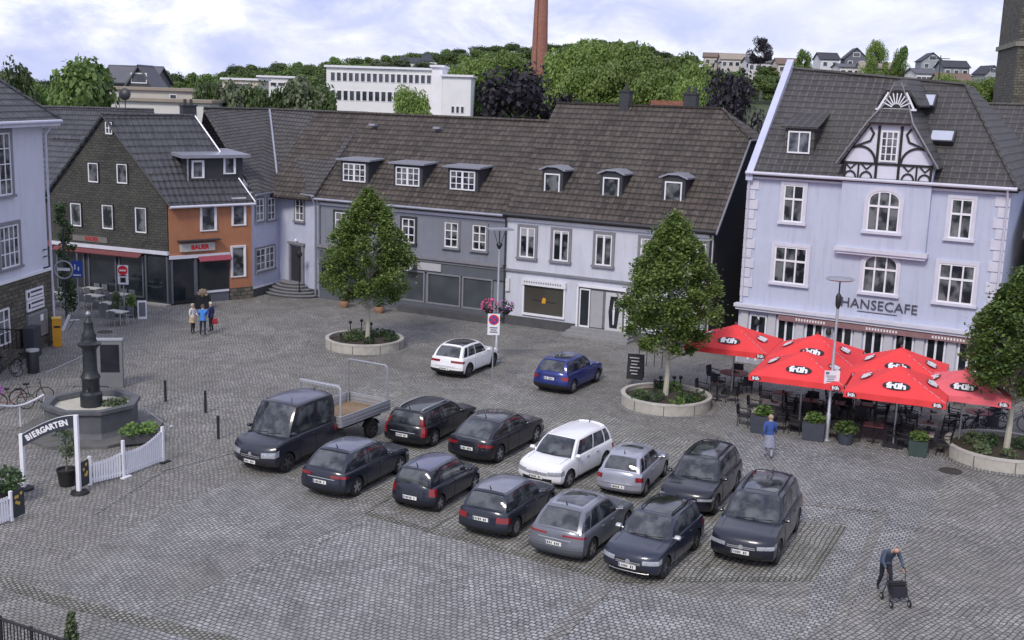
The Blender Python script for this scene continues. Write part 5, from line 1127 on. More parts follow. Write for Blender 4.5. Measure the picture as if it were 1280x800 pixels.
car('white crossover with black roof parked alone by the street lamp', edge((537, 464), (588, 473), 'r', 64, 4.2), 64, 4.2, 1.81, 1.57, (.78, .78, .82),
    dict(roofr=.16, tail=.05, wr=.35, belt=.62, metal=0, pz=.30, tail_in=.35, tail_lamp=(.70, .84), roofmat=BRP, rbz=.26, rim=RIMD, rgl=.05, boot=ALU, glass=CARGLASS))
car('dark blue compact car parked alone in front of the white house entrance', edge((667, 485), (717, 491), 'r', 61, 4.2), 61, 4.2, 1.8, 1.6, (.022, .036, .20),
    dict(roofr=.13, tail=.05, wr=.33, belt=.61, pz=.64, tail_in=.7, tail_lamp=(.60, .80), rgl=.08, rbz=.3, sunroof=(.15, .7)))
# crew-cab flatbed
hd = -119; c = edge((288, 580), (351, 593), 'f', hd, 0.16); Lc = 3.75
ox, oy = c[0]-math.cos(R(hd))*(Lc/2-.05), c[1]-math.sin(R(hd))*(Lc/2-.05)
VP = (.034, .034, .042)
t, S, P = car('dark grey crew-cab flatbed pickup with wooden deck and steel hoop', (ox, oy), hd, Lc, 1.98, 2.36, VP,
    dict(roofr=.015, tail=.012, wr=.36, belt=.52, bonnet=.22, wrake=.19, rear=False, foh=.235, roofw=.80, bowr=.03, rgl=.3, wins=((.16, .44), (.54, .90)), grille=(.42, .66), lamp=(.50, .76), fpz=.22, pz=.02, spoiler=False, zb=.28, rim=RIMD, barm=ALU, roofmat=mat('lilac_grey_roof', (.09, .09, .14), .35, .3, coat=.4), metal=.2), cat='pickup truck', name='flatbed_pickup', group=None)
xb0 = -Lc/2-.08; bl_ = 3.15; x1 = xb0-bl_; W2 = 1.02
MB().box(((xb0+x1)/2, 0, .93), (bl_, W2*2-.1, .07)).build('deck', WOOD, t, base=(0, 0, 0))
for y in (-.38, .38): MB().box(((xb0+x1)/2+.2, y, .66), (bl_+.8, .09, .2)).build('chassis_rail', METALD, t, base=(0, 0, 0))
for nm, c_, z_ in (('side_board', ((xb0+x1)/2, W2, 1.13), (bl_, .04, .42)), ('side_board', ((xb0+x1)/2, -W2, 1.13), (bl_, .04, .42)), ('tailboard', (x1, 0, 1.13), (.04, W2*2, .42)), ('headboard', (xb0, 0, 1.13), (.04, W2*2, .42))):
    mb = MB().box(c_, z_)
    for dz in (-.07, .07):
        mb.box((c_[0], c_[1], c_[2]+dz), (z_[0]+(.03 if z_[0] < .1 else -.1), z_[1]+(.03 if z_[1] < .1 else -.1), .03), m=1)
    mb.build(nm, [ALU, METALG], t, base=(0, 0, 0))
def hoop(x, h, w_): 
    P_ = [(x, -w_, .95), (x, -w_, h-.12), (x, -w_+.03, h-.04), (x, -w_+.1, h), (x, w_-.1, h), (x, w_-.03, h-.04), (x, w_, h-.12), (x, w_, .95)]
    return MB().tube(P_, .042, 8)
hoop(x1+.12, 2.72, .95).build('rear_hoop', METALG, t, base=(0, 0, 0))
mb = hoop(xb0-.05, 2.48, .95); mb.box((xb0-.05, 0, 2.47), (.06, 1.9, .12)); mb.build('ladder_rack', ALU, t, base=(0, 0, 0))
MB().tube([(Lc/2-1.55, .6, 2.3), (Lc/2-1.55, .6, 2.52)], .012, 5).build('aerial', BLACK, t, base=(0, 0, 0))
for y, sd_ in ((W2-.05, 1), (-W2+.05, -1)): wheel(t, x1+1.05, y, .36, RIMD, sd_, 6); MB().grid(lambda a, b: Vector((x1+1.05+.43*math.cos(math.pi*(.1+.8*a)), (y-sd_*.12)+(b-.5)*.26, .36+.43*math.sin(math.pi*(.1+.8*a)))), 10, 1).build('mudguard', BLACK, t, base=(0, 0, 0))
# ================================================================== STREET THINGS
def plan_at(px, py, h=0): g = G(px, py, h); return (g[0], g[1], 0)
# ---- lamps
def street_lamp(px, py, hgt, label, disc=False, r0=.075):
    g = plan_at(px, py); t = thing('street_lamp', label, 'street lamp', g, local=True)
    MB().tube([(0, 0, 0), (0, 0, 1.1), (0, 0, 1.15), (0, 0, hgt-.9)], [r0*1.25, r0*1.2, r0*.85, r0*.7], 10).lathe([(.19, 0), (.18, .05), (.08, .06)], (0, 0, 0), 12).build('pole', ALU, t)
    if disc:
        MB().lathe([(.05, 0), (.11, .15), (.12, .5), (.05, .62)], (0, 0, hgt-1.15), 10).tube([(0, 0, hgt-.6), (0, 0, hgt)], .03).build('lamp_body', METALD, t)
        MB().lathe([(.02, -.04), (.5, .0), (.58, .05), (.5, .09), (.02, .14)], (0, 0, hgt), 20).build('reflector_disc', METALG, t)
    else:
        MB().lathe([(.05, 0), (.16, .22), (.13, .3), (.04, .34)], (0, 0, hgt-1.0), 10).tube([(0, 0, hgt-.7), (0, 0, hgt-.05)], .03).tube([(-.3, 0, hgt-.02), (-.08, 0, hgt-.75)], .015).tube([(.3, 0, hgt-.02), (.08, 0, hgt-.75)], .015).build('lamp_body', METALD, t)
        MB().box((0, 0, hgt), (1.25, .75, .07), .3).build('reflector_plate', METALG, t)
    return t
lt = street_lamp(620, 452, 6.75, 'tall street lamp with rectangular reflector plate behind the hanging flowers')
l2 = street_lamp(1033, 550, 6.55, 'street lamp with round reflector disc between the red parasols', disc=True)
# info board on the right lamp
z = .2+4*.0; g = l2.location; q = Vector((g.x, g.y, 0)); zc = height_ = None
def z_on(g, x, y):
    r = ray(x, y); s = (g[0]*r[0]+g[1]*r[1])/(r[0]**2+r[1]**2); return CAMH+s*r[2]
zc = z_on(g, 1040, 470); bo = whole(MB().box((0, -.1, 0), (.62, .04, .62)), 'notice_board', WHITE, 'square white notice board strapped to the lamp by the parasols', 'sign', (g.x-.12, g.y-.3, zc), rot=.1)
mb = MB()
for k in range(5): mb.box((-.05+.03*(k % 2), -.125, .1-k*.075), (.4-.06*(k % 3), .01, .03))
mb.box((-.2, -.125, .22), (.14, .01, .1)).build('notice_text', mat('notice_grey', (.16, .18, .24), .6), bo)
# parking restriction sign pole
g = plan_at(615, 481); t = thing('sign_post', 'grey post carrying a round no-stopping sign and small plates', 'sign post', g, local=True)
MB().tube([(0, 0, 0), (0, 0, z_on(g, 617, 385)+.3)], .035, 8).build('post', METALG, t); zs = z_on(g, 616, 402); pm = MB().box((0, -.05, zs-.12), (.56, .02, 1.0)).build('sign_panel', WHITE, t)
def disc(par, c, r, m, y, name='disc', n=24): return MB().lathe([(.001, 0), (r, 0), (r, .008), (.001, .01)], (c[0], y, c[2]), n, M=Matrix.Rotation(R(90), 4, 'X'), smooth=False).build(name, m, par)
disc(pm, (0, 0, zs+.1), .24, REDS, -.065); disc(pm, (0, 0, zs+.1), .18, BLUES, -.078); MB().box((0, -.092, zs+.1), (.36, .006, .05), 0, 0, (R(45), 'Y')).box((0, -.0925, zs+.1), (.36, .006, .05), 0, 0, (R(-45), 'Y')).build('cross', REDS, pm)
mb = MB(); [mb.box((0, -.064, zs-.28-.1*k), (.36-.08*(k % 2), .006, .045)) for k in range(3)]; mb.build('notice_text', BLACK, pm)
# hanging flower basket on the lamp
def leaf_blob(mb, c, r, n, s, m=0, flat=.8, seed=1, shell=.35):
    rnd = random.Random(seed)
    for _ in range(n):
        a, b = rnd.uniform(0, 2*math.pi), math.acos(rnd.uniform(-1, 1)); q = rnd.uniform(shell, 1)**.5
        p = Vector((c[0]+r*q*math.sin(b)*math.cos(a), c[1]+r*q*math.sin(b)*math.sin(a), c[2]+r*flat*q*math.cos(b)))
        u = Vector((rnd.gauss(0, 1), rnd.gauss(0, 1), rnd.gauss(0, .7))).normalized(); v = u.orthogonal().normalized(); k = s*rnd.uniform(.6, 1.3)
        mb.add([p-u*k, p-v*k*.6, p+u*k, p+v*k*.6], [(0, 1, 2, 3)], m)
g = lt.location; zb_ = z_on(g, 619, 379)
t = thing('flower_basket', 'pink and purple flowers hanging in baskets round the lamp post', 'flower basket', (g.x, g.y, zb_-.3), local=True)
MB().lathe([(.12, -.25), (.32, .0), (.34, .05)], (-.42, -.05, 0), 12).lathe([(.12, -.25), (.32, .0), (.34, .05)], (.42, -.05, 0), 12).tube([(-.42, 0, .05), (.42, 0, .05)], .02).build('basket', METALD, t)
mb = MB(); leaf_blob(mb, (-.42, -.05, .12), .42, 110, .07, 0, seed=3); leaf_blob(mb, (.42, -.05, .12), .42, 110, .07, 0, seed=4); leaf_blob(mb, (0, -.1, -.5), .28, 60, .06, 0, seed=5); mb.build('foliage', LEAFD, t)
mb = MB(); leaf_blob(mb, (-.42, -.1, .2), .44, 120, .065, 0, seed=6, shell=.8); leaf_blob(mb, (.42, -.1, .2), .42, 60, .065, 1, seed=7, shell=.8); mb.build('blossom', [mat('pink_blossom', (.55, .09, .24), .7, var=.3), mat('mauve_blossom', (.30, .12, .32), .7, var=.3)], t)
# ---- planters with trees
def round_bed(px, py, r, label, seed, c=None):
    g = c or plan_at(px, py, .5); t = thing('round_planter', label, 'planter', g, local=True); n = 48
    mb = MB().lathe([(r, 0), (r, .5), (r-.16, .5), (r-.16, .28)], n=n, cap=False, smooth=False); mb.build('ring_wall', CONC, t)
    mb = MB().lathe([(r+.015, .44), (r+.015, .515), (r-.18, .515), (r-.18, .46)], n=n, cap=False, smooth=False); mb.build('coping', mat('pale_coping', (.46, .44, .41), .8, var=.15, scale=4, dirt=.5), t)
    for k in range(9):
        a = 2*math.pi*k/9+.35; MB().box((r*math.cos(a), r*math.sin(a), .22), (.03, .025, .43), a).build('joint', mat('joint_shadow', (.08, .075, .07), .9), t)
    MB().lathe([(0.01, .40), (r*.5, .38), (r-.16, .30)], n=n, cap=False).build('soil', SOIL, t)
    MB().lathe([(r+.35, .016), (r+.01, .016)], n=n, cap=False, smooth=False).build('paving_ring', SETTF, t)
    return t, g
def bedding(g, r, seed, label, k=14, mats=(LEAFD, LEAFS), group=None):
    rnd = random.Random(seed)
    for i in range(k):
        a = rnd.uniform(0, 6.28); q = rnd.uniform(.25, .82)*r; s = rnd.uniform(.22, .48); mb = MB()
        leaf_blob(mb, (0, 0, s*.5), s, 130, .07, 0, .75, seed*31+i); m_ = mats[i % len(mats)]
        whole(mb, 'low_shrub', m_, label, 'shrub', (g[0]+q*math.cos(a), g[1]+q*math.sin(a), .33), group or label)
def make_tree(g, h, trunk_h, crown, label, seed, n=9500, leaf=.115, zb=.38, m=LEAF, bark=BARKL):
    """crown: [(height share, radius)] outline; leaves in boughs round a limb skeleton"""
    rnd = random.Random(seed); t = thing('linden_tree', label, 'tree', (g[0], g[1], zb), local=True)
    mb = MB().tube([(0, 0, 0), (.03, 0, trunk_h*.5), (0, .02, trunk_h), (.02, 0, h*.55), (0, 0, h*.85)], [.13, .11, .095, .07, .02], 8); mb.build('trunk', bark, t)
    lm = MB(); boughs = []
    for i in range(120):
        zz = trunk_h*1.12 + (h-trunk_h*1.12)*(i/120)**.9; q = (zz)/h; rad = interp(crown, q)
        a = i*2.399+rnd.uniform(-.4, .4); rr_ = rad*rnd.uniform(.5, 1.0); rr_ *= rnd.uniform(.92, 1.12); e = Vector((math.cos(a)*rr_, math.sin(a)*rr_, zz+rnd.uniform(-.1, .25)*rad))
        boughs.append((e, rnd.uniform(.24, .52)*(.5+.5*rad/2)))
        if i % 2 == 0: s0 = Vector((0, 0, max(trunk_h*.8, zz-rad*.5))); lm.tube([s0, s0.lerp(e, .5)+Vector((0, 0, .05)), e], [.045, .03, .008], 5)
    lm.build('limb', bark, t)
    V = []; F = []
    per = n//len(boughs)
    for e, br_ in boughs:
        for k in range(per):
            d = Vector((rnd.gauss(0, 1), rnd.gauss(0, 1), rnd.gauss(0, .8))); p = e + d*br_*.62
            q = p.z/h; lim = interp(crown, q)*1.13; rr_ = math.hypot(p.x, p.y)
            if rr_ > lim and rnd.random() < .85: p.x *= lim/rr_*rnd.uniform(.9, 1.03); p.y *= lim/rr_*rnd.uniform(.9, 1.03)
            u = Vector((rnd.gauss(0, 1), rnd.gauss(0, 1), rnd.gauss(0, .5))).normalized(); v = (u.cross(Vector((rnd.gauss(0, .5), rnd.gauss(0, .5), 1)))).normalized(); s = leaf*rnd.uniform(.6, 1.25); o = len(V)
            V += [p-u*s, p-v*s*.72, p+u*s, p+v*s*.72]; F.append((o, o+1, o+2, o+3))
    MB().add(V, F).build('crown', m, t, uv=False)
    return t
CR = [(0, 0), (.22, .25), (.28, 1.5), (.38, 2.3), (.50, 2.4), (.66, 1.95), (.80, 1.4), (.91, .8), (1.0, .2)]
t1, g1 = round_bed(457, 425, 2.05, 'round concrete planter under the left linden in front of the grey shops', 1, c=(-7.75, 59.6, 0))
make_tree((-7.6, 59.6), 7.75, 2.0, CR, 'linden with conical crown standing in the left planter before the grey shops', 11, n=42000, leaf=.078)
bedding(g1, 2.05, 21, 'low green bedding shrub in the left round planter', 13)
t2, g2 = round_bed(833, 490, 2.0, 'round concrete planter under the middle linden beside the blackboard', 2, c=(6.95, 49.7, 0))
CR2 = [(0, 0), (.21, .25), (.28, 1.3), (.38, 2.0), (.55, 2.15), (.70, 1.75), (.83, 1.15), (.93, .65), (1.0, .15)]
make_tree((6.95, 49.9), 7.95, 1.9, CR2, 'linden with bright ovate crown standing in the middle planter before the white house', 12, n=42000, leaf=.076)
bedding(g2, 2.0, 22, 'low green bedding shrub in the middle round planter', 12, (LEAFD, LEAFL))
g3 = plan_at(1254, 562, .4); t3, g3 = round_bed(0, 0, 2.15, 'round concrete planter at the right edge with bicycles behind it', 3, c=(g3[0]+.1, g3[1]+.3, 0))
CR3 = [(0, 0), (.24, .3), (.32, 1.4), (.42, 1.95), (.55, 1.95), (.70, 1.5), (.83, .95), (.93, .45), (1.0, .08)]
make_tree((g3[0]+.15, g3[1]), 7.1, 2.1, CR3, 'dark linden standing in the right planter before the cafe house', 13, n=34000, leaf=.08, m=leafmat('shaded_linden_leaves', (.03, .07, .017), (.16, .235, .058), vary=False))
bedding(g3, 2.1, 23, 'low green bedding shrub in the right round planter', 12)
# ball-topped stakes in the beds
for j, (gg, lst, lab) in enumerate(((g1, ((438, 402), (452, 400), (464, 404), (489, 417), (426, 417)), 'short dark ball-topped stake in the left round planter'), (g2, ((819, 475), (826, 471), (843, 471), (851, 471)), 'short dark ball-topped stake in the middle round planter'))):
    for px, py in lst:
        q = plan_at(px, py, .9); whole(MB().tube([(0, 0, 0), (0, 0, .5)], .03, 6).lathe([(.01, -.09), (.08, -.05), (.1, 0), (.08, .05), (.01, .09)], (0, 0, .55), 10), 'garden_stake', BLACK, lab, 'garden stake', (q[0], q[1], .32), lab)
# ---- parasols
PA = R(-23)
def parasol(px, py, label, h=3.25, size=3.75, m=REDC, ph=2.45, logo=True, adj=(0, 0)):
    a = G(px, py, h); t = thing('parasol', label, 'parasol', (a[0]+adj[0], a[1]+adj[1], 0), PA, 'red parasols of the cafe', local=True); hs = size/2
    MB().tube([(0, 0, .1), (0, 0, h-.05)], .035, 8).build('pole', ALU, t); MB().box((0, 0, .06), (.8, .8, .12)).build('base_plate', METALD, t)
    def top(u, v):      # shallow pyramid, panels sagging a little between the ribs
        x, y = (u*2-1)*hs, (v*2-1)*hs; q = max(abs(x), abs(y))/hs; e = min(abs(x), abs(y))/max(1e-6, max(abs(x), abs(y)))
        return Vector((x, y, h - (h-ph)*(q**.92) - .05*math.sin(math.pi*q)*(1-e)*e*2 ))
    mb = MB().grid(top, 16, 16, 0, False); mb.build('canopy', m, t)
    mb = MB()
    for k in range(4):
        M = Matrix.Rotation(math.pi/2*k, 4, 'Z')
        def val(u, v): return M @ Vector(((u*2-1)*hs, -hs-.01-.015*math.sin(u*24)*v, ph+.01-.24*v))
        mb.grid(val, 24, 2, 0, True)
    mb.build('valance', m, t); MB().lathe([(.06, 0), (.05, .06), (.01, .1)], (0, 0, h), 8).build('finial', REDD, t)
    mb = MB()
    for k in range(8):
        a_ = math.pi/4*k; d = hs*(1.38 if k % 2 else .98); mb.tube([(.05*math.cos(a_), .05*math.sin(a_), h-.12), (d*math.cos(a_), d*math.sin(a_), ph+.0)], .014, 5)
    mb.build('ribs', ALU, t)
    if logo:
        sl_ = (h-ph)/hs; U = Vector((1, 0, 0)); V_ = Vector((0, 1, sl_)).normalized(); N = U.cross(V_)
        if N.z < 0: N = -N
        for kk in range(4):
            M = Matrix.Rotation(math.pi/2*kk, 4, 'Z'); c = Vector((0, -hs*.66, h-(h-ph)*.66**.92)) + N*.03
            mb = MB(); pts = [c + U*.52*math.cos(2*math.pi*k/20) + V_*.27*math.sin(2*math.pi*k/20) for k in range(20)]; mb.add([M @ p for p in pts], [tuple(range(20))]); mb.build('logo_ground', BLACK if kk == 0 else REDD, t)
            o_ = letters('früh', .50, WHITE, M @ (c + N*.012 - V_*.02), M @ U, M @ V_, t, name='logo', bold=.022, spacing=.88, extrude=.006)
            for sx in (-1, 1):
                c2 = Vector((sx*hs*.84, -hs-.035, ph-.11)); mb = MB(); pts = [c2 + U*.2*math.cos(2*math.pi*k/16) + Vector((0, 0, 1))*.10*math.sin(2*math.pi*k/16) for k in range(16)]; mb.add([M @ p for p in pts], [tuple(range(16))]); mb.build('logo_ground', BLACK, t)
                letters('früh', .19, WHITE, M @ (c2+Vector((0, -.012, 0))), M @ U, (0, 0, 1), t, name='logo', bold=.008, spacing=.88)
    return t
parasol(920, 405, 'red parasol standing alone left of the others, near the middle planter', h=3.3)
parasol(1002, 432, 'front left one of the four red parasols that overlap', h=3.3, adj=(-.1, -1.0))
parasol(1027, 419, 'back left one of the four red parasols that overlap', h=3.35, adj=(-.1, .3))
parasol(1119, 450, 'front right one of the four red parasols that overlap', h=3.3, adj=(-.1, -1.0))
parasol(1133, 436, 'back right one of the four red parasols that overlap', h=3.35, adj=(-.1, .3))
parasol(1208, 461, 'paler faded red parasol next to the right linden', h=3.2, size=3.5, m=REDF)
# ---- terrace furniture
CH = mat('dark_rattan', (.022, .023, .030), .7, var=.3, scale=30, bump=.4, bscale=90)
def make_chair():
    t = thing('terrace_chair', 'black rattan armchair at the terrace tables', 'chair', (0, 0, -50), 0, 'black terrace chairs', local=True)
    MB().box((0, 0, .44), (.5, .48, .06)).build('seat', CH, t); MB().grid(lambda a, b: Vector(((a-.5)*.5, .23+.05*b-.06*math.sin(math.pi*a)*-1*.6, .46+.42*b)), 6, 3).grid(lambda a, b: Vector(((a-.5)*.5, .26+.05*b-.06*math.sin(math.pi*a)*-1*.6, .46+.42*b)), 6, 3).build('backrest', CH, t)
    for sx in (-1, 1):
        MB().tube([(sx*.25, -.2, .44), (sx*.27, -.2, .64), (sx*.27, .2, .67), (sx*.25, .26, .7)], .02, 6).build('armrest', CH, t)
        for sy in (-1, 1): MB().tube([(sx*.22, sy*.2, .42), (sx*.24, sy*.23, 0)], .018, 6).build('leg', METALD, t)
    return t
chair0 = make_chair(); used_chair = [False]
def chair(x, y, rot, label='black rattan armchair at the terrace tables', group='black terrace chairs'):
    if not used_chair[0]: used_chair[0] = True; chair0.location = (x, y, .016); chair0.rotation_euler = (0, 0, rot); chair0['label'] = label; return chair0
    return dup(chair0, (x, y, .016), rot, label, group=group)
def table(px, py, label, round_=False, r=.38, m=TABLEW, rot=PA, seats=2, sa=0.0, z=.74, cat='table', items=True, group='terrace tables'):
    g = G(px, py, z); t = thing('terrace_table', label, 'table', (g[0], g[1], .016), rot, group, local=True)
    if round_: MB().lathe([(r, 0), (r+.01, .015), (r, .03)], (0, 0, z-.03), 20, smooth=False).build('tabletop', m, t)
    else: MB().box((0, 0, z-.018), (r*2.1, r*1.9, .036)).build('tabletop', m, t)
    MB().tube([(0, 0, .03), (0, 0, z-.03)], .03, 8).build('column', METALD, t)
    mb = MB(); mb.box((0, 0, .02), (.5, .06, .03)).box((0, 0, .021), (.06, .5, .03)); mb.build('foot', METALD, t)
    if items: 
        o_ = whole(MB().lathe([(.045, 0), (.05, .1), (.03, .12)], n=8).box((.12, .03, .02), (.2, .14, .04)), 'menu_holder', mat('menu_dark', (.06, .03, .03), .5), 'small menu holder standing on a terrace table', 'menu holder', (g[0], g[1], z+.016), 'menu holders on the terrace tables', rot)
    for k in range(seats):
        a = rot + sa + 2*math.pi*k/seats; d = r+.38; chair(g[0]+d*math.cos(a), g[1]+d*math.sin(a), a-math.pi/2)
    return t
RW = mat('red_brown_table', (.19, .05, .05), .45, var=.2)
table(918, 466, 'large round red-brown table beneath the separate left parasol', True, .68, RW, seats=5, sa=.4)
table(897, 481, 'small square dark table just right of the middle planter', False, .3, METALD, seats=2, sa=0)
LT = 'small square table with pale top in the front terrace rows'
for i, (px, py, m_) in enumerate(((979, 491, RW), (965, 503, TABLEW), (953, 514, TABLEW), (1018, 523, TABLEW), (1093, 531, RW), (1164, 516, TABLEW), (1160, 529, TABLEW), (1155, 542, TABLEW))):
    table(px, py, ['small square table with red-brown top, furthest back in the left terrace column', 'small square pale table in the middle of the left terrace column', 'small square pale table right behind the left planter box', 'small square pale table behind the planter box by the lamp', 'small square red-brown table between round pot and parasol pole', 'small square pale table, furthest back in the right terrace column', 'small square pale table in the middle of the right terrace column', 'small square pale table right behind the right planter box'][i], False, .36, m_, seats=2, sa=0)
for i, (px, py) in enumerate(((1045, 503), (1080, 505), (1062, 492), (1012, 500), (1110, 503), (1125, 495))): table(px, py, 'small red-brown table in the shade under the overlapping parasols', False, .36, RW, seats=4 if i < 4 else 2, group='shaded tables under the parasols', items=False)
table(1224, 515, 'round red-brown table beneath the faded parasol', True, .55, RW, seats=3, sa=1.0)
table(1180, 484, 'small square white table beside the faded parasol', False, .36, WHITE, seats=2)
# planter boxes
def planter_box(px, py, w_, h_, label, r=None, m=None, pl=LEAFL, seed=1, spread=.42):
    g = plan_at(px, py); m = m or mat('anthracite_fibre', (.045, .052, .07), .6, var=.15, scale=6); t = thing('planter_box', label, 'planter', (g[0], g[1], .016), PA, local=True)
    if r: MB().lathe([(r*.75, 0), (r, h_), (r-.04, h_), (r-.05, h_-.06), (.01, h_-.06)], n=14, smooth=False, phase=.2).build('pot', m, t)
    else: MB().hexa([(-w_*.45, -w_*.4, 0), (w_*.45, -w_*.4, 0), (w_*.45, w_*.4, 0), (-w_*.45, w_*.4, 0), (-w_*.5, -w_*.44, h_), (w_*.5, -w_*.44, h_), (w_*.5, w_*.44, h_), (-w_*.5, w_*.44, h_)]).build('pot', m, t)
    MB().box((0, 0, h_+.002), ((r or w_*.45)*1.5, (r or w_*.42)*1.5, .02)).build('soil', SOIL, t)
    mb = MB(); leaf_blob(mb, (0, 0, h_+.16), spread, 260, .075, 0, .6, seed, .1); mb.build('foliage', pl, t); return t
planter_box(953, 540, .95, .72, 'wide anthracite planter box at the left front corner of the terrace', seed=31)
planter_box(1017, 549, .9, .72, 'wide anthracite planter box left of the street lamp with the disc', seed=32)
planter_box(1056, 555, .6, .5, 'round dark pot with a spreading yellow-green plant right of the lamp', r=.34, seed=33, spread=.5)
planter_box(1147, 569, .72, .6, 'dark green planter box at the right front corner of the terrace', m=mat('dark_green_pot', (.035, .06, .055), .6, var=.15), seed=34, spread=.36)
# blackboard and bench-like stand at the middle planter
g = plan_at(793, 482); bo = whole(MB().box((0, 0, .72), (.78, .05, 1.2), 0, 0, (R(-8), 'X')).box((0, .34, .68), (.74, .04, 1.15), 0, 0, (R(10), 'X')), 'menu_blackboard', BLACK, 'black A-shaped menu board with chalk writing beside the middle planter', 'menu board', (g[0], g[1], .2), rot=R(-15))
mb = MB()
for k in range(6): mb.box((-.05+.04*(k % 2), -.10+.02*(k-3)*-.9, 1.15-k*.15), (.45-.08*(k % 3), .012, .05), 0, 0, (R(-8), 'X'))
mb.build('chalk_writing', mat('chalk', (.5, .5, .52), .8), bo)
mb = MB()
for k in range(4): mb.tube([(k*.42-.6, 0, 0), (k*.42-.6, 0, .85), (k*.42-.5, .1, .95)], .02, 6)
mb.tube([(-.65, 0, .8), (.75, 0, .8)], .02)
g = plan_at(812, 458); whole(mb, 'hand_railing', METALD, 'low metal railing behind the middle planter', 'railing', (g[0], g[1], .01), rot=R(-28))
# ---- bicycles
def make_bicycle(label, col, loc, rot, lean=.12, group=None):
    t = thing('bicycle', label, 'bicycle', loc, rot, group, local=True); t.rotation_euler = (lean, 0, rot); m = mat('bike_paint_'+str(int(col[0]*1000)), col, .4, .2)
    for nm, x in (('wheel', -.52), ('wheel', .52)):
        mb = MB(); P_ = [(x+.34*math.cos(2*math.pi*k/20), 0, .34+.34*math.sin(2*math.pi*k/20)) for k in range(21)]; mb.tube(P_, .02, 5, caps=False)
        w_ = mb.build(nm, TYRE, t); sp = MB()
        for k in range(8): a = math.pi*k/8; sp.tube([(x+.33*math.cos(a), 0, .34+.33*math.sin(a)), (x-.33*math.cos(a), 0, .34-.33*math.sin(a))], .004, 3)
        sp.build('spokes', ALU, w_)
    MB().tube([(-.52, 0, .34), (-.08, 0, .30), (.36, 0, .72), (-.16, 0, .76), (-.08, 0, .30)], .02, 6).tube([(-.52, 0, .34), (-.18, 0, .80)], .015, 6).build('frame', m, t)
    MB().tube([(.52, 0, .34), (.38, 0, .68), (.33, 0, .95)], .018, 6).build('fork', m, t); MB().tube([(.22, -.26, 1.0), (.33, -.2, .97), (.35, 0, .96), (.33, .2, .97), (.22, .26, 1.0)], .015, 6).build('handlebar', BLACK, t)
    MB().box((-.2, 0, .90), (.26, .13, .06)).tube([(-.2, 0, .88), (-.17, 0, .78)], .015).build('saddle', BLACK, t)
    MB().box((-.5, 0, .72), (.34, .12, .02)).build('carrier', METALD, t); MB().grid(lambda a, b: Vector((-.52+.38*math.cos(math.pi*(.1+.85*a)), (b-.5)*.06, .34+.38*math.sin(math.pi*(.1+.85*a)))), 8, 1).build('mudguard', METALD, t)
    return t
for px, py, rt, lab, col in ((1211, 547, 10, 'dark bicycle parked nearest the terrace, left of the right planter', (.02, .02, .024)), (1226, 543, 20, 'black bicycle parked second behind the right planter', (.03, .03, .05)), (1243, 539, 12, 'grey bicycle parked behind the right planter near the trunk', (.12, .12, .14)), (1268, 540, -20, 'dark blue bicycle parked right of the linden trunk', (.03, .05, .12))):
    q = plan_at(px, py); make_bicycle(lab, col, (q[0], q[1]+.3, .016), R(rt))
for px, py, rt, lab, col in ((8, 470, -10, 'bicycle with pale tyres by the ramp wall at the left edge', (.05, .06, .09)), (29, 464, 75, 'bicycle leaning at the litter bin by the bank ramp', (.03, .03, .04)), (16, 512, 15, 'red-handled bicycle locked beside the chain at the left edge', (.14, .03, .03)), (40, 505, 30, 'dark bicycle locked left of the fountain', (.02, .03, .05))):
    q = plan_at(px, py); make_bicycle(lab, col, (q[0], q[1], .016), R(rt))
# ---- bollards
for i, (px, py) in enumerate(((207, 502), (257, 516), (273, 549))):
    q = plan_at(px, py); whole(MB().tube([(0, 0, 0), (0, 0, .92)], .055, 10).lathe([(.06, .78), (.06, .84)], n=10), 'bollard', METALD, ['slim dark bollard nearest the fountain pillar', 'slim dark bollard in the middle of the three', 'slim dark bollard closest to the pickup'][i], 'bollard', (q[0], q[1], .016), 'bollards')
# ---- fountain
fc = (-16.2, 43.2); t = thing('fountain', 'octagonal grey stone fountain with a tall dark cast pillar', 'fountain', (fc[0], fc[1], 0), R(8), local=True)
FST = mat('fountain_basalt', (.10, .105, .115), .75, var=.2, scale=3, bump=.3, dirt=.6)
MB().lathe([(2.75, 0), (2.75, .12), (2.2, .12)], n=8, smooth=False, phase=R(22.5)).build('kerb_step', mat('wet_stone', (.12, .12, .115), .7, var=.25, scale=2, bump=.4), t)
MB().lathe([(1.86, .12), (1.78, .22), (1.74, .3), (1.74, 1.0), (1.86, 1.06), (1.86, 1.2), (1.55, 1.2), (1.5, .95)], n=8, smooth=False, phase=R(22.5), cap=False).build('basin', FST, t)
MB().lathe([(.02, .98), (1.55, .98)], n=8, smooth=False, phase=R(22.5), cap=False).build('dry_floor', mat('pale_basin_floor', (.46, .44, .38), .6, var=.1, scale=2), t)
mb = MB(); leaf_blob(mb, (.85, .1, 1.08), .5, 200, .08, 0, .3, 5, .1); mb.build('water_plant', LEAFS, t)
top_ = z_on(fc, 107, 392)
pr = [(.42, .98), (.42, 1.5), (.33, 1.6), (.33, 2.1), (.38, 2.2), (.30, 2.35), (.27, 2.5), (.26, 3.3), (.28, 3.4), (.42, 3.55), (.46, 3.62), (.30, 3.7), (.26, 3.85), (.28, 3.95), (.20, 4.1), (.17, 4.35), (.18, 4.5), (.10, 4.6), (.08, 4.75)]
k_ = (top_-.98)/(4.85-.98); MB().lathe([(r_, .98+(z_-.98)*k_) for r_, z_ in pr], n=12).build('pillar', IRONG, t); MB().lathe([(.02, -.1), (.09, -.04), (.1, .03), (.03, .12)], (0, 0, top_-.03), 10).build('finial', METALG, t)
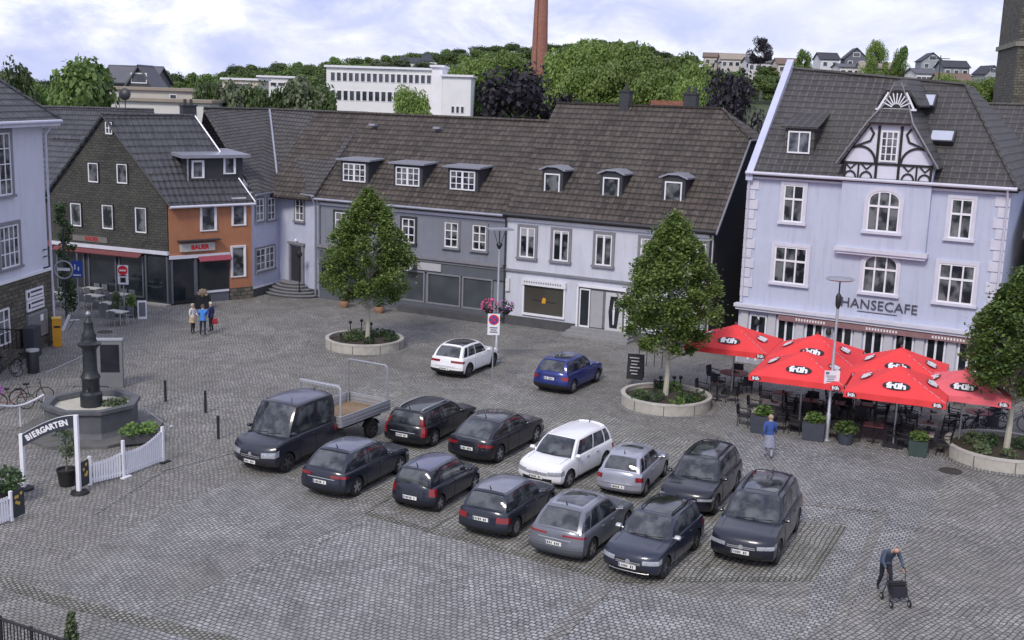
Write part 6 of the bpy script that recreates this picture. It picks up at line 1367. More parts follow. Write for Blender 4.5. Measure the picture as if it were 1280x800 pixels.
for k in range(4): a = math.pi/2*k; MB().tube([(.3*math.cos(a), .3*math.sin(a), 1.75), (.62*math.cos(a), .62*math.sin(a), 1.75), (.66*math.cos(a), .66*math.sin(a), 1.68)], .025, 6).build('spout', METALD, t)
# shrub at the fountain foot
q = plan_at(175, 556); t = thing('potted_shrub', 'pale yellow-green shrub in a trough behind the picket fence', 'plant', (q[0], q[1], .13), R(30), local=True); MB().box((0, 0, .16), (1.3, .4, .32)).build('trough', PLINTH, t); mb = MB(); leaf_blob(mb, (-.3, 0, .5), .42, 220, .08, 0, .7, 8, .1); leaf_blob(mb, (.3, 0, .48), .4, 200, .08, 0, .7, 9, .1); mb.build('foliage', LEAFL, t)
# ---- beer garden gate and picket fences
ga, gb2 = G(30, 612), G(99, 617); gf = Fr(ga, gb2); GW = gf.L
t = thing('beer_garden_gate', 'white-posted entrance arch with dark curved beer garden sign', 'gate', ga)
zl, zr_ = z_on(ga, 22, 542), z_on(gb2, 93, 519)
for s_, zz in ((0, 1.92), (GW, 2.68)):
    MB().fb(gf, s_-.06, s_+.06, -.06, .06, .06, zz).build('post', WHITE, t); MB().lathe([(.3, 0), (.28, .07), (.1, .09)], gf.pt(s_+.02, 0, .016), 14).build('foot', BLACK, t)
N_ = 16; arcz = lambda q: 1.88+.80*math.sin(math.pi*.46*q)
arcp = [(s_, arcz(s_/GW)) for s_ in [GW*k/N_ for k in range(N_+1)]]; mb = MB()
for (a0, z0), (a1, z1) in zip(arcp, arcp[1:]): mb.fprism(gf, [(a0, z0-.42), (a1, z1-.42), (a1, z1), (a0, z0)], -.03, .03)
sg = subbase(mb.build('arch_sign', mat('chalk_black', (.03, .034, .05), .6, var=.1), t), t)
mb = MB().tube([gf.pt(a, .0, z) for a, z in arcp], .022, 6); mb.build('arch_rim', ALU, sg)
WD_ = 'BIERGARTEN'; lw = {'I': .45}; tot = sum(lw.get(c, 1) for c in WD_); acc = 0
for i, ch in enumerate(WD_):
    acc += lw.get(ch, 1)/2; s_ = GW*(.09+.76*acc/tot); acc += lw.get(ch, 1)/2; z_ = arcz(s_/GW)-.22; sl_ = .80*math.pi*.46/GW*math.cos(math.pi*.46*s_/GW); U = Vector((gf.u[0], gf.u[1], sl_)).normalized(); V_ = Vector((-gf.u[0]*sl_, -gf.u[1]*sl_, 1)).normalized()
    letters(ch, .26, WHITE, gf.pt(s_, .04, z_), U, V_, sg, name='letter', bold=.012)
def picket(pts, label, hs, m=WHITE, pitch=.105, feet=True):
    """fence of pickets through plan points; hs = height at each end of a panel with a sagging top"""
    t = thing('picket_fence', label, 'fence', pts[0])
    for i in range(len(pts)-1):
        f = Fr(pts[i], pts[i+1]); n = int(f.L/pitch); mb = MB()
        for k in range(n):
            s_ = .1+(f.L-.2)*(k+.5)/n; q = s_/f.L; z = lerp(hs[i][0], hs[i][1], q)-hs[i][2]*math.sin(math.pi*q); mb.fb(f, s_-.032, s_+.032, 0, .02, .08, z)
        mb.fb(f, .05, f.L-.05, -.035, 0, .16, .23); mb.build('picket_panel', m, t)
        rb_ = MB().tube([f.pt(.05+(f.L-.1)*k/8, -.03, lerp(hs[i][0], hs[i][1], k/8)-hs[i][2]*math.sin(math.pi*k/8)-.1) for k in range(9)], .03, 4); rb_.build('rail', m, t)
    for i, p in enumerate(pts):
        f = Fr(pts[min(i, len(pts)-2)], pts[min(i, len(pts)-2)+1]); hh = max(hs[min(i, len(hs)-1)][:2])+.06
        c = (p[0], p[1]); MB().box((c[0], c[1], hh/2+.02), (.09, .09, hh), f.ang).build('post', m, t)
        if feet and i: MB().box((c[0]+f.n[0]*.1, c[1]+f.n[1]*.1, .035), (.42, .16, .04), f.ang).build('foot', m if i == 1 else BLACK, t)
picket([G(113, 607), G(155, 597), G(204, 578)], 'white picket fence with dipped top right of the beer garden arch', [(.78, .95, .05), (.9, 1.25, .16)])
picket([G(-40, 672), G(15, 652)], 'white picket fence left of the beer garden arch at the frame edge', [(.9, .85, .03)], feet=False)
# small banners tied between posts and pickets
for (p1, p2, lab) in ((G(101, 613), G(112, 607), 'dark banner with yellow blossoms right of the arch'), (G(17, 652), G(31, 645), 'dark banner with yellow blossoms left of the arch')):
    f = Fr(p1, p2); t = thing('flower_banner', lab, 'banner', p1); MB().fb(f, 0, f.L, 0, .02, .1, .95).build('cloth', mat('banner_dark', (.03, .035, .04), .7), t); mb = MB(); rnd = random.Random(int(p1[0]*10))
    for k in range(5): a_, z_ = rnd.uniform(.08, f.L-.08), rnd.uniform(.45, .85); mb.add([f.pt(a_+.06*math.cos(x), .024+.001*k, z_+.06*math.sin(x)) for x in [2*math.pi*j/8 for j in range(8)]], [tuple(range(8))])
    mb.build('printed_blossom', mat('banner_yellow', (.6, .38, .08), .7), t)
# potted tree and urn of green in the beer garden
q = plan_at(84, 607); t = thing('potted_tree', 'small leafy tree in a black plastic pot inside the beer garden', 'plant', (q[0], q[1], .016), local=True)
MB().lathe([(.24, 0), (.31, .5), (.34, .52), (.34, .58), (.30, .58), (.28, .5), (.01, .5)], n=16).build('pot', BLACK, t); MB().tube([(0, 0, .5), (.02, 0, 1.1), (0, .02, 1.9)], [.03, .022, .01], 6).build('stem', BARK, t); mb = MB()
for k in range(9): leaf_blob(mb, (random.uniform(-.25, .25), random.uniform(-.25, .25), 1.0+k*.13), .26, 36, .06, 0, .8, 50+k, .1)
mb.build('foliage', LEAFS, t)
q = plan_at(8, 628); mb = MB(); leaf_blob(mb, (0, 0, .75), .6, 420, .08, 0, .7, 71, .2); t = thing('potted_bush', 'dark bushy pot plant at the left edge beside the arch', 'plant', (q[0], q[1], .016), local=True); mb.build('foliage', LEAFD, t); MB().lathe([(.22, 0), (.3, .45), (.27, .45), (.01, .42)], n=14).build('pot', BLACK, t)
q = plan_at(4, 595); t = thing('lamp_column', 'dark slender lamp column cut by the left edge with hanging flowers', 'lamp', (q[0]-.3, q[1], .016), local=True); MB().tube([(0, 0, 0), (0, 0, 4.2)], [.07, .05], 8).build('pole', METALD, t); mb = MB(); leaf_blob(mb, (.1, 0, 3.0), .35, 160, .06, 0, .7, 77, .3); mb.build('foliage', MATS['mauve_blossom'], t)
# ---- stele, post box, bin, railings, ramp
q = plan_at(138, 484); t = thing('information_pillar', 'grey information pillar with dark display behind the fountain', 'display', (q[0], q[1], .016), R(8), local=True)
hh = z_on(q, 137, 425); MB().box((0, 0, hh/2), (1.15, .3, hh)).build('body', mat('stele_grey', (.16, .17, .18), .5, var=.08), t); MB().box((.05, -.152, hh*.62), (.8, .03, hh*.58)).build('display', mat('display_black', (.02, .022, .03), .1), t); MB().box((0, 0, hh+.02), (1.2, .36, .06)).build('cap', ALU, t); MB().box((-.56, -.01, hh/2), (.06, .34, hh)).build('edge', ALU, t)
q = plan_at(72, 430); hh = z_on(q, 71, 396); t = thing('post_box', 'yellow post box pillar at the corner of the bank', 'post box', (q[0]+.2, q[1]-.5, .016), R(20), local=True); MB().box((0, 0, hh/2), (.42, .36, hh)).build('body', YELL, t); MB().box((.02, -.185, hh*.72), (.3, .02, .1)).build('slot', BLACK, t); MB().box((0, 0, hh+.03), (.46, .42, .06)).build('lid', mat('lid_yellow', (.75, .48, .1), .5), t)
q = plan_at(42, 466); hh = z_on(q, 42, 437); t = thing('litter_bin', 'cylindrical grey litter bin beside the bank ramp', 'litter bin', (q[0], q[1], .016), local=True); MB().lathe([(.26, 0), (.27, hh-.1), (.25, hh-.05)], n=14).build('body', METALD, t); MB().lathe([(.3, hh-.08), (.3, hh), (.02, hh+.03)], n=14).build('rim', ALU, t)
rf2 = Fr(G(-6, 470), G(36, 445)); t = thing('ramp_wall', 'low stone ramp wall with black railing before the bank', 'wall', G(36, 445)); 
mb = MB().fprism(rf2, [(0, 0), (rf2.L, 0), (rf2.L, .35), (0, 1.25)], -.3, 0); mb.build('stone_wall', BANKSTONE, t); mb = MB().tube([rf2.pt(0, -.15, 2.2), rf2.pt(rf2.L, -.15, 1.3), rf2.pt(rf2.L, -.15, .35)], .03)
for k in range(9): s_ = rf2.L*k/8; mb.tube([rf2.pt(s_, -.15, lerp(1.25, .35, k/8)), rf2.pt(s_, -.15, lerp(2.2, 1.3, k/8))], .02, 5)
mb.build('railing', BLACK, t); MB().box(rf2.pt(rf2.L-.1, .25, .75), (1.0, .5, 1.5), rf2.ang).build('meter_cabinet', mat('cabinet_slate', (.04, .045, .055), .6), t)
fa, fb_ = G(60, 492), G(105, 470); f = Fr(fa, fb_); mb = MB()
for z_ in (.95,): mb.tube([f.pt(0, 0, z_), f.pt(f.L, 0, z_)], .025)
for k in range(3): mb.tube([f.pt(f.L*k/2, 0, 0), f.pt(f.L*k/2, 0, .95)], .022)
wbuild(mb, 'hand_railing', METALG, 'thin grey tube railing behind the fountain', 'railing', fa)
f = Fr(G(183, 537), G(215, 561)); mb = MB().tube([f.pt(0, 0, .8), f.pt(f.L, 0, .8)], .02)
for k in range(3): mb.tube([f.pt(f.L*k/2, 0, 0), f.pt(f.L*k/2, 0, .8)], .02)
mb.lathe([(.02, 0), (.07, .06), (.02, .13)], f.pt(f.L, 0, .8), 8); wbuild(mb, 'bicycle_stand', METALG, 'slim metal stand just beyond the end of the picket fence', 'stand', G(183, 537))
# white rope garland at far left
mb = MB(); A3, B3 = Vector((*G(-6, 545), 1.25)), Vector((*G(56, 522), .95)); P_ = [A3.lerp(B3, k/10)+Vector((0, 0, -.25*math.sin(math.pi*k/10))) for k in range(11)]; mb.tube(P_, .045, 6)
for k in (0, 5, 10): p = P_[k]; mb.tube([(p.x, p.y, 0), tuple(p)], .03, 6)
wbuild(mb, 'rope_barrier', WHITE, 'white sagging rope barrier on posts left of the fountain', 'barrier', (A3.x, A3.y))
# ---- signs at the bakery cafe
q = plan_at(156, 401); t = thing('no_entry_sign', 'round no-entry sign over a white plate on a thin post by the cafe', 'sign', q, R(0), local=True); zt_ = z_on(q, 155, 340); MB().tube([(0, 0, 0), (0, 0, zt_+.3)], .03, 6).build('post', METALG, t)
o_ = MB().box((0, -.05, zt_-.15), (.6, .02, 1.1)).build('sign_panel', WHITE, t); disc(o_, (0, 0, zt_+.1), .27, REDS, -.065); MB().box((0, -.09, zt_+.1), (.38, .012, .09)).build('bar', WHITE, o_); MB().box((0, -.066, zt_-.45), (.3, .01, .28)).box((0, -.067, zt_-.2), (.4, .01, .06)).build('pictogram', BLACK, o_)
q = plan_at(99, 398); t = thing('pedestrian_zone_sign', 'blue pedestrian sign on a post in front of the cafe windows', 'sign', q, 0, local=True); zt_ = z_on(q, 99, 336); MB().tube([(0, 0, 0), (0, 0, zt_+.9)], .04, 6).build('post', METALG, t); o_ = MB().box((0, -.05, zt_), (.62, .02, .95)).build('sign_panel', BLUES, t); MB().box((-.1, -.065, zt_+.12), (.07, .01, .3)).box((.1, -.065, zt_+.02), (.06, .01, .22)).box((0, -.065, zt_-.35), (.44, .01, .07)).build('pictogram', WHITE, o_)
q = plan_at(83, 400); t = thing('wreath_sign', 'round wreath-shaped shop sign hanging on a dark post near the bank', 'sign', q, 0, local=True); zt_ = z_on(q, 85, 337); MB().tube([(0, 0, 0), (0, 0, zt_+2.2)], .045, 6).build('post', METALD, t)
MB().tube([(.5*math.cos(2*math.pi*k/24), -.06, zt_+.5*math.sin(2*math.pi*k/24)) for k in range(25)], .05, 6, caps=False).build('ring', METALG, t); MB().box((0, -.06, zt_+.03), (.72, .03, .16)).build('plate', WHITE, t)
q = plan_at(178, 398); t = thing('sandwich_board', 'white framed sandwich board standing at the cafe corner', 'board', q, R(20), local=True); MB().box((0, -.1, .52), (.5, .03, 1.05), 0, 0, (R(-9), 'X')).box((0, .12, .52), (.5, .03, 1.05), 0, 0, (R(9), 'X')).build('frame', WHITE, t); MB().box((0, -.125, .55), (.36, .03, .8), 0, 0, (R(-9), 'X')).build('panel', mat('board_grey', (.12, .12, .13), .6), t)
q = plan_at(83, 413); t = thing('deck_board', 'white leaning board on the ground near the post box', 'board', q, R(35), local=True); MB().box((0, 0, .42), (.14, .05, .95), 0, 0, (R(24), 'Y')).build('board', WHITE, t); MB().box((.5, .2, .5), (.5, .03, .06)).build('arm', WHITE, t); MB().tube([(.1, 0, 0), (.5, .2, .5)], .02).build('stay', METALD, t)
# climbing plant on the wreath post
q = plan_at(85, 396); t = thing('climbing_plant', 'tall green climbing plant on the post between bank and cafe', 'plant', (q[0], q[1], 0), local=True); MB().tube([(0, 0, 0), (.05, 0, 3), (0, 0, 6.0)], [.05, .04, .02], 6).build('stem', BARK, t); mb = MB(); rnd = random.Random(5)
for k in range(26): z_ = .5+k*.235; leaf_blob(mb, (rnd.uniform(-.3, .3), rnd.uniform(-.2, .2), z_), .42*(1-.012*k)*(1 if abs(z_-2.9) > .7 else .45), 55, .10, 0, .8, 300+k, .1)
mb.build('foliage', LEAFD, t)
for px, py, lab, hh in ((146, 397, 'leafy pot plant at the cafe corner behind the no-entry sign', 1.5), (164, 396, 'yellow-green pot plant beside the sandwich board', 1.3)):
    q = plan_at(px, py); t = thing('potted_plant', lab, 'plant', q, local=True); MB().box((0, 0, .3), (.6, .45, .6)).build('pot', PLINTH, t); mb = MB(); [leaf_blob(mb, (0, 0, .6+k*.25), .42-.06*k, 110, .08, 0, .8, 400+k+px, .1) for k in range(int(hh*3))]; mb.build('foliage', LEAFS if px < 150 else LEAFL, t)
for px, py, lab in ((430, 384, 'terracotta pot with a small shrub by the shop base, left'), (474, 391, 'terracotta pot with a small shrub by the shop base, right')):
    q = plan_at(px, py); t = thing('potted_plant', lab, 'plant', q, local=True); MB().lathe([(.22, 0), (.34, .25), (.3, .4), (.02, .38)], n=12).build('pot', mat('terracotta', (.30, .17, .11), .8, var=.2), t); mb = MB(); leaf_blob(mb, (0, 0, .75), .42, 240, .07, 0, 1.1, px, .1); mb.build('foliage', LEAFD, t)
# cafe tables at the bakery
CW = mat('pale_cafe_table', (.50, .49, .46), .6, var=.08); CG = mat('grey_cafe_chair', (.14, .145, .16), .6, var=.2)
def cafe_chair():
    t = thing('cafe_chair', 'grey cafe chair in front of the bakery windows', 'chair', (0, 0, -60), 0, 'bakery cafe chairs', local=True); MB().box((0, 0, .45), (.44, .44, .04)).build('seat', CG, t); MB().box((0, .22, .70), (.44, .03, .38)).build('backrest', CG, t)
    for sx in (-1, 1):
        for sy in (-1, 1): MB().tube([(sx*.2, sy*.2, .44), (sx*.21, sy*.22, 0)], .016, 5).build('leg', ALU, t)
    return t
cc0 = cafe_chair(); first = [True]
for i, (px, py, lab) in enumerate(((115, 360, 'pale cafe table nearest the bakery window, left'), (117, 369, 'pale cafe table in the left bakery column'), (137, 379, 'pale cafe table in the middle bakery row'), (146, 389, 'low pale table nearest the no-entry sign'), (149, 367, 'pale cafe table nearest the bakery window, right'), (72, 366, 'pale cafe table beside the bank corner'))):
    g = G(px, py, .74); t = thing('cafe_table', lab, 'table', (g[0], g[1], .01), a22, 'bakery cafe tables', local=True); MB().box((0, 0, .72), (1.15, .7, .04)).build('tabletop', CW, t)
    for sx in (-1, 1): MB().tube([(sx*.45, -.25, .7), (sx*.45, -.25, 0)], .025, 5).tube([(sx*.45, .25, .7), (sx*.45, .25, 0)], .025, 5).build('leg', CW, t)
    for k, (dx, dy, rr_) in enumerate(((-.3, .55, 0), (.3, .55, 0), (-.3, -.55, math.pi), (.3, -.55, math.pi))):
        x = g[0]+dx*math.cos(a22)-dy*math.sin(a22); y = g[1]+dx*math.sin(a22)+dy*math.cos(a22)
        if first[0]: cc0.location = (x, y, .01); cc0.rotation_euler = (0, 0, a22+rr_); first[0] = False
        else: dup(cc0, (x, y, .01), a22+rr_)
q = plan_at(241, 385); t = thing('flower_stand', 'small dark stand with cream boxes at the orange house corner', 'stand', (q[0]+.6, q[1], .01), R(30), local=True); MB().box((0, 0, .4), (.9, .4, .8)).build('frame', METALD, t); mb = MB(); leaf_blob(mb, (0, -.1, .95), .38, 160, .07, 0, .7, 91, .1); mb.build('foliage', leafmat('dried_flowers', (.25, .17, .10), (.42, .36, .28)), t)
# near iron railing and small conifer at the bottom left
A3, B3 = at_dist(-20, 766, 21), at_dist(96, 806, 18.4); f = Fr(A3[:2], B3[:2]); t = thing('iron_railing', 'black wrought iron railing crossing the bottom left corner', 'railing', (A3[0], A3[1], 0)); zt0, zt1 = A3[2], B3[2]
mb = MB().tube([A3, B3], .03, 6).tube([(A3[0], A3[1], zt0-.95), (B3[0], B3[1], zt1-.95)], .02, 6); mb.build('rail', BLACK, t); n = 26
for k in range(n+1):
    p = Vector(A3).lerp(Vector(B3), k/n); big = k % 9 == 5; MB().tube([(p.x, p.y, p.z-.97 if not big else 0), (p.x, p.y, p.z+(.05 if big else 0))], .035 if big else .012, 5).build('post' if big else 'baluster', BLACK, t)
MB().fb(f, 0, f.L, -.15, .15, 0, min(zt0, zt1)-1.1).build('retaining_wall', BANKSTONE, t)
p = at_dist(88, 764, 22.5); t = thing('young_conifer', 'tip of a slender young conifer beside the iron railing', 'tree', (p[0], p[1], 0), local=True); MB().tube([(0, 0, 0), (0, 0, p[2]-.1)], [.06, .01], 6).build('trunk', BARK, t); mb = MB()
for k in range(26): z_ = p[2]*.25+ (p[2]*.75)*k/26; leaf_blob(mb, (0, 0, z_), .05+.42*(1-k/26)**.8*.6, 60, .05, 0, 1.2, 500+k, .1)
mb.build('crown', LEAFS, t)
# ================================================================== BACKDROP
def far_tree_mesh(name, seed, wide, n, m, top=1.0, cols=1, card=.024, low=.12, trunk=True):
    """unit-height broadleaf: (crown mesh, trunk mesh)"""
    rnd = random.Random(seed); lobes = []
    for k in range(26):
        a = k*2.4+rnd.uniform(-.3, .3); q = rnd.uniform(0, 1); z = low+.13+(.80-low)*q; rr_ = wide*(1-abs(q-.38)**1.6*1.25)*rnd.uniform(.35, .95)
        lobes.append((Vector((math.cos(a)*rr_, math.sin(a)*rr_, z)), rnd.uniform(.09, .17)))
    lobes.append((Vector((0, 0, .88)), .12)); V = []; F = []
    for c, r_ in lobes:
        for _ in range(n//len(lobes)):
            d = Vector((rnd.gauss(0, 1), rnd.gauss(0, 1), rnd.gauss(0, .9))).normalized()*r_*rnd.uniform(.55, 1.08); p = c+d
            nn = (d.normalized()+Vector((rnd.gauss(0, .6), rnd.gauss(0, .6), rnd.gauss(0, .6)+.3))).normalized(); u = nn.orthogonal().normalized(); u = (Matrix.Rotation(rnd.uniform(0, 6.28), 3, nn) @ u); v = nn.cross(u); s = card*rnd.uniform(.5, 1.15); o = len(V)
            V += [p-u*s, p-v*s*.8, p+u*s, p+v*s*.8]; F.append((o, o+1, o+2, o+3))
    cm = MB().add(V, F).mesh(name, m, uv=False)
    tm = MB().tube([(0, 0, -.05), (.01, 0, .3), (0, 0, .75)], [.022, .016, .004], 6)
    for k in range(6): a = k*1.05; tm.tube([(0, 0, .25+.06*k), (math.cos(a)*wide*.6, math.sin(a)*wide*.6, .45+.06*k)], [.009, .002], 4)
    return cm, tm.mesh(name+'_trunk', BARK, uv=False)
FM = dict(g1=far_tree_mesh('crown', 1, .36, 7500, leafmat('woodland_leaves', (.05, .095, .025), (.18, .25, .07))), g2=far_tree_mesh('crown', 2, .42, 7500, LEAFL), g3=far_tree_mesh('crown', 3, .40, 7500, leafmat('oak_leaves', (.035, .07, .022), (.12, .17, .055))),
    c1=far_tree_mesh('crown', 4, .50, 9000, LEAFP, low=.04, card=.022), p1=far_tree_mesh('crown', 5, .17, 7500, leafmat('poplar_leaves', (.05, .10, .022), (.17, .25, .07)), low=.03), b1=far_tree_mesh('crown', 6, .46, 15000, leafmat('lime_leaves', (.065, .12, .025), (.24, .33, .08)), low=.05, card=.017), s1=far_tree_mesh('crown', 7, .30, 7500, leafmat('silver_leaves', (.07, .09, .05), (.20, .24, .14))))
rf_ = random.Random(99)
def far_tree(kind, px, ytop, dist, label, width=None, group=None, name='woodland_tree', zb=None):
    x, y, zt = at_dist(px, ytop, dist); zb = hill(x, y) if zb is None else zb; h = max(2.5, zt-zb)
    t = bpy.data.objects.new(name, None); COL.objects.link(t); t.location = (x, y, zb-.1); tag(t, label, 'tree', group); t.empty_display_size = .2
    cm, tm = FM[kind]; sx = h if width is None else width/(2*{'g1': .42, 'g2': .48, 'g3': .46, 'c1': .58, 'p1': .2, 'b1': .52, 's1': .36}[kind])
    for nm, me in (('crown', cm), ('trunk', tm)):
        o = bpy.data.objects.new(nm, me); COL.objects.link(o); o.parent = t; o.scale = (sx, sx, h)
    t.rotation_euler = (0, 0, rf_.uniform(0, 6.28)); return t
SKY_T = [(-60, 92), (0, 90), (60, 100), (130, 97), (190, 88), (250, 90), (300, 82), (350, 80), (400, 74), (450, 71), (520, 66), (560, 60), (600, 54), (660, 56), (720, 50), (790, 52), (830, 62), (880, 72), (950, 76), (1000, 78), (1060, 82), (1120, 84), (1200, 92), (1250, 100), (1330, 104)]
W1 = 'trees on the wooded hillside beyond the roofs'
px = -50.0
while px < 1330:          # skyline row
    y = interp(SKY_T, px); k = rf_.choice(('g1', 'g3', 'g1', 'g2', 'g3'))
    far_tree(k, px, y+rf_.uniform(-1.5, 5), rf_.uniform(400, 450), 'green tree on the skyline of the wooded hill', width=rf_.uniform(9, 13), group='trees along the skyline'); px += rf_.uniform(13, 22) if px < 860 else rf_.uniform(26, 44)
px = -40.0
for row_, (dist, dy, st) in enumerate(((350, 9, 24), (290, 17, 28), (235, 27, 32), (190, 40, 36))):
    px = -40.0+row_*7
    while px < 1320:
        y = interp(SKY_T, px)+dy+rf_.uniform(-3, 5); k = rf_.choice(('g1', 'g3', 'g1', 'g2', 's1'))
        if px < 880 or row_ < 2 and rf_.random() < .4 or row_ == 2 and px > 1150: far_tree(k, px, y, dist+rf_.uniform(-18, 18), 'bushy green tree on the slope below the skyline', width=rf_.uniform(9, 12)*(dist/300)**.2, group=W1)
        px += st*rf_.uniform(.75, 1.2)
for px, y, w_, d_ in ((712, 56, 12, 175), (750, 49, 13, 182), (800, 53, 13, 176), (845, 66, 12, 170), (880, 78, 9, 165), (770, 74, 12, 150), (825, 86, 11, 146), (725, 82, 10, 150), (870, 98, 8, 140), (628, 64, 13, 190), (598, 74, 10, 185), (575, 84, 9, 190)):
    far_tree('b1', px, y, d_, 'bright green broadleaf tree in the near grove behind the roofs', width=w_*1.12, group='bright green grove behind the white house')
far_tree('c1', 657, 91, 118, 'wide dark copper beech in front of the brick chimney', width=17, name='copper_beech')
far_tree('c1', 914, 90, 112, 'dark copper beech left of the cafe house parapet', width=9.5, name='copper_beech')
far_tree('c1', 953, 47, 330, 'rounded dark tree standing out above the hillside houses', width=8.5, name='copper_beech', zb=at_dist(953, 84, 330)[2])
far_tree('p1', 96, 84, 96, 'tall light green tree, left of the pair behind the bank roof', width=4.2, name='poplar_tree'); far_tree('p1', 112, 80, 98, 'tall light green tree, right of the pair behind the bank roof', width=4.4, name='poplar_tree'); far_tree('g2', 78, 96, 100, 'low green tree against the bank roof slope', width=4.0)
far_tree('g3', 24, 86, 105, 'dark tree peeping over the bank roof at the left edge', width=5.0); far_tree('g2', 55, 108, 108, 'small green tree beside the bank roof hip', width=4.6)
for px, y, w_, k, lab in ((300, 104, 4.4, 's1', 'grey-green tree left of the white modern block'), (318, 112, 3.8, 'g3', 'small tree in front of the low white building'), (378, 98, 5.0, 's1', 'silvery tree at the left corner of the white modern block'), (402, 110, 3.5, 'g3', 'small dark tree under the windows of the white modern block'), (515, 107, 4.6, 'b1', 'bright round tree in front of the white modern block'), (355, 112, 4.0, 'g3', 'dark tree between the low buildings'), (262, 106, 3.4, 'g3', 'small tree at the end of the beige hall')):
    far_tree(k, px, y, 124, lab, width=w_*1.5)
for px, y, w_, lab in ((1097, 50, 8, 'tall bright tree between the hillside houses'), (1128, 58, 6, 'slim green tree right of the tall bright one'), (1005, 62, 6, 'small tree left of the grey hillside house'), (1185, 92, 9, 'green tree below the grey double house'), (1120, 84, 7, 'bushy tree under the hillside terrace'), (1235, 96, 12, 'broad green tree beside the church tower'), (1165, 100, 7, 'round green tree above the cafe roof ridge'), (1210, 100, 8, 'light green tree near the church tower')):
    far_tree('b1' if w_ > 6.5 else 'g2', px, y, 330 if y < 90 else 230, lab, width=w_)
# the brick chimney
b0 = at_dist(663, 95, 205); b1 = at_dist(684, 95, 205); cx = (b0[0]+b1[0])/2; r0 = (b1[0]-b0[0])/2
BRC = brickmat('chimney_brick', (.40, .17, .12), (.30, .125, .09), (.22, .16, .13), .5, .16, .015, bump=.4, var=.25, tint=(.25, .12, .10), tintamt=.6, tscale=.3)
t = thing('factory_chimney', 'tall tapering red brick factory chimney rising beyond the roofs', 'chimney', (cx, 205, hill(cx, 205))); zb_ = b0[2]
MB().lathe([(r0*1.25, hill(cx, 205)-.5), (r0, zb_), (r0*.76, zb_+14.5), (r0*.62, zb_+26)], (cx, 205, 0), 20).build('shaft', BRC, t); MB().lathe([(r0*.62, zb_+26), (r0*.72, zb_+26.4), (r0*.72, zb_+27.4), (r0*.6, zb_+27.6)], (cx, 205, 0), 20).build('crown_band', BRC, t)
mb = MB(); [mb.box((cx-r0*.2, 205-r0*(1.0-.02*k)-.06, zb_-4+k*1.0), (.5, .05, .05)) for k in range(24)]; mb.tube([(cx-r0*.2-.25, 205-r0-.08, zb_-4), (cx-r0*.2-.25, 205-r0*.72, zb_+20)], .04).build('ladder', METALD, t)
# ---- far buildings
FWIN = glassmat('far_window_glass', (.03, .035, .045), .1, .4, (.14, .15, .18), .3)
def far_house(px0, px1, yeave, yridge, ybase, dist, label, wallc, roofm, ang=0, depth=8, wins=(3, 1), gable_front=False, name='hillside_house', group=None, dormer_=0):
    a = at_dist(px0, yeave, dist); b = at_dist(px1, yeave, dist); base = at_dist((px0+px1)/2, ybase, dist)[2]; zr = at_dist((px0+px1)/2, yridge, dist)[2]; ze = (a[2]+b[2])/2
    fr = Fr((a[0], a[1]), ang=R(ang)); Lw = math.dist(a[:2], b[:2])/max(.5, math.cos(R(ang))); base = min(base, hill(a[0], a[1])-.3) if True else base
    t = thing(name, label, 'house', (a[0], a[1], base), group=group); wm = MATS.get('far_wall_%d_%d_%d' % tuple(int(c*100) for c in wallc)) or mat('far_wall_%d_%d_%d' % tuple(int(c*100) for c in wallc), wallc, .9, var=.08, scale=.4)
    if gable_front:
        MB().fb(fr, 0, Lw, -depth, 0, base, ze).fprism(fr, [(0, ze), (Lw, ze), (Lw/2, zr)], -depth, 0).build('wall', wm, t); mb = MB(); o_ = .4; s_ = (zr-ze)/(Lw/2)
        mb.slab([fr.pt(-o_, o_, ze-o_*s_+.15), fr.pt(Lw/2, o_, zr+.15), fr.pt(Lw/2, -depth-o_, zr+.15), fr.pt(-o_, -depth-o_, ze-o_*s_+.15)], .2); mb.slab([fr.pt(Lw+o_, o_, ze-o_*s_+.15), fr.pt(Lw+o_, -depth-o_, ze-o_*s_+.15), fr.pt(Lw/2+.01, -depth-o_, zr+.15), fr.pt(Lw/2+.01, o_, zr+.15)], .2); roof = mb.build('roof', roofm, t)
    else:
        MB().fb(fr, 0, Lw, -depth, 0, base, ze-.02).build('wall', wm, t); gable = MB()
        V = [fr.pt(0, 0, ze), fr.pt(0, -depth/2, zr), fr.pt(0, -depth, ze), fr.pt(Lw, 0, ze), fr.pt(Lw, -depth/2, zr), fr.pt(Lw, -depth, ze)]; gable.add(V, [(0, 1, 2), (5, 4, 3), (0, 3, 4, 1), (1, 4, 5, 2), (2, 5, 3, 0)]).build('gable_wall', wm, t); gable_roof(fr, -.4, Lw+.4, depth, ze, zr, depth/2, over=.4, t=.2).build('roof', roofm, t)
    nx, nz = wins
    for j in range(nz):
        for i in range(nx):
            s_ = Lw*(i+.5)/nx; z_ = ze-1.5-2.7*j
            o_ = MB().fb(fr, s_-.75, s_+.75, 0, .08, z_-.75, z_+.75).build('window', WHITE, t); subbase(o_, t); MB().fb(fr, s_-.6, s_+.6, .08, .1, z_-.6, z_+.6).build('pane', FWIN, o_)
    if gable_front: 
        z_ = ze+(zr-ze)*.35; o_ = subbase(MB().fb(fr, Lw/2-1.1, Lw/2+1.1, 0, .08, z_-.7, z_+.7).build('window', WHITE, t), t); MB().fb(fr, Lw/2-.95, Lw/2+.95, .08, .1, z_-.55, z_+.55).build('pane', FWIN, o_)
    return t
RG = mat('far_roof_grey', (.10, .10, .12), .8, var=.15, scale=.6); RB = mat('far_roof_brown', (.16, .11, .09), .85, var=.15, scale=.6); RD_ = mat('far_roof_dark', (.035, .037, .05), .7, var=.15, scale=.6); RS = mat('far_roof_sand', (.28, .24, .2), .85, var=.12, scale=.6)
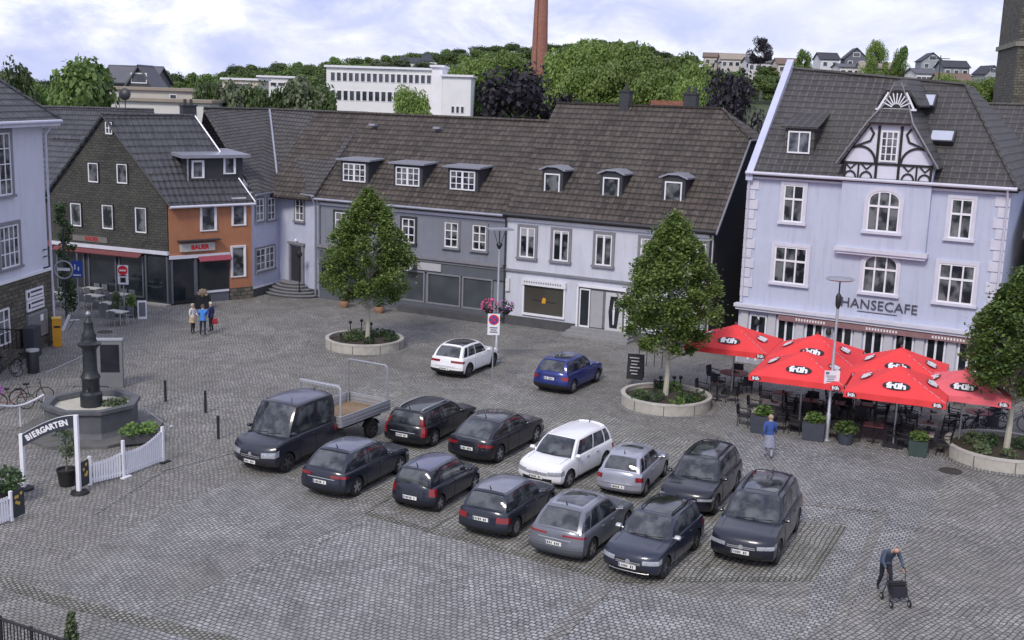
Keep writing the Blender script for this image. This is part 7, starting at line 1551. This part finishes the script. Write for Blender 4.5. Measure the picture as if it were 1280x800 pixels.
def far_block(px0, px1, ytop, ybase, dist, label, c, bands=(), depth=10, roofc=None, name='modern_building', step=None, ang=0, rails=False):
    a = at_dist(px0, ytop, dist); b = at_dist(px1, ytop, dist); fr = Fr((a[0], a[1]), ang=R(ang)); Lw = math.dist(a[:2], b[:2]); zt = (a[2]+b[2])/2; base = min(at_dist((px0+px1)/2, ybase, dist)[2], hill(a[0], a[1]))-.5
    t = thing(name, label, 'building', (a[0], a[1], base)); wm = mat('block_wall_'+str(int(px0)), c, .85, var=.07, scale=.4, dirt=.2); MB().fb(fr, 0, Lw, -depth, 0, base, zt).build('wall', wm, t); MB().fb(fr, -.3, Lw+.3, -depth-.3, .35, zt, zt+.3).build('roof', roofc or WHITE, t)
    for y0, y1, x0, x1, n in bands:
        z1 = at_dist(px0, y0, dist)[2]; z0 = at_dist(px0, y1, dist)[2]
        for k in range(n):
            s0 = lerp(x0, x1, k/n)*Lw+.08; s1 = lerp(x0, x1, (k+1)/n)*Lw-.08; o_ = subbase(MB().fb(fr, s0, s1, 0, .06, z0, z1).build('window', FRAMEW, t), t); MB().fb(fr, s0+.08, s1-.08, .06, .08, z0+.08, z1-.08).build('pane', FWIN, o_)
    return t
far_block(408, 552, 86, 142, 170, 'long white modern building with two rows of ribbon windows', (.74, .74, .76), ((89.5, 101, .03, .97, 18), (112, 125, .03, .80, 14)), depth=14)
far_block(553, 589, 96, 142, 165, 'white cubic end wing of the modern building', (.76, .76, .80), ((132, 141, .3, .8, 3),), depth=16)
far_block(540, 553, 84, 142, 167, 'white stair block between the ribbon windows and the end wing', (.78, .78, .84), (), depth=12)
far_block(128, 262, 113, 135, 128, 'long beige flat-roofed hall behind the slate roof', (.50, .47, .43), ((115, 122, .62, .70, 1),), depth=10, roofc=RS)
far_block(127, 262, 127, 150, 118, 'lower white annex in front of the beige hall', (.62, .61, .60), (), depth=6, roofc=RS)
far_block(278, 322, 100, 122, 180, 'small cream block beyond the beige hall', (.55, .50, .42), ((103, 108, .2, .8, 3),), depth=8)
far_block(323, 370, 97, 120, 200, 'low white house with flat roof left of the modern block', (.72, .72, .74), ((102, 107, .1, .9, 4),), depth=9)
far_house(126, 190, 103, 83, 118, 165, 'house with dark broad roof and pale gable above the beige hall', (.10, .10, .11), RG, ang=0, depth=9, wins=(3, 1), name='hillside_house')
far_house(158, 190, 106, 82, 118, 160, 'dark gable front with wide white windows above the beige hall', (.06, .065, .07), RG, depth=6, wins=(2, 1), gable_front=True)
for i, (x0, x1, ye, yr, yb, d_, wc, rm, wn, gf_, lab) in enumerate((
    (880, 900, 71, 66, 84, 390, (.42, .38, .33), RB, (2, 1), False, 'beige house at the left end of the hillside estate'), (902, 934, 74, 67, 86, 380, (.5, .48, .45), RS, (4, 1), False, 'long sand-roofed house right of the beige one'),
    (936, 968, 78, 72, 92, 360, (.6, .6, .62), RG, (4, 1), False, 'grey-roofed terrace house under the dark round tree'), (973, 1002, 80, 73, 92, 350, (.55, .5, .46), RB, (3, 1), False, 'brown-roofed house just over the cafe parapet'),
    (1026, 1050, 74, 66, 86, 370, (.62, .62, .66), RD_, (2, 1), False, 'white terrace house with dark roof, left of the peaked grey house'), (1056, 1084, 73, 60, 88, 372, (.13, .14, .17), RD_, (2, 1), True, 'dark grey house with peaked gable on the hilltop'),
    (1050, 1076, 84, 80, 96, 340, (.66, .66, .66), RG, (3, 1), False, 'white balcony house below the peaked grey house'), (1078, 1122, 86, 78, 98, 335, (.58, .55, .5), RS, (5, 1), False, 'long sand-coloured terrace house in the middle of the hillside'),
    (1152, 1178, 76, 66, 90, 360, (.30, .33, .36), RD_, (2, 2), True, 'blue-grey gable house high on the right hillside'), (1180, 1212, 84, 76, 94, 350, (.24, .25, .27), RD_, (3, 1), False, 'dark double house with a row of windows on the right hillside'),
    (1146, 1172, 92, 86, 102, 320, (.7, .7, .72), RG, (4, 1), False, 'white balcony block under the blue-grey gable house'), (1176, 1218, 104, 92, 116, 300, (.5, .46, .42), RB, (4, 1), False, 'brown-roofed house low on the right hillside'),
    (1232, 1252, 92, 82, 102, 340, (.32, .33, .35), RD_, (1, 1), True, 'small dark gable house next to the church tower'), (498, 524, 78, 72, 88, 395, (.6, .6, .62), RD_, (3, 1), False, 'white house with blue-black roof among trees above the modern block'), (527, 552, 76, 68, 88, 390, (.66, .66, .68), RD_, (3, 1), False, 'second white dark-roofed house at the hill crest above the modern block'))):
    far_house(x0, x1, ye, yr, yb, d_, lab, wc, rm, ang=rf_.uniform(-8, 8), depth=8, wins=wn, gable_front=gf_)

# ================================================================== PEOPLE
def person(label, xy, heading, J, tops, legs, hair, shoes=(.02, .02, .022), h=1.72, skirt=None, hairlong=False, sleeves=None, bald=False):
    """one continuous skinned figure facing its own +X; J overrides joints"""
    k = h/1.72
    P = dict(pel=(0, 0, .94), sp=(0, 0, 1.12), ch=(0, 0, 1.34), nk=(.01, 0, 1.47), hd0=(.02, 0, 1.55), hd=(.035, 0, 1.62), top=(.03, 0, 1.69),
             hl=(0, .09, .90), kl=(.03, .10, .50), al=(-.02, .10, .09), tl=(.13, .115, .045), hr=(0, -.09, .90), kr=(.03, -.10, .50), ar=(-.02, -.10, .09), tr=(.13, -.115, .045),
             sl=(0, .185, 1.39), el=(-.03, .23, 1.13), wl=(.06, .24, .90), sr=(0, -.185, 1.39), er=(-.03, -.23, 1.13), wr=(.06, -.24, .90))
    P.update(J or {}); rad = dict(pel=(.15, .12), sp=(.135, .115), ch=(.165, .12), nk=(.062, .062), hd0=(.075, .07), hd=(.095, .085), top=(.055, .055), hl=(.095, .095), hr=(.095, .095), kl=(.062, .062), kr=(.062, .062), al=(.042, .042), ar=(.042, .042), tl=(.038, .03), tr=(.038, .03),
             sl=(.078, .078), sr=(.078, .078), el=(.048, .048), er=(.048, .048), wl=(.03, .03), wr=(.03, .03))
    E = [('pel', 'sp', 0), ('sp', 'ch', 0), ('ch', 'nk', 0), ('nk', 'hd0', 3), ('hd0', 'hd', 3), ('hd', 'top', 3), ('pel', 'hl', 1), ('hl', 'kl', 1), ('kl', 'al', 1), ('al', 'tl', 2), ('pel', 'hr', 1), ('hr', 'kr', 1), ('kr', 'ar', 1), ('ar', 'tr', 2), ('ch', 'sl', 0), ('sl', 'el', 0), ('el', 'wl', 0), ('ch', 'sr', 0), ('sr', 'er', 0), ('er', 'wr', 0)]
    for sd_ in ('l', 'r'):      # palm, four fingers of different lengths, thumb off the side
        w_, e_ = Vector(P['w'+sd_]), Vector(P['e'+sd_]); d = (w_-e_).normalized(); sgn = 1 if sd_ == 'l' else -1; a = Vector((1, 0, 0)); a = (a-d*a.dot(d)).normalized(); inn = d.cross(a)*sgn
        P['p'+sd_] = tuple(w_+d*.06); rad['p'+sd_] = (.034, .02); E.append(('w'+sd_, 'p'+sd_, 3))
        for i, (off, ln) in enumerate(((.026, .072), (.009, .082), (-.009, .076), (-.026, .06))):
            b = w_+d*.085+a*off; P['f%s%d' % (sd_, i)] = tuple(b); P['g%s%d' % (sd_, i)] = tuple(b+d*ln*.55-inn*.01); P['h%s%d' % (sd_, i)] = tuple(b+d*ln*.85-inn*.032)
            for q in 'fgh': rad['%s%s%d' % (q, sd_, i)] = (.0095, .0095)
            E += [('p'+sd_, 'f%s%d' % (sd_, i), 3), ('f%s%d' % (sd_, i), 'g%s%d' % (sd_, i), 3), ('g%s%d' % (sd_, i), 'h%s%d' % (sd_, i), 3)]
        P['t1'+sd_] = tuple(w_+d*.035+a*.035); P['t2'+sd_] = tuple(w_+d*.075+a*.055-inn*.012); rad['t1'+sd_] = rad['t2'+sd_] = (.0105, .0105); E += [('w'+sd_, 't1'+sd_, 3), ('t1'+sd_, 't2'+sd_, 3)]
    keys = list(P); idx = {q: i for i, q in enumerate(keys)}; me = bpy.data.meshes.new('body'); me.from_pydata([tuple(Vector(P[q])*k) for q in keys], [(idx[a], idx[b]) for a, b, _ in E], [])
    o = bpy.data.objects.new('body', me); COL.objects.link(o); md = o.modifiers.new('s', 'SKIN'); md.use_smooth_shade = True
    for q in keys: me.skin_vertices[0].data[idx[q]].radius = (rad[q][0]*k, rad[q][1]*k)
    me.skin_vertices[0].data[idx['pel']].use_root = True; o.modifiers.new('b', 'SUBSURF').levels = 1
    bpy.context.view_layer.update(); dg = bpy.context.evaluated_depsgraph_get(); m2 = bpy.data.meshes.new_from_object(o.evaluated_get(dg)); m2.materials.clear()
    def mm(nm, c): return mat('cloth_%s_%d_%d_%d' % (nm, c[0]*200, c[1]*200, c[2]*200), c, .85, var=.15, scale=12)
    for m_ in (mm('top', tops), mm('legs', legs), mm('shoe', shoes), SKIN): m2.materials.append(m_)
    segs = [(Vector(P[a])*k, Vector(P[b])*k, z) for a, b, z in E]
    for p_ in m2.polygons:
        c = p_.center; best = None
        for a, b, z in segs:
            t_ = max(0, min(1, (c-a).dot(b-a)/max(1e-9, (b-a).length_squared))); d = (c-a-(b-a)*t_).length
            if best is None or d < best[0]: best = (d, z)
        p_.material_index = best[1]; p_.use_smooth = True
    o.modifiers.clear(); o.data = m2
    t = thing('person', label, 'person', (xy[0], xy[1], .014), R(heading), local=True); o.parent = t
    hd = Vector(P['hd'])*k; nk = Vector(P['nk'])*k; up = (Vector(P['top'])*k-nk).normalized(); fw = Vector((1, 0, 0)); fw = (fw-up*fw.dot(up)).normalized(); sdv = up.cross(fw)
    Mh = Matrix((fw, sdv, up)).transposed()
    mb = MB()
    for sg in (-1, 1): mb.add([hd+Mh @ Vector((.092+.004, sg*.033+dx, .012+dz)) for dx, dz in ((-.012, 0), (0, -.008), (.012, 0), (0, .008))], [(0, 1, 2, 3)], 0)
    mb.add([hd+Mh @ Vector(q) for q in ((.086, -.015, -.03), (.086, .015, -.03), (.118, 0, -.026), (.09, 0, .012))], [(0, 1, 2), (0, 2, 3), (1, 3, 2), (0, 3, 1)], 1); mb.add([hd+Mh @ Vector(q) for q in ((.09, -.022, -.055), (.09, .022, -.055), (.092, .018, -.047), (.092, -.018, -.047))], [(0, 1, 2, 3)], 2)
    for sg in (-1, 1): mb.lathe([(.004, -.02), (.018, -.01), (.02, .01), (.004, .022)], tuple(hd+Mh @ Vector((0, sg*.092, -.005))), 6, m=1)
    mb.build('face', [BLACK, SKIN, mat('lips', (.35, .14, .12), .6)], t, base=(0, 0, 0), uv=False)
    if not bald:
        mb = MB(); rh = .108
        def hs(u, v):
            th = math.pi*(.0+.62*v); ph = 2*math.pi*u; q = Vector((math.cos(ph)*math.sin(th), math.sin(ph)*math.sin(th)*.92, math.cos(th)))*rh
            if q.x > 0 and v > .55: q.x *= .55
            if hairlong and q.x < .02 and v > .8: q.z -= .10*(v-.8)/.2
            return hd + Mh @ (q+Vector((-.012, 0, .012)))
        mb.grid(hs, 14, 8, 0, True).build('hair', mm('hair', hair), t, base=(0, 0, 0), uv=False)
    else:
        mb = MB()
        for sg in (-1, 1): mb.grid(lambda u, v: hd+Mh @ Vector((-.095*math.sin(math.pi*.5*u)+.01, sg*.095*math.cos(math.pi*.5*u*.9), -.03+.06*v)), 6, 2, 0, True)
        mb.build('hair', mm('hair', hair), t, base=(0, 0, 0), uv=False)
    if skirt:
        c, z0, z1, r0_, r1_ = skirt; MB().lathe([(r1_, z0), ((r0_+r1_)/2*1.02, (z0+z1)/2), (r0_, z1), (r0_*.8, z1+.02)], n=16).build('skirt', mm('skirt', c), t, base=(0, 0, 0), uv=False)
    # jacket hem
    MB().lathe([(.172*k, .86*k), (.165*k, .96*k), (.15*k, 1.1*k)], tuple(Vector((P['pel'][0]*k, 0, 0))), n=14, cap=False, M=Matrix.Scale(.82, 4, (1, 0, 0))).build('jacket_hem', mm('top', tops), t, base=(0, 0, 0), uv=False)
    return t
def bag(xyz, size, m, label, rot=0):
    mb = MB().hexa([(-size[0]/2, -size[1]/2, 0), (size[0]/2, -size[1]/2, 0), (size[0]/2, size[1]/2, 0), (-size[0]/2, size[1]/2, 0), (-size[0]*.4, -size[1]*.3, size[2]), (size[0]*.4, -size[1]*.3, size[2]), (size[0]*.4, size[1]*.3, size[2]), (-size[0]*.4, size[1]*.3, size[2])]).tube([(-size[0]*.3, 0, size[2]*.95), (-size[0]*.15, 0, size[2]*1.5), (size[0]*.15, 0, size[2]*1.5), (size[0]*.3, 0, size[2]*.95)], .012, 5)
    return whole(mb, 'handbag', m, label, 'bag', xyz, rot=R(rot))
# three people talking in front of the orange house
q = G(241, 417); person('person in a white cardigan and beige skirt over black leggings', q, -20, dict(el=(.08, .24, 1.12), wl=(.22, .14, 1.08), er=(-.02, -.24, 1.12), wr=(.12, -.2, .95)), (.62, .60, .60), (.02, .02, .022), (.42, .36, .30), h=1.64, skirt=((.42, .33, .22), .62, .95, .15, .21))
q = G(254, 420); person('person in a bright blue jacket and dark trousers seen from behind', q, 100, dict(el=(.1, .22, 1.15), wl=(.26, .14, 1.15), er=(.1, -.22, 1.15), wr=(.26, -.12, 1.13), kl=(.05, .12, .5), al=(.02, .14, .09), tl=(.15, .16, .045)), (.06, .22, .62), (.015, .02, .035), (.10, .08, .07), h=1.70)
q = G(262, 415); person('person with pale hair in a navy coat, standing right in the group', (q[0]+.1, q[1]), 160, dict(el=(-.03, .23, 1.12), wl=(.03, .25, .88)), (.02, .03, .10), (.02, .024, .05), (.50, .46, .40), h=1.66); bag((q[0]+.35, q[1]-.18, .50), (.34, .12, .28), mat('red_leather', (.42, .03, .04), .5), 'red handbag held by the person in the navy coat', 30)
# woman crossing in front of the terrace
q = G(960, 573); person('person in a royal blue jacket and pale patterned skirt walking past the terrace', q, 82, dict(kl=(.16, .10, .50), al=(.10, .10, .12), tl=(.24, .11, .06), kr=(-.02, -.10, .50), ar=(-.20, -.10, .14), tr=(-.08, -.11, .05), el=(-.16, .24, 1.14), wl=(-.14, .27, .90), er=(.08, -.23, 1.12), wr=(.22, -.25, .95)), (.035, .075, .26), (.30, .30, .34), (.34, .27, .18), shoes=(.02, .02, .05), h=1.70, skirt=((.24, .25, .33), .48, .92, .17, .24))
# old man bent over his rollator
mh = -82; q = G(1106, 742); person('bald older person in a blue-grey jacket bent over a walking frame', q, mh, dict(pel=(-.12, 0, .93), hl=(-.12, .09, .89), hr=(-.12, -.09, .89), sp=(-.02, 0, 1.10), ch=(.16, 0, 1.27), nk=(.29, 0, 1.36), hd0=(.35, 0, 1.40), hd=(.42, 0, 1.43), top=(.49, 0, 1.47), sl=(.14, .18, 1.30), sr=(.14, -.18, 1.30), el=(.24, .27, 1.05), er=(.24, -.27, 1.05), wl=(.42, .25, .90), wr=(.42, -.25, .90), kl=(.06, .10, .50), al=(.02, .10, .09), tl=(.16, .11, .045), kr=(-.10, -.10, .50), ar=(-.28, -.10, .12), tr=(-.15, -.11, .05)), (.055, .075, .12), (.012, .014, .024), (.5, .5, .5), bald=True, h=1.72)
c, s = math.cos(R(mh)), math.sin(R(mh)); t = thing('rollator', 'black four-wheeled walking frame with a bag pushed by the bent person', 'walking frame', (q[0]+.62*c, q[1]+.62*s, .014), R(mh), local=True)
for sy in (-1, 1):
    MB().tube([(-.24, sy*.25, .93), (-.10, sy*.26, .90), (-.05, sy*.26, .55), (.30, sy*.26, .10)], .016, 6).tube([(-.05, sy*.26, .6), (-.28, sy*.26, .10)], .014, 6).build('side_frame', METALD, t)
    MB().tube([(-.30, sy*.25, .935), (-.16, sy*.25, .925)], .024, 6).build('grip', BLACK, t)
    for x in (-.28, .30):
        w_ = MB().lathe([(.05, -.02), (.10, -.018), (.10, .018), (.05, .02)], (x, sy*.26, .10), 14, M=Matrix.Rotation(R(90), 4, 'X')).build('wheel', TYRE, t); MB().lathe([(.001, -.024), (.05, -.024), (.05, .024), (.001, .024)], (x, sy*.26, .10), 10, M=Matrix.Rotation(R(90), 4, 'X')).build('rim', ALU, w_)
MB().box((.02, 0, .58), (.26, .44, .04)).build('seat', BLACK, t); MB().box((.14, 0, .40), (.18, .40, .28)).build('bag', mat('black_nylon', (.02, .02, .03), .7), t); MB().tube([(.05, -.26, .62), (.05, .26, .62)], .014).tube([(.2, -.26, .25), (.2, .26, .25)], .012).build('crossbar', METALD, t)
for o in bpy.data.objects:
    if '_w' in o: del o['_w']
